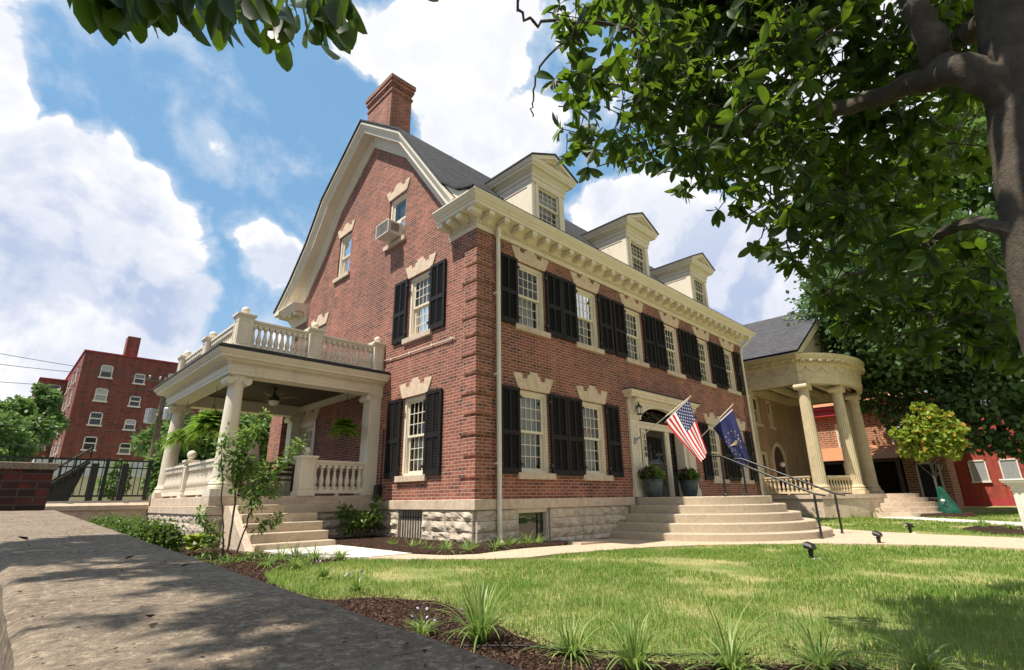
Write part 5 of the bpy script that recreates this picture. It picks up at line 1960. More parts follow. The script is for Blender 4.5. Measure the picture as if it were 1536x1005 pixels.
facade_windows(ap, PA, (1.55,), [11.6 - k * 2.12 for k in range(5)], .85, .92)
facade_windows(ap, PA, (4.2, 7.4), [11.8 - k * 2.12 for k in range(5)], .9, 1.12)
facade_windows(ap, PA2, (53, 56.5, 60), [11.6 - k * 2.12 for k in range(5)], .9, 1.3)
facade_windows(ap, lambda u, d, z: (u, AY + 12 - d, z), (-3.8,), [11.2 - k * 2.5 for k in range(3)], 1.2, 1.5)
gh_ = thing('garage', 'low pale building with a blue grey upper band beyond the fence', 'building', (-1.5, 24, 0))
m = MB()
m.box(-5.2, 3.5, 24, 29, 0, 2.2)
m.build('wall', M['van2'], gh_)
m = MB()
m.box(-5.3, 3.6, 23.9, 29.1, 2.2, 2.95)
for k in range(20):
    m.box(-5.3 + k * .45, -5.28 + k * .45, 23.88, 23.9, 2.2, 2.95)
m.build('fascia', M['van'], gh_)

up = thing('utility_pole', 'wooden utility pole with transformers in front of the red apartments', 'pole', (-1.62, 20, 0))
m = MB()
m.tube([(-1.62, 20, 0), (-1.62, 20, 6.5)], [.15, .11], 10)
m.build('pole', M['pole'], up, smooth=True)
m = MB()
m.box(-2.4, -.8, 19.95, 20.05, 6.25, 6.33).box(-2.2, -1.0, 19.95, 20.05, 5.85, 5.92)
m.build('crossarm', M['pole'], up)
m = MB()
for x in (-2.3, -1.9, -1.3, -.9):
    m.lathe((x, 20, 6.33), [(.03, 0), (.045, .05), (.03, .10), (.05, .13), (.02, .18)], 8)
m.build('insulator', M['grey_metal'], up)
m = MB()
m.lathe((-2.02, 19.85, 4.35), [(.19, 0), (.20, .01), (.20, .58), (.21, .585), (.21, .62), (.08, .63), (.08, .66)], 18)
for k in range(12):
    a = 6.283 * k / 12
    m.box(-2.02 + .20 * math.cos(a) - .012, -2.02 + .20 * math.cos(a) + .012, 19.85 + .20 * math.sin(a) - .012, 19.85 + .20 * math.sin(a) + .012, 4.42, 4.95)
m.build('transformer', M['grey_metal'], up)
MB().lathe((-1.42, 19.8, 4.55), [(.14, 0), (.16, .02), (.16, .5), (.12, .55)], 14).build('transformer', M['grey_metal'], up)
fp = thing('utility_pole', 'distant leaning dark pole at the left edge above the street tree', 'pole', (-9.2, 40, 0))
MB().tube([(-9.2, 40, 0), (-8.9, 40, 8.2)], [.16, .12], 8).box(-9.8, -8.0, 39.95, 40.05, 7.6, 7.7).build('pole', M['pole'], fp)
WIRES = [((-1.9, 20, 6.4), (-16, 19, 7.6), 'upper black wire crossing the sky at the far left'), ((-1.3, 20, 6.4), (-16, 20, 6.7), 'second black wire crossing the sky at the far left'), ((-1.6, 20, 5.9), (-16, 21, 5.9), 'third black wire, level, left of the red apartments'),
         ((-1.6, 20, 4.0), (-16, 20, 4.6), 'thin pale cable crossing the brick apartments at mid height'), ((-1.6, 20, 3.4), (-16, 20, 3.6), 'low cable crossing in front of the apartments and street tree')]
for a, b, lab in WIRES:
    a, b = Vector(a), Vector(b)
    pts = [a.lerp(b, k / 14) - Vector((0, 0, .35 * math.sin(math.pi * k / 14))) for k in range(15)]
    o = MB().tube(pts, .011, 5).build('overhead_wire', M['wire'], None, origin=tuple(a))
    tag(o, lab, 'wire', 'overhead wires at the left')

# ------------------------------------------------------------------ trees and plants
def clump_crown(blobs, n, size, mat, name, parent, squash=.8, tmpl=None, seed=0, shell=.55, up=.6):
    rg = np.random.default_rng(seed)
    B = np.array([(b[0], b[1], b[2], b[3]) for b in blobs], float)
    w = B[:, 3] ** 2
    idx = rg.choice(len(B), n, p=w / w.sum())
    d = rg.normal(size=(n, 3))
    d /= np.linalg.norm(d, axis=1, keepdims=True)
    r = B[idx, 3] * (shell + (1 - shell) * rg.random(n)) * (1 + .12 * rg.normal(size=n))
    # sprays: pull leaves together in small groups so the surface breaks up
    q = np.round(d * 3.2 + rg.normal(size=(n, 3)) * .12) / 3.2
    d = d * .62 + q * .38
    P = B[idx, :3] + d * r[:, None] * [1, 1, squash]
    X = d * .7 + rg.normal(size=(n, 3)) * .6 + [0, 0, -.25]
    Z = d * .5 + rg.normal(size=(n, 3)) * .45 + [0, 0, up]
    V, F, rn = scatter(tmpl or QUAD, P, X, Z, size * (.6 + .8 * rg.random(n)))
    o = np_mesh(name, V, F, mat, parent, rn)
    return o

def limb(m, a, b, r0, r1, wob=.1, n=6, seed=0):
    rg = random.Random(seed)
    a, b = Vector(a), Vector(b)
    pts = [a.lerp(b, k / n) + Vector((rg.uniform(-1, 1), rg.uniform(-1, 1), rg.uniform(-1, 1))) * wob * (0 < k < n) for k in range(n + 1)]
    m.tube(pts, [r0 + (r1 - r0) * k / n for k in range(n + 1)], 9)
    return pts

def tree(label, base, h, blobs, n, size, leaf, name='street_tree', tr=.18, group=None, bark='bark2', seed=1, tmpl=None, squash=.85):
    o = thing(name, label, 'tree', base, group)
    m = MB()
    b = Vector(base)
    top = b + Vector((0, 0, h * .55))
    limb(m, b, top, tr, tr * .7, tr * .4, 6, seed)
    for i, q in enumerate(blobs):
        limb(m, b + Vector((0, 0, h * (.3 + .25 * (i % 3) / 2))), Vector(q[:3]), tr * .45, tr * .1, tr * .8, 6, seed + i)
    m.build('trunk', M[bark], o, smooth=True)
    clump_crown(blobs, n, size, M[leaf], 'crown', o, squash, tmpl, seed)
    return o
def rb(c, r, k, rr, seed, zs=.8):
    rg = random.Random(seed)
    out = [(c[0], c[1], c[2], r * .62)]
    for i in range(k):
        a = rg.random() * 6.283
        e = rg.uniform(-.7, 1.2)
        out.append((c[0] + r * .75 * math.cos(a) * math.cos(e), c[1] + r * .75 * math.sin(a) * math.cos(e), c[2] + r * .75 * zs * math.sin(e), rr * rg.uniform(.7, 1.25)))
    return out
tree('pale green street tree at the far left in front of the red apartments', (-5.8, 30, 0), 7, rb((-6.0, 30, 4.4), 1.9, 12, .75, 3, 1.1) + [(-5.1, 30, 6.5, .6), (-4.7, 30, 5.2, .6), (-5.6, 30, 7.0, .35)], 13000, .18, 'far_tree', seed=3)
tree('second street tree at the left edge, lower and partly cut by the frame', (-8.2, 27, 0), 5, rb((-8.0, 27, 3.4), 2.4, 10, .9, 5), 8000, .19, 'far_tree', seed=6)
tree('green tree seen through the back of the porch beyond the balustrade', (1.4, 27, 0), 6, rb((1.2, 27, 4.2), 2.5, 12, 1.0, 9), 7000, .25, 'far_tree', seed=9)
tree('leafy tree right behind the porch, filling its back opening', (2.0, 16, 0), 5, rb((1.2, 16, 3.6), 1.6, 12, .8, 12), 6000, .17, 'far_tree', seed=12)
tree('slender conical young tree behind the side balustrade of the porch', (-2.55, 13, 0), 3.4, [(-2.55, 13, 1.6, .42), (-2.55, 13, 2.2, .4), (-2.5, 13, 2.8, .28), (-2.5, 13, 3.2, .14)], 1800, .12, 'far_tree', name='young_conifer', tr=.05, seed=15)
tree('overgrown shrub climbing the right end of the black fence', (-3.75, 12.5, 0), 2.2, [(-3.8, 12.5, 1.5, .4), (-3.7, 12.5, 2.0, .25)], 900, .1, 'far_tree', name='fence_shrub', tr=.04, seed=16)

# the big dark maple at the right
blobs = rb((27.5, -4.2, 10.5), 6.2, 26, 2.2, 21, .85)
blobs += [(26.6, -2.2, 6.0, 1.5), (26.3, -1.4, 8.3, 1.7), (26.2, -2.9, 7.2, 1.7), (26.5, -4.6, 5.0, 1.5), (25.5, -6.2, 5.2, 1.4), (24.8, -7.3, 5.8, 1.3), (26.5, -8.2, 4.6, 1.5), (27, -3, 4.6, 1.2), (25.8, -5.4, 6.8, 2.0), (26.8, -6.8, 8.5, 2.4), (29, -8.5, 9, 3.0), (28, -7.5, 13, 2.5), (25.2, -7.8, 3.6, .9), (25.6, -8.6, 4.2, 1.0), (26.8, -5.9, 3.7, .8), (26.8, -6.9, 3.4, .8), (26.7, -5.0, 4.2, .8), (26.9, -6.3, 2.9, .5), (26.8, -7.6, 3.4, .7), (27, -7.1, 2.7, .55), (27, -8.1, 3.0, .7), (27, -6.0, 3.1, .5), (26.9, -5.2, 3.2, .5), (25.0, -1.5, 10.4, 1.5), (25.0, -2.5, 11, 1.5), (25.3, -.8, 8.7, 1.1)]
tree('big dark green maple with low hanging limbs beside the neighbour portico', (30.5, -8.2, 0), 15, blobs, 70000, .23, 'dark_tree', name='maple_tree', tr=.45, seed=22)
tree('pale green tree high behind the magnolia trunk at the upper right', (33, -9.5, 0), 20, rb((31, -9.2, 18.5), 5.2, 18, 1.9, 31, 1.1), 14000, .36, 'far_tree', name='tall_tree', tr=.5, seed=32)
tree('dark green tree standing at the right edge behind the white post', (33.5, -13.0, 0), 10, rb((33, -12.5, 8), 5.5, 20, 2.0, 41), 24000, .26, 'dark_tree', name='maple_tree', tr=.4, seed=42)

yt = tree('young yellow green tree rising out of a green watering bag', (22.1, -4.1, .1), 4.6,
          [(22.1, -4.1, 3.5, .55), (22.0, -3.55, 3.2, .42), (22.1, -4.9, 3.3, .45), (22.1, -4.5, 4.3, .36), (22.1, -4.15, 4.55, .25), (22.0, -3.9, 2.6, .32), (22.2, -4.9, 2.6, .3), (22.1, -5.35, 3.5, .25), (22, -3.2, 3.5, .25), (22.1, -4.7, 3.75, .4), (22.0, -3.8, 3.9, .32), (22.1, -5.25, 2.95, .25), (22, -3.35, 2.75, .25), (22.1, -4.4, 2.9, .4), (22.1, -5.1, 4.0, .22)], 2100, .17, 'young_tree', name='young_tree', tr=.055, seed=51, bark='bark')
wb = MB()
n_ = 26
prof = [(.62, 0), (.60, .12), (.50, .30), (.40, .48), (.33, .62), (.24, .82), (.17, 1.0), (.12, 1.08)]
vs = []
for i, (r, z) in enumerate(prof):
    for k in range(n_):
        a = 6.283 * k / n_
        rr = r * (1 + .13 * math.sin(5 * a + z * 4) + .08 * math.sin(11 * a + 3 * z)) * .62
        vs.append((22.1 + rr * math.cos(a), -4.18 + rr * math.sin(a) - .18 * (1 - z), .12 + z))
wb.add(vs, [(j * n_ + k, j * n_ + (k + 1) % n_, (j + 1) * n_ + (k + 1) % n_, (j + 1) * n_ + k) for j in range(len(prof) - 1) for k in range(n_)])
wbo = wb.build('watering_bag', M['greenbag'], None, smooth=True, origin=(22.1, -4.18, .12))
tag(wbo, 'crumpled green plastic watering bag round the foot of the young tree', 'tree bag')
MB().box(21.68, 21.70, -4.30, -4.17, .62, .70).build('tag', M['white'], wbo)

# clipped boxwoods beside the wall
for i, (x, y, r) in enumerate(((-4.90, .55, .31), (-4.98, 1.33, .33), (-4.98, 2.12, .34), (-5.02, 2.95, .34), (-5.02, 3.8, .34))):
    lab = ('round boxwood at the near end of the clipped row by the coping', 'second boxwood from the near end of the clipped row', 'middle boxwood of the clipped row beside the coping', 'fourth boxwood of the clipped row counted from the camera', 'boxwood at the far end of the clipped row by the fence wall')[i]
    o = thing('boxwood', lab, 'shrub', (x, y, .05), 'clipped boxwoods along the coping')
    m = MB()
    for k in range(5):
        a = k * 1.26
        m.tube([(x, y, .0), (x + .1 * math.cos(a), y + .1 * math.sin(a), .3)], [.014, .006], 5)
    m.build('stem', M['bark2'], o)
    clump_crown([(x, y, .44, r * 1.08), (x + .08, y - .08, .50, r * .7), (x - .08, y + .08, .48, r * .75)], 8000, .030, M['box'], 'foliage', o, .9, leaf_template(ws=(.15, .7, .85, .6, 0)), 60 + i, .62, .8)

# multi-stemmed sapling in front of the porch steps
sp = thing('sapling', 'slim multi stemmed leafy sapling in front of the side porch steps', 'sapling', (-3.72, 1.25, .1))
m = MB()
bx, by = -3.72, 1.25
LP = []
def stem(pts, r0, leaves, dens, spread, seed):
    rg = np.random.default_rng(seed)
    pts = [Vector(p) for p in pts]
    fine = []
    for i in range(len(pts) - 1):
        for k in range(6):
            fine.append(pts[i].lerp(pts[i + 1], k / 6) + Vector(rg.normal(size=3) * .008))
    fine.append(pts[-1])
    m.tube(fine, [max(.004, r0 * (1 - .85 * i / len(fine))) for i in range(len(fine))], 7)
    st_ = int(len(fine) * leaves)
    for p in fine[st_:]:
        for k in range(dens):
            d = rg.normal(size=3)
            d /= np.linalg.norm(d)
            LP.append((np.array(p) + d * spread * rg.random(), d + np.array([0, 0, -.15]), .058 + .04 * rg.random()))
def SPx(px, py, d):          # helper kept in world metres
    return None
stem([(-3.82, 1.23, .05), (-3.91, 1.28, .74), (-4.03, 1.35, 1.5), (-4.06, 1.34, 1.83), (-4.03, 1.27, 1.99)], .014, .42, 11, .13, 1)
stem([(-3.79, 1.2, .05), (-3.80, 1.19, .94), (-3.84, 1.21, 1.5), (-3.79, 1.14, 1.93), (-3.69, 1.02, 2.1)], .018, .36, 17, .20, 2)
stem([(-3.77, 1.18, 1.85), (-3.66, 1.05, 1.95), (-3.62, .98, 2.1), (-3.63, .97, 2.33)], .006, .3, 7, .10, 3)
stem([(-3.72, 1.14, .05), (-3.64, 1.03, .73), (-3.58, .94, 1.04), (-3.53, .86, 1.38)], .015, .5, 15, .20, 4)
stem([(-3.61, 1.03, 1.14), (-3.46, .84, 1.36), (-3.33, .67, 1.57), (-3.26, .55, 1.72), (-3.19, .45, 1.84)], .008, .1, 9, .11, 5)
stem([(-3.67, 1.08, .61), (-3.54, 1.0, .56), (-3.44, .94, .59), (-3.33, .88, .67), (-3.24, .83, .75)], .006, .35, 8, .10, 6)
stem([(-3.83, 1.24, .33), (-3.98, 1.41, .56), (-4.08, 1.54, .71), (-4.15, 1.63, .80)], .007, .2, 9, .12, 7)
stem([(-3.81, 1.22, 1.34), (-3.69, 1.17, 1.49), (-3.59, 1.14, 1.6)], .007, .0, 18, .18, 8)
stem([(-3.79, 1.2, 1.14), (-3.86, 1.26, 1.49), (-3.88, 1.19, 1.79)], .007, .1, 15, .17, 9)
stem([(-3.65, 1.07, .89), (-3.48, .97, 1.14), (-3.32, .88, 1.2)], .007, .1, 15, .16, 10)
stem([(-3.75, 1.15, 1.0), (-3.6, 1.0, 1.25), (-3.5, .9, 1.55)], .007, .1, 15, .18, 11)
stem([(-3.9, 1.3, .15), (-3.98, 1.4, .35), (-4.05, 1.45, .5)], .006, .1, 9, .14, 12)
m.build('stem', M['bark2'], sp, smooth=True)
V, F, rn = scatter(leaf_template(ws=(.02, .38, .46, .28, 0)), np.array([a for a, b, c in LP]), np.array([b for a, b, c in LP]), unit(len(LP)) * .5 + [0, 0, 1], [c for a, b, c in LP])
np_mesh('crown', V, F, M['sap'], sp, rn)

# a leafy shrub in the angle of porch and house, a hosta, strap-leaved clumps, small flowers
o = thing('corner_shrub', 'open glossy shrub in the angle between the porch base and the gable wall', 'shrub', (-.62, 3.1, .1))
m = MB()
bl = []
for k in range(7):
    a = k * .9
    e = (-.62 + .34 * math.cos(a), 3.1 + .24 * math.sin(a), .45 + .1 * (k % 4))
    limb(m, (-.62, 3.1, .08), e, .012, .005, .03, 5, k)
    bl.append((*e, .2))
limb(m, (-.62, 3.1, .08), (-.25, 3.05, .95), .012, .005, .03, 5, 9)
bl.append((-.28, 3.05, .92, .16))
m.build('stem', M['bark2'], o)
clump_crown(bl, 900, .085, M['box'], 'foliage', o, .9, leaf_template(), 71, .3)

def tuft(x, y, label, r=.28, h=.38, n=90, w=.011, group='strap leaved clumps in the beds', mat='lili', seed=0, name='grass_clump', flowers=0):
    z0 = gz(x, y) + .05
    rg = np.random.default_rng(seed + 100)
    V, F, R_ = [], [], []
    for i in range(n):
        a = rg.random() * 6.283
        el = rg.uniform(.5, 1.5) if r > .2 else rg.uniform(.85, 1.55)
        ln = h * rg.uniform(.45, 1.35)
        bend = rg.normal() * .22
        d = np.array([math.cos(a), math.sin(a)])
        side = np.array([-d[1], d[0], 0]) * w * rg.uniform(.7, 1.3)
        bp = np.array([x, y, z0 - .02]) + np.array([d[0], d[1], 0]) * .05 * rg.random()
        o_ = len(V)
        K = 6
        for j in range(K + 1):
            t = j / K
            hor = ln * (math.cos(el) * t + (.25 + bend) * t * t * (r / .28))
            ver = ln * (math.sin(el) * t - (.42 * math.cos(el) + .10 + abs(bend) * .7) * t * t * 1.3)
            p = bp + np.array([d[0] * hor, d[1] * hor, max(ver, -.02)])
            ww = side * (1 - t) ** .5 if j < K else side * 0.05
            V += [p - ww, p + ww]
        rv = rg.random() if rg.random() > .07 else 1.0
        for j in range(K):
            q = o_ + 2 * j
            F += [(q, q + 1, q + 3, q + 2)]
            R_.append(rv)
    o = np_mesh(name, V, F, M[mat], None, R_, origin=(x, y, z0))
    tag(o, label, 'plant', group)
    if flowers:
        P = np.array([(x + .12 * rg.normal(), y + .12 * rg.normal(), z0 + h * rg.uniform(.6, 1.0)) for _ in range(flowers)])
        V, F, rn = scatter(leaf_template(ws=(.2, .7, .8, .6, 0)), P, unit(flowers), unit(flowers), .018 + .012 * RNG.random(flowers))
        np_mesh('blossom', V, F, M['lilac'], o, rn)
    return o
tl = [
 (-3.98, -4.72, 'tall strap leaved clump in the near mulch bed, leftmost and clear of the lawn', .16, .50, 120, .0075),
 (-3.86, -5.33, 'strap leaved clump second from the left along the bottom edge', .17, .46, 115, .0068),
 (-3.70, -5.78, 'strap leaved clump third from the left along the bottom edge', .17, .46, 115, .0068),
 (-3.45, -6.18, 'strap leaved clump at the middle of the bottom edge', .17, .46, 110, .0068),
 (-3.14, -6.52, 'dark strap leaved clump in the tree shade at the bottom edge', .17, .46, 105, .0068),
 (-2.70, -6.95, 'rightmost strap leaved clump in the tree shade at the bottom edge', .16, .42, 90, .0068)]
for i, (x, y, lab, r, h, n, w) in enumerate(tl):
    k_ = (1.0, .72, .85, .95, .78, .8)[i]
    tuft(x + (0, .10, -.06, .05, .12, -.05)[i], y, lab, (.15, .26, .17, .22, .3, .24)[i], h * k_, int(n * (1.1, .85, 1, .9, .7, .8)[i]), w, 'tall clumps along the near bed', seed=i * 7 + 3)
fl_ = [(-1.92, .05, 'fourth'), (-1.63, -.25, 'x')]
fb = [(-1.28, -.35, .22), (-1.20, -.72, .24), (-1.02, -.98, .24), (-.72, -.82, .22), (-.42, -.98, .22), (-.12, -.78, .24), (.15, -.72, .26), (.48, -.62, .26), (.82, -.55, .28), (1.2, -.45, .28), (-1.15, .35, .2), (-.85, -.3, .18), (-.5, -.35, .16), (-1.15, .9, .18), (-.8, .6, .16)]
fbl = ['left end clump by the white slab', 'second clump from the white slab', 'third clump from the white slab, at the bed front edge', 'fourth clump, before the barred window', 'fifth clump, left of the house corner', 'sixth clump, just left of the corner stones', 'seventh clump, under the house corner', 'eighth clump, left of the downspout foot', 'ninth clump, right of the downspout foot', 'clump below the front basement window, last on the right',
       'small clump set back by the porch steps', 'little clump behind the front row near the barred window', 'tiny clump close to the gable stones', 'low clump farther back beside the porch steps', 'low clump before the barred basement window']
for i, ((x, y, h), lab) in enumerate(zip(fb, fbl)):
    tuft(x, y, 'front bed strap plant: ' + lab, .26, h * 1.15, 75, .009, 'strap leaved plants in the front bed', seed=20 + i)
sb = [(-3.35, .35, .26, 'leftmost clump beside the walk slab, below the porch steps'), (-3.02, .62, .28, 'clump at the left edge of the white walk slab'), (-2.95, .12, .26, 'clump at the corner of the white walk slab'), (-2.72, -.18, .26, 'upright thin clump nearest the lawn by the white slab'), (-3.75, -.25, .24, 'wide strap leaved clump beside the coping edge'), (-3.55, -.65, .22, 'strap leaved clump between coping and lawn corner')]
for i, (x, y, h, lab) in enumerate(sb):
    tuft(x, y, lab, .28, h * 1.2, 70, .008, 'clumps between coping and side walk', seed=50 + i)
for i, (x, y, lab) in enumerate(((-3.62, -1.6, 'low lilac flowered catmint at the lawn edge beside the coping'), (-3.75, -2.6, 'low grey green catmint in the bare mulch by the coping'), (-4.15, -4.3, 'small lilac flowered catmint left of the tallest clump'), (-3.3, -.4, 'lilac flowered sprig at the tip of the lawn'))):
    tuft(x, y, lab, .2, .17, 80, .007, 'small lilac flowered plants', seed=70 + i, name='catmint', flowers=9)
gp_ = [(-4.0, .6, .10, 'low green ground cover left of the sapling foot'), (-4.1, 1.5, .12, 'bushy ground cover between boxwood and sapling'), (-3.5, .9, .12, 'low cover plant right of the sapling foot')]
for i, (x, y, h, lab) in enumerate(gp_):
    o = thing('ground_cover', lab, 'plant', (x, y, gz(x, y)), 'low cover plants round the sapling')
    clump_crown([(x, y, .12, .22), (x + .2, y + .1, .1, .18), (x - .15, y + .15, .1, .18)], 500, .05, M['sap'], 'foliage', o, .6, leaf_template(), 80 + i, .3)
ho = thing('hosta', 'yellow green broad leaved hosta at the foot of the porch wall', 'plant', (-3.95, 2.35, .1))
n = 26
a = RNG.random(n) * 6.283
V, F, rn = scatter(leaf_template(ws=(.1, .6, .7, .45, 0), curl=.35, fold=.2), np.stack([-3.95 + .05 * np.cos(a), 2.35 + .05 * np.sin(a), np.full(n, .22) + .18 * RNG.random(n)], 1), np.stack([np.cos(a), np.sin(a), .2 + .7 * RNG.random(n)], 1), unit(n) * .2 + [0, 0, 1], .18 + .12 * RNG.random(n))
np_mesh('leaves', V, F, M['hosta'], ho, rn)
for i, (x, y, lab) in enumerate(((19.8, -.9, 'yellow green daylilies at the neighbour portico, left half'), (20.9, -1.9, 'yellow green daylilies at the neighbour portico, right half'), (18.9, .2, 'daylilies hard against the neighbour left corner'))):
    tuft(x, y, lab, .7, .75, 160, .022, 'daylilies before the neighbour portico', seed=90 + i, name='daylily')
for i, (x, y, lab) in enumerate(((13.2, -6.0, 'low clump in the mulch left of the white post'), (12.2, -6.6, 'low clump hard beside the white post'), (14.2, -5.9, 'low clump at the far edge of the post bed'))):
    tuft(x, y, lab, .4, .3, 80, .012, 'clumps round the white post', seed=95 + i)
# edging strip of the near bed
o = MB().tube([(-4.15, -4.75, .055), (-3.9, -5.05, .06), (-3.68, -5.45, .055), (-3.45, -5.85, .06), (-3.2, -6.2, .08)], .007, 6).build('edging_hose', M['black'], None, smooth=True, origin=(-3.7, -5.4, .06))
tag(o, 'thin black hose lying along the near mulch bed edge', 'hose')

# lawn spotlights
def spot(x, y, label, s=.85, head=0.):
    o = thing('garden_spotlight', label, 'spotlight', (x, y, 0), 'black spotlights on the lawn')
    m = MB()
    m.lathe((x, y, 0), [(.012, -.05), (.03, .02), (.035, .10), (.05, .13), (.03, .14)], 10)
    m.build('stake', M['black'], o, smooth=True)
    h = MB(lambda u, w, z: (x + (u * math.cos(head) - w * math.sin(head)) * s, y + (u * math.sin(head) + w * math.cos(head)) * s, .20 + (z + .35 * w) * s))
    h.add([(-.11, -.07, -.045), (.11, -.07, -.045), (.11, .07, -.06), (-.11, .07, -.06), (-.125, -.08, .0), (.125, -.08, .0), (.125, .085, .0), (-.125, .085, .0), (-.10, -.06, .05), (.10, -.06, .05), (.10, .06, .05), (-.10, .06, .05)],
          [(0, 3, 2, 1)] + [(i, (i + 1) % 4, 4 + (i + 1) % 4, 4 + i) for i in range(4)] + [(4 + i, 4 + (i + 1) % 4, 8 + (i + 1) % 4, 8 + i) for i in range(4)] + [(8, 9, 10, 11)])
    h.box(-.03, .03, -.02, .03, -.09, -.05)
    h.build('head', M['black'], o, bevel=.008)
    h2 = MB(h.p)
    h2.box(-.095, .095, .086, .09, -.045, .005)
    h2.build('lens', M['lens'], o)
    MB().lathe((x + .03, y - .05, .0), [(.07, .0), (.08, .015), (.05, .03)], 10).build('base_pad', M['newconc'], o)
spot(2.72, -4.78, 'black garden spotlight nearest the camera on the mown lawn')
spot(6.15, -4.98, 'black garden spotlight at the edge of the front walk')
spot(9.95, -4.88, 'farthest black garden spotlight, across the walk on the far lawn', head=.5)

# white fluted post at the right edge
wp = thing('pedestal_post', 'white fluted post with a flared moulded cap at the right edge', 'post', (11.45, -7.12, 0))
m = MB()
Q = .24
m.box(11.45 - Q, 11.45 + Q, -7.12 - Q, -7.12 + Q, 0, 1.0)
for k in range(4):
    u = -Q + .06 + k * .11
    m.box(11.45 - Q - .018, 11.45 - Q, -7.12 + u, -7.12 + u + .055, .06, .95)
    m.box(11.45 + u, 11.45 + u + .055, -7.12 - Q - .018, -7.12 - Q, .06, .95)
m.build('shaft', M['white'], wp, bevel=.005)
m = MB()
for e, z0, z1 in ((.03, .98, 1.02), (.015, 1.02, 1.08), (.06, 1.08, 1.12), (.10, 1.12, 1.17), (.15, 1.17, 1.215), (.17, 1.215, 1.25)):
    m.box(11.45 - Q - e, 11.45 + Q + e, -7.12 - Q - e, -7.12 + Q + e, z0, z1)
m.build('cap', M['white'], wp, bevel=.008)
# ------------------------------------------------------------------ the magnolia over the camera
mg = thing('magnolia_tree', 'magnolia with a thick smooth trunk at the right edge and large dark leaves overhead', 'tree', (-3.76, -7.87, 0))
m = MB()
def tp(pts, r0, r1, seed, wob=.015, sub=6):
    rg = random.Random(seed)
    pts = [Vector(p) for p in pts]
    f = []
    n = len(pts)
    for i in range(n - 1):
        p0, p1, p2, p3 = pts[max(i - 1, 0)], pts[i], pts[i + 1], pts[min(i + 2, n - 1)]
        for k in range(sub):
            t = k / sub
            q = .5 * ((2 * p1) + (p2 - p0) * t + (2 * p0 - 5 * p1 + 4 * p2 - p3) * t * t + (3 * p1 - p0 - 3 * p2 + p3) * t ** 3)
            f.append(q + Vector((rg.uniform(-1, 1), rg.uniform(-1, 1), rg.uniform(-1, 1))) * wob)
    f.append(pts[-1])
    m.tube(f, [r0 + (r1 - r0) * i / (len(f) - 1) for i in range(len(f))], 14 if r0 > .06 else 8)
tp([(-3.74, -7.84, -.1), (-3.76, -7.87, .5), (-3.74, -7.86, 1.4), (-3.74, -7.90, 2.0), (-3.74, -7.97, 2.6), (-3.74, -8.06, 3.3), (-3.6, -8.1, 4.2), (-3.5, -8.0, 5.4)], .19, .10, 1, .006)
tp([(-3.76, -7.95, 2.45), (-3.85, -7.82, 2.72), (-3.70, -7.66, 2.88), (-3.55, -7.46, 2.99), (-3.35, -7.06, 3.26), (-3.32, -6.65, 3.43), (-3.56, -6.19, 3.81), (-3.9, -5.8, 4.1)], .075, .012, 2, .012)
tp([(-3.76, -7.88, 1.85), (-3.8, -7.74, 2.0), (-3.62, -7.6, 2.12), (-3.17, -7.39, 2.2), (-2.85, -7.12, 2.3), (-2.5, -6.9, 2.45)], .034, .008, 3, .006)
tp([(-3.72, -7.74, 2.84), (-3.80, -7.72, 3.14), (-3.77, -7.66, 3.54), (-3.9, -7.3, 4.3), (-4.3, -6.8, 4.7)], .07, .015, 4)
tp([(-3.72, -8.0, 3.0), (-3.0, -7.8, 3.5), (-2.2, -7.4, 3.9), (-1.4, -7.0, 4.1)], .07, .012, 5)
tp([(-3.70, -8.06, 3.4), (-4.4, -7.9, 4.3), (-5.4, -7.4, 4.4), (-6.2, -6.7, 3.5), (-6.3, -6.3, 2.75)], .06, .008, 6)
tp([(-5.4, -7.4, 4.4), (-6.8, -6.9, 4.9), (-7.9, -5.9, 5.1), (-8.5, -4.9, 5.2), (-8.7, -4.2, 5.2)], .04, .008, 7)
tp([(-3.66, -6.15, 3.75), (-4.08, -6.41, 3.83), (-4.47, -6.17, 3.89), (-4.69, -6.01, 3.82), (-4.82, -6.0, 3.89), (-4.80, -6.04, 4.05)], .014, .007, 8, .02)
tp([(-4.44, -6.10, 3.85), (-4.50, -5.9, 3.69), (-4.47, -5.78, 3.51), (-4.43, -5.75, 3.42)], .009, .004, 9, .012)
tp([(-5.6, -7.3, 4.3), (-5.7, -6.8, 3.4), (-5.72, -6.52, 2.95)], .012, .004, 10)
EXTRA = [(-3.18, -7.02, 2.03, 0.16), (-2.95, -7.1, 2.0, 0.18), (-3.1, -7.27, 1.88, 0.17), (-2.78, -7.38, 1.89, 0.18), (-3.05, -7.53, 1.77, 0.16), (-2.94, -7.64, 1.75, 0.16), (-3.12, -7.7, 1.63, 0.13), (-2.41, -7.21, 2.35, 0.23), (-2.37, -7.47, 2.28, 0.2), (-2.43, -7.65, 2.16, 0.18), (-2.33, -6.96, 3.12, 0.31), (-2.62, -6.79, 3.56, 0.31), (-2.4, -7.32, 3.32, 0.29), (-2.88, -6.4, 3.77, 0.33), (-2.72, -7.4, 3.83, 0.28), (-2.65, -7.75, 3.74, 0.27), (-3.03, -7.21, 4.18, 0.29), (-3.31, -6.78, 4.38, 0.3), (-3.81, -6.3, 4.38, 0.25), (-2.82, -7.95, 3.26, 0.16), (-2.93, -8.02, 3.43, 0.19), (-4.17, -6.07, 4.28, 0.22), (-2.88, -7.9, 3.71, 0.2)]
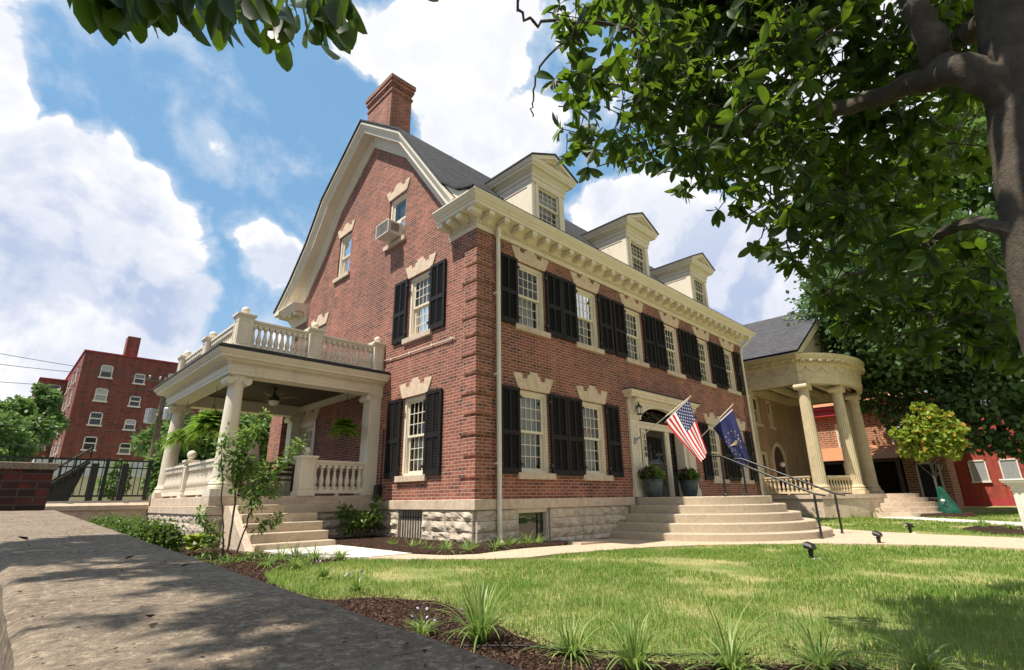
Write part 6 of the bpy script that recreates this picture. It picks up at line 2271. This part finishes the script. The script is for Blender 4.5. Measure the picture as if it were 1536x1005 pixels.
BL = [(-4.72, -6.34, 3.45, 0.17), (-4.69, -6.31, 3.12, 0.17), (-4.27, -6.02, 3.24, 0.17), (-4.36, -6.24, 2.87, 0.12), (-4.67, -6.68, 3.22, 0.24), (-4.16, -6.37, 3.37, 0.29), (-3.4, -5.99, 3.63, 0.26), (-3.7, -6.66, 3.98, 0.37), (-3.5, -6.52, 3.64, 0.38), (-3.98, -6.65, 2.84, 0.21), (-3.38, -6.64, 2.89, 0.2), (-4.04, -7.14, 3.24, 0.29), (-3.99, -7.04, 2.9, 0.28), (-3.92, -7.01, 2.58, 0.23), (-3.62, -6.94, 2.38, 0.19), (-2.5, -6.68, 2.6, 0.14), (-3.19, -7.35, 3.65, 0.34), (-3.01, -7.21, 3.32, 0.31), (-2.82, -7.14, 2.98, 0.32), (-3.57, -7.16, 2.29, 0.21), (-3.29, -7.17, 2.1, 0.19), (-2.78, -7.0, 2.12, 0.13), (-3.27, -7.75, 3.53, 0.27), (-2.8, -7.55, 3.19, 0.26), (-2.58, -7.37, 2.83, 0.22), (-3.62, -7.42, 2.08, 0.17), (-2.76, -7.35, 2.1, 0.17), (-3.11, -7.81, 3.12, 0.17), (-3.17, -7.78, 2.69, 0.11), (-3.43, -7.58, 2.0, 0.13), (-2.93, -7.57, 1.98, 0.14), (-2.26, -7.06, 2.2, 0.17), (-3.07, -6.64, 3.41, 0.29), (-3.97, -6.52, 3.6, 0.3)]
BL += EXTRA
# upper crown and the far side, outside the picture: they throw the shade on the lawn
UP = [(-3.2, -6.5, 4.5, .5), (-2.6, -6.2, 4.3, .45), (-3.9, -6.9, 4.9, .5), (-3.4, -7.2, 4.2, .5), (-4.6, -7.6, 4.6, .5), (-4.0, -7.6, 4.9, .6), (-3.9, -7.2, 5.2, .5), (-1.6, -6.9, 3.6, .5), (-.7, -6.9, 3.7, .5), (-.2, -7.2, 3.5, .5), (-2.3, -6.6, 3.9, .45), (-2.7, -7.0, 4.4, .5), (-3.3, -7.0, 4.6, .5), (-3.9, -6.9, 4.7, .5), (-1.2, -7.6, 4.0, .6), (-2.2, -7.9, 4.4, .6), (-3.2, -8.0, 5.0, .6), (-3.6, -6.5, 4.5, .4)]
SHADE_LEFT = []  # unseen leaves shading the wall; some added over the alley to cut skylight
for wx, wy, r in ((-6.45, -4.2, .22), (-6.4, -4.6, .25), (-6.45, -4.95, .22), (-6.2, -4.15, .25), (-6.2, -4.55, .25), (-6.2, -4.95, .22), (-6.0, -4.05, .25), (-6.0, -4.5, .25), (-6.0, -4.9, .25), (-5.95, -5.25, .22),
                  (-6.12, -5.3, .12), (-6.3, -5.45, .10), (-6.3, -5.95, .07), (-6.4, -6.3, .06), (-6.25, -6.35, .09), (-6.2, -5.5, .12), (-6.02, -5.6, .16), (-5.9, -5.65, .22), (-5.9, -6.0, .25), (-6.02, -6.0, .14), (-6.12, -5.75, .09), (-6.0, -6.35, .16), (-5.9, -6.4, .25), (-6.0, -6.65, .22), (-5.95, -6.85, .25), (-6.12, -6.8, .2), (-6.2, -7.0, .25), (-6.0, -7.1, .3),
                  (-5.8, -4.3, .2), (-5.75, -4.8, .2), (-5.8, -5.4, .2), (-5.75, -5.9, .25), (-5.7, -6.4, .25), (-6.7, -4.3, .3), (-6.75, -4.8, .3), (-7.0, -4.5, .4), (-7.0, -7.2, .5), (-7.5, -4.6, .5), (-7.6, -5.6, .5), (-7.6, -6.6, .5), (-8.2, -5, .6), (-8.2, -6.2, .6), (-8.2, -7.4, .6), (-7.4, -8.0, .6)):
    q = Vector((wx, wy, .75)) + SUNDIR * (5.0 + .6 * math.sin(wx * 40 + wy * 17))
    SHADE_LEFT.append((q.x, q.y, q.z, r))
TOP = [(-6.61, -6.22, 2.23, 0.05), (-6.57, -6.15, 2.32, 0.05), (-6.52, -6.08, 2.42, 0.05), (-6.47, -6.27, 2.28, 0.05), (-6.41, -6.2, 2.38, 0.05), (-6.35, -6.15, 2.48, 0.05), (-6.32, -6.34, 2.33, 0.05), (-6.25, -6.28, 2.43, 0.05), (-6.17, -6.23, 2.53, 0.05), (-6.16, -6.41, 2.36, 0.05), (-6.09, -6.38, 2.47, 0.05), (-6.05, -6.33, 2.59, 0.05), (-5.73, -6.49, 2.75, 0.03)]
P_, X_, Z_, S_ = [], [], [], []
tw = []
def whorls(bl, k, size, droop, rg):
    for (x, y, z, r) in bl:
        for _ in range(max(1, int(k * (r / .25) ** 2))):
            d = rg.normal(size=3)
            d /= np.linalg.norm(d)
            c = np.array([x, y, z]) + d * r * rg.random() ** .5
            ax = d * .8 + rg.normal(size=3) * .5 + np.array([0, 0, -.15])
            ax /= np.linalg.norm(ax)
            tw.append((c - ax * rg.uniform(.10, .22), c))
            a = np.cross(ax, [.3, .5, .8])
            a /= np.linalg.norm(a)
            b = np.cross(ax, a)
            nl = rg.integers(5, 9)
            for i in range(nl):
                t = 6.283 * i / nl + rg.normal() * .3
                o = a * math.cos(t) + b * math.sin(t)
                X = ax * rg.uniform(.2, .9) + o * .9 + np.array([0, 0, -droop]) * rg.random()
                P_.append(c - ax * .02 * rg.random())
                X_.append(X)
                Z_.append(ax + rg.normal(size=3) * .25 + np.array([0, 0, .35]))
                S_.append(size * rg.uniform(.75, 1.2))
rg_ = np.random.default_rng(11)
whorls([(x, y, z, r * 1.12) for x, y, z, r in BL], 18, .106, .8, rg_)
whorls(UP, 13, .15, .6, rg_)
whorls(SHADE_LEFT, 24, .135, .3, rg_)
# the row of hanging leaves at the top of the picture
for (x, y, z, r) in TOP:
    for _ in range(11 if r > .04 else 2):
        P_.append(np.array([x, y, z]) + rg_.normal(size=3) * r * [.9, .9, .4] + [0, 0, .05])
        X_.append(np.array([.25 * rg_.normal(), .25 * rg_.normal(), -1.]))
        Z_.append(np.array([-.5, .8, .2]) + rg_.normal(size=3) * .5)
        S_.append(.15 * rg_.uniform(.8, 1.15))
    tw.append((np.array([x, y, z + .12]), np.array([x, y, z])))
for a, b in tw:
    m.tube([tuple(a), tuple((a + b) / 2 + rg_.normal(size=3) * .008), tuple(b)], [.0045, .0035, .0025], 5)
m.build('trunk', M['bark'], mg, smooth=True)
V, F, rn = scatter(leaf_template(ts=(0, .18, .45, .72, .9, 1), ws=(.03, .22, .37, .36, .19, 0), fold=.14, curl=.18), np.array(P_), np.array(X_), np.array(Z_), S_)
np_mesh('crown', V, F, M['mag_leaf'], mg, rn, smooth=True)

# ------------------------------------------------------------------ the neighbour with the bowed portico
nb = thing('portico_house', 'tan brick house with a tall bowed portico of fluted cream columns', 'house', (23, 6, 0))
M['ncream'] = simple('aged_cream_paint', (.60, .50, .325), .6, var=.08, scale=4, dirt=(.44, .34, .20), dscale=1.5)
NX0, NY = 19.0, 2.1
m = MB(lambda u, d, z: (u, NY - d, z))
m.wall(rect(NX0 - .1, 30, 0, 7.1), [rect(20.05, 20.75, 4.35, 5.75), rect(21.9, 22.5, 4.35, 5.75), rect(20.15, 20.85, 1.5, 3.0)], 0, .3)
m.p = ident
m.quad((NX0 - .1, NY, 0), (NX0 - .1, 15, 0), (NX0 - .1, 15, 7.1), (NX0 - .1, NY, 7.1))
m.quad((30, NY, 0), (30, 15, 0), (30, 15, 7.1), (30, NY, 7.1))
m.quad((NX0 - .1, 15, 0), (30, 15, 0), (30, 15, 7.1), (NX0 - .1, 15, 7.1))
m.build('wall', M['tan_brick'], nb)
PN = lambda u, d, z: (u, NY - d, z)
for uc, z0, z1, hw in ((20.4, 4.35, 5.75, .35), (22.2, 4.35, 5.75, .3), (20.5, 1.5, 3.0, .35)):
    w = window(PN, uc, z0, z1, hw=hw, cols=1, rows=1, style='sides', lint=False, sill=True, parent=nb, mat='ncream', sunk=.0)
# arched doorway
m = MB(PN)
ar = [(22.3 + .75 * math.cos(t), 2.6 + .75 * math.sin(t)) for t in [math.pi * k / 16 for k in range(17)]]
ar2 = [(22.3 + .95 * math.cos(t), 2.6 + .95 * math.sin(t)) for t in [math.pi * k / 16 for k in range(17)]]
m.prism([(23.05, .95)] + ar + [(21.55, .95), (21.35, .95)] + ar2[::-1] + [(23.25, .95)], 0, .08)
dn = m.build('arched_doorway', M['ncream'], nb)
MB(PN).prism([(23.05, .95)] + ar + [(21.55, .95)], .0, .02).build('door', M['wood'], dn)
MB().ball((21.6, 1.7, 2.4), .13, 8).build('lamp', M['lamp_glass'], nb, smooth=True)
# portico floor, columns, entablature
COLS = [(19.05, -.55), (20.97, -1.42), (23.83, -1.42), (25.75, -.55)]
def bow(e, n=24):
    # plan curve through the four columns, pushed outwards by e
    cx, cy = 22.4, 1.56
    r = math.hypot(19.05 - cx, -.55 - cy)
    a0, a1 = math.atan2(-.55 - cy, 19.05 - cx), math.atan2(-.55 - cy, 25.75 - cx)
    return [(cx + (r * .985 + e) * math.cos(a0 + (a1 - a0) * k / n), cy + (r * .985 + e) * math.sin(a0 + (a1 - a0) * k / n) * 0.80 - .33) for k in range(n + 1)]
def plan(e):
    b = bow(e)
    return [(NX0 - e + .05, NY)] + [(NX0 - e + .05, b[0][1])] + b[1:-1] + [(25.75 + e, b[-1][1]), (25.75 + e, NY)]
m = MB()
for e, z0, z1 in ((.55, -.1, .78), (.62, .78, .95)):
    pl = plan(e)
    n = len(pl)
    m.add([(x, y, z0) for x, y in pl] + [(x, y, z1) for x, y in pl], [(i, (i + 1) % n, n + (i + 1) % n, n + i) for i in range(n)] + [tuple(range(n, 2 * n))])
m.build('portico_floor', M['stone'], nb)
for c in COLS:
    ionic(c, .95, 5.78, .27, .215, plinth=.14, flutes=20, mat='ncream', parent=nb, s=1.6)
m = MB()
m.box(NX0 - .12, NX0 + .35, NY - .28, NY, .95, 5.78).box(NX0 - .2, NX0 + .43, NY - .36, NY, .95, 1.2).box(NX0 - .2, NX0 + .43, NY - .36, NY, 5.5, 5.78)
m.build('pilaster', M['ncream'], nb)
m = MB()
EP = [(0.0, 5.78), (.30, 5.78), (.30, 5.9), (.32, 5.91), (.32, 6.02), (.35, 6.03), (.35, 6.08), (.31, 6.10), (.31, 6.62), (.35, 6.64), (.38, 6.70), (.38, 6.78), (.42, 6.80), (.60, 6.84), (.60, 6.94), (.64, 6.96), (.70, 7.08), (.70, 7.12), (0, 7.16)]
def plan_sweep(m, prof, close=False):
    pls = [plan(d - .05) for d, z in prof]
    n = len(pls[0])
    k = len(prof)
    vs = [(pls[j][i][0], pls[j][i][1], prof[j][1]) for i in range(n) for j in range(k)]
    m.add(vs, [(i * k + j, i * k + j + 1, (i + 1) * k + j + 1, (i + 1) * k + j) for i in range(n - 1) for j in range(k - 1)])
plan_sweep(m, EP)
pin = plan(-.35)
n = len(pin)
m.add([(x, y, 5.78) for x, y in pin] + [(x, y, 6.3) for x, y in pin], [(i, i + 1, n + i + 1, n + i) for i in range(n - 1)])
pe2 = plan(.31)
# dentils and garlands along the frieze
def along(e, step):
    pl = [Vector(p) for p in plan(e)]
    acc = 0
    out = []
    for a, b in zip(pl[:-1], pl[1:]):
        l = (b - a).length
        while acc < l:
            out.append((a.lerp(b, acc / l), (b - a).normalized()))
            acc += step
        acc -= l
    return out
for p, t in along(.34, .16):
    q = Vector((t.y, -t.x))
    c = p
    m.add([(c.x + t.x * a + q.x * b, c.y + t.y * a + q.y * b, z) for z in (6.70, 6.79) for a, b in ((-.045, -.03), (.045, -.03), (.045, .06), (-.045, .06))],
          [(0, 1, 5, 4), (1, 2, 6, 5), (2, 3, 7, 6), (3, 0, 4, 7), (0, 3, 2, 1)])
for p, t in along(.44, .42):
    q = Vector((t.y, -t.x))
    m.add([(p.x + t.x * a + q.x * b, p.y + t.y * a + q.y * b, z) for z in (6.76, 6.85) for a, b in ((-.07, -.1), (.07, -.1), (.07, .14), (-.07, .14))],
          [(0, 1, 5, 4), (1, 2, 6, 5), (2, 3, 7, 6), (3, 0, 4, 7), (0, 3, 2, 1)])
pts = along(.28, .06)
gl = []
for i, (p, t) in enumerate(pts):
    ph = (i % 13) / 13
    gl.append((p.x, p.y, 6.52 - .26 * math.sin(math.pi * ph) ** .8))
for i in range(0, len(gl) - 13, 13):
    m.tube(gl[i:i + 14], .022, 6)
    m.ball(gl[i], .05, 6)
m.build('entablature', M['ncream'], nb)
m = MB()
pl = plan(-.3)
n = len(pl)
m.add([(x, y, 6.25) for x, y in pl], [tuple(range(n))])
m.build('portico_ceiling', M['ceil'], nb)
for k in range(5):
    pass
m = MB()
for y in (1.2, .3, -.6):
    m.box(NX0 + .3, 25.4, y - .1, y + .1, 5.95, 6.25)
m.box(NX0 + .3, 25.4, NY - .15, NY, 5.8, 6.25)
m.build('ceiling_beam', M['ncream'], nb)
balustrade((NX0 + .15, NY - .3), (19.05, -.2), .95, .78, nb, 11, 'balustrade', mat='ncream')
balustrade((19.45, -.7), (20.65, -1.28), .95, .78, nb, 8, 'balustrade', mat='ncream')
# temple roof with the gable to the street
m = MB()
ez, rz_, xr = 7.14, 10.9, 24.5
xa, xb, ya, yb_ = NX0 - .95, 30.2, -.9, 15.3
m.add([(xa, ya, ez), (xr, ya, rz_), (xr, yb_, rz_), (xa, yb_, ez), (xb, ya, ez), (xb, yb_, ez)], [(0, 1, 2, 3), (1, 4, 5, 2)])
m.add([(xa, ya, ez - .12), (xr, ya, rz_ - .12), (xr, yb_, rz_ - .12), (xa, yb_, ez - .12), (xb, ya, ez - .12), (xb, yb_, ez - .12)], [(0, 3, 2, 1), (1, 2, 5, 4)])
m.build('roof', M['roof2'], nb)
m = MB()
m.add([(xa, ya - .02, ez - .12), (xr, ya - .02, rz_ - .1), (xb, ya - .02, ez - .12), (xa + .7, ya - .02, ez - .0), (xr, ya - .02, rz_ - .55), (xb - .7, ya - .02, ez)], [(0, 1, 4, 3), (1, 2, 5, 4)])
m.add([(xa + .5, ya + .25, ez), (xr, ya + .25, rz_ - .4), (xb - .5, ya + .25, ez)], [(0, 1, 2)])
m.add([(xa, ya - .02, ez - .13), (xr, ya - .02, rz_ - .12), (xa, ya + .26, ez - .13), (xr, ya + .26, rz_ - .12)], [(0, 1, 3, 2)])
m.build('pediment', M['ncream'], nb)
m = MB()
pt = plan(.66)
n = len(pt)
m.add([(x, y, 7.13) for x, y in pt] + [(x * .9 + 2.24, y * .9 + .1, 7.16) for x, y in pt], [(i, i + 1, n + i + 1, n + i) for i in range(n - 1)] + [tuple(range(n, 2 * n))])
m.build('bow_roof', M['roof2'], nb)
# curved steps
m = MB()
for k in range(5):
    r = 3.0 - .36 * k
    z = .19 * (k + 1)
    pts = [(23.2 + r * math.cos(t), -2.0 + r * .8 * math.sin(t)) for t in [math.pi + math.pi * i / 40 for i in range(41)]]
    n = len(pts)
    m.add([(x, y, z - .25) for x, y in pts] + [(x, y, z) for x, y in pts], [(i, (i + 1) % n, n + (i + 1) % n, n + i) for i in range(n)] + [tuple(range(n, 2 * n))])
m.build('steps', M['stone'], nb)

# ------------------------------------------------------------------ orange brick house and red house farther on
oh = thing('orange_house', 'orange brick house with a red cornice and a deep dark porch behind the maple', 'house', (40, 0, 0))
PO = lambda u, d, z: (36 - d, u, z)
m = MB(PO)
m.wall(rect(-2.6, 12, 0, 6.3), [rect(1.55, 2.55, 3.95, 5.75), rect(-1.6, -.6, 3.9, 5.6)], 0, .3)
m.p = ident
m.quad((36, -2.6, 0), (46, -2.6, 0), (46, -2.6, 6.3), (36, -2.6, 6.3))
m.box(33.5, 36, -3.4, -1.3, 0, 3.1)
m.build('wall', M['orange_brick'], oh)
for uc, z0, z1 in ((2.05, 3.95, 5.75), (-1.1, 3.9, 5.6)):
    window(PO, uc, z0, z1, hw=.5, cols=1, rows=1, style='sides', lint=False, sill=True, parent=oh, sunk=0)
m = MB()
m.box(35.5, 36.6, -3.0, 12.2, 6.3, 6.75).box(35.3, 36.8, -3.2, 12.3, 6.75, 6.95)
m.build('cornice', M['red_trim'], oh)
m = MB()
m.add([(35.2, -3.3, 6.95), (35.2, 12.4, 6.95), (40, 12.4, 10), (40, 0, 10), (46, -3.3, 6.95), (46, 12.4, 6.95)], [(0, 1, 2, 3), (0, 3, 4), (3, 2, 5, 4)])
m.add([(33.0, -1.2, 3.05), (33.0, 12, 3.05), (36, 12, 4.1), (36, -1.2, 4.1)], [(0, 1, 2, 3)])
m.add([(33.2, -3.7, 3.1), (33.2, -1.2, 3.1), (36, -1.2, 4.4), (36, -3.7, 4.4)], [(0, 1, 2, 3)])
m.build('roof', M['orange_sh'], oh)
m = MB()
m.box(33.1, 33.3, -1.25, 12, 2.85, 3.05)
for y in (-1.2, 1.6, 4.4, 7.2):
    m.box(33.1, 33.3, y, y + .2, .5, 2.85)
m.box(33.0, 36, -1.2, 12, 0, .45)
m.build('porch_frame', M['bench'], oh)
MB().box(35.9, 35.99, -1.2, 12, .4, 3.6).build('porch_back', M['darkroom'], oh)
m = MB(lambda u, d, z: (33.5 - d, u, z))
m.box(-3.05, -2.95, 0, .06, .7, 2.7).box(-2.0, -1.9, 0, .06, .7, 2.7).box(-3.05, -1.9, 0, .06, 2.6, 2.7).box(-3.1, -1.85, 0, .1, .6, .7)
wo = m.build('window', M['cream'], oh)
MB(lambda u, d, z: (33.5 - d, u, z)).quad((-2.95, .02, .7), (-2.0, .02, .7), (-2.0, .02, 2.6), (-2.95, .02, 2.6)).build('pane', M['darkroom'], wo)
for y in (3.0, 3.4):
    pass

rh_ = thing('red_house', 'red boarded building with white edged windows at the far right', 'house', (48, -8, 0))
m = MB()
m.box(45, 56, -16, -2.5, .5, 7)
for k in range(40):
    y = -16 + k * .34
    m.box(44.97, 45, y, y + .03, .5, 7)
m.build('wall', M['red_wood'], rh_)
MB().box(44.95, 56, -16, -2.5, 0, .5).build('plinth', M['red_trim'], rh_)
MB().add([(44.6, -16.3, 7), (44.6, -2.2, 7), (50, -2.2, 10.5), (50, -16.3, 10.5), (56, -16.3, 7), (56, -2.2, 7)], [(0, 1, 2, 3), (3, 2, 5, 4)]).build('roof', M['roof'], rh_)
for y in (-3.9, -5.6, -7.6):
    f = MB().box(44.9, 45, y - .5, y - .42, 1.7, 3.2).box(44.9, 45, y + .42, y + .5, 1.7, 3.2).box(44.9, 45, y - .5, y + .5, 3.1, 3.2).box(44.85, 45, y - .55, y + .55, 1.6, 1.72).build('window', M['white'], rh_)
    MB().box(44.95, 44.98, y - .42, y + .42, 1.72, 3.1).build('pane', M['grey_metal'], f)
# more greenery far away so that the horizon is closed
ww = []
rgw = random.Random(5)
for k in range(46):
    a = R(rgw.uniform(-14, 8))
    d = rgw.uniform(75, 110)
    ww.append((CAM.x + d * math.cos(a), CAM.y + d * math.sin(a), rgw.uniform(2, 7), rgw.uniform(3, 5.5)))
for k in range(40):
    a = R(rgw.uniform(68, 104))
    d = rgw.uniform(85, 130)
    ww.append((CAM.x + d * math.cos(a), CAM.y + d * math.sin(a), rgw.uniform(1, 3.5), rgw.uniform(3, 4.5)))
tag(clump_crown(ww, 26000, .95, M['far_tree'], 'distant_trees', None, .8, None, 77), kind='stuff')
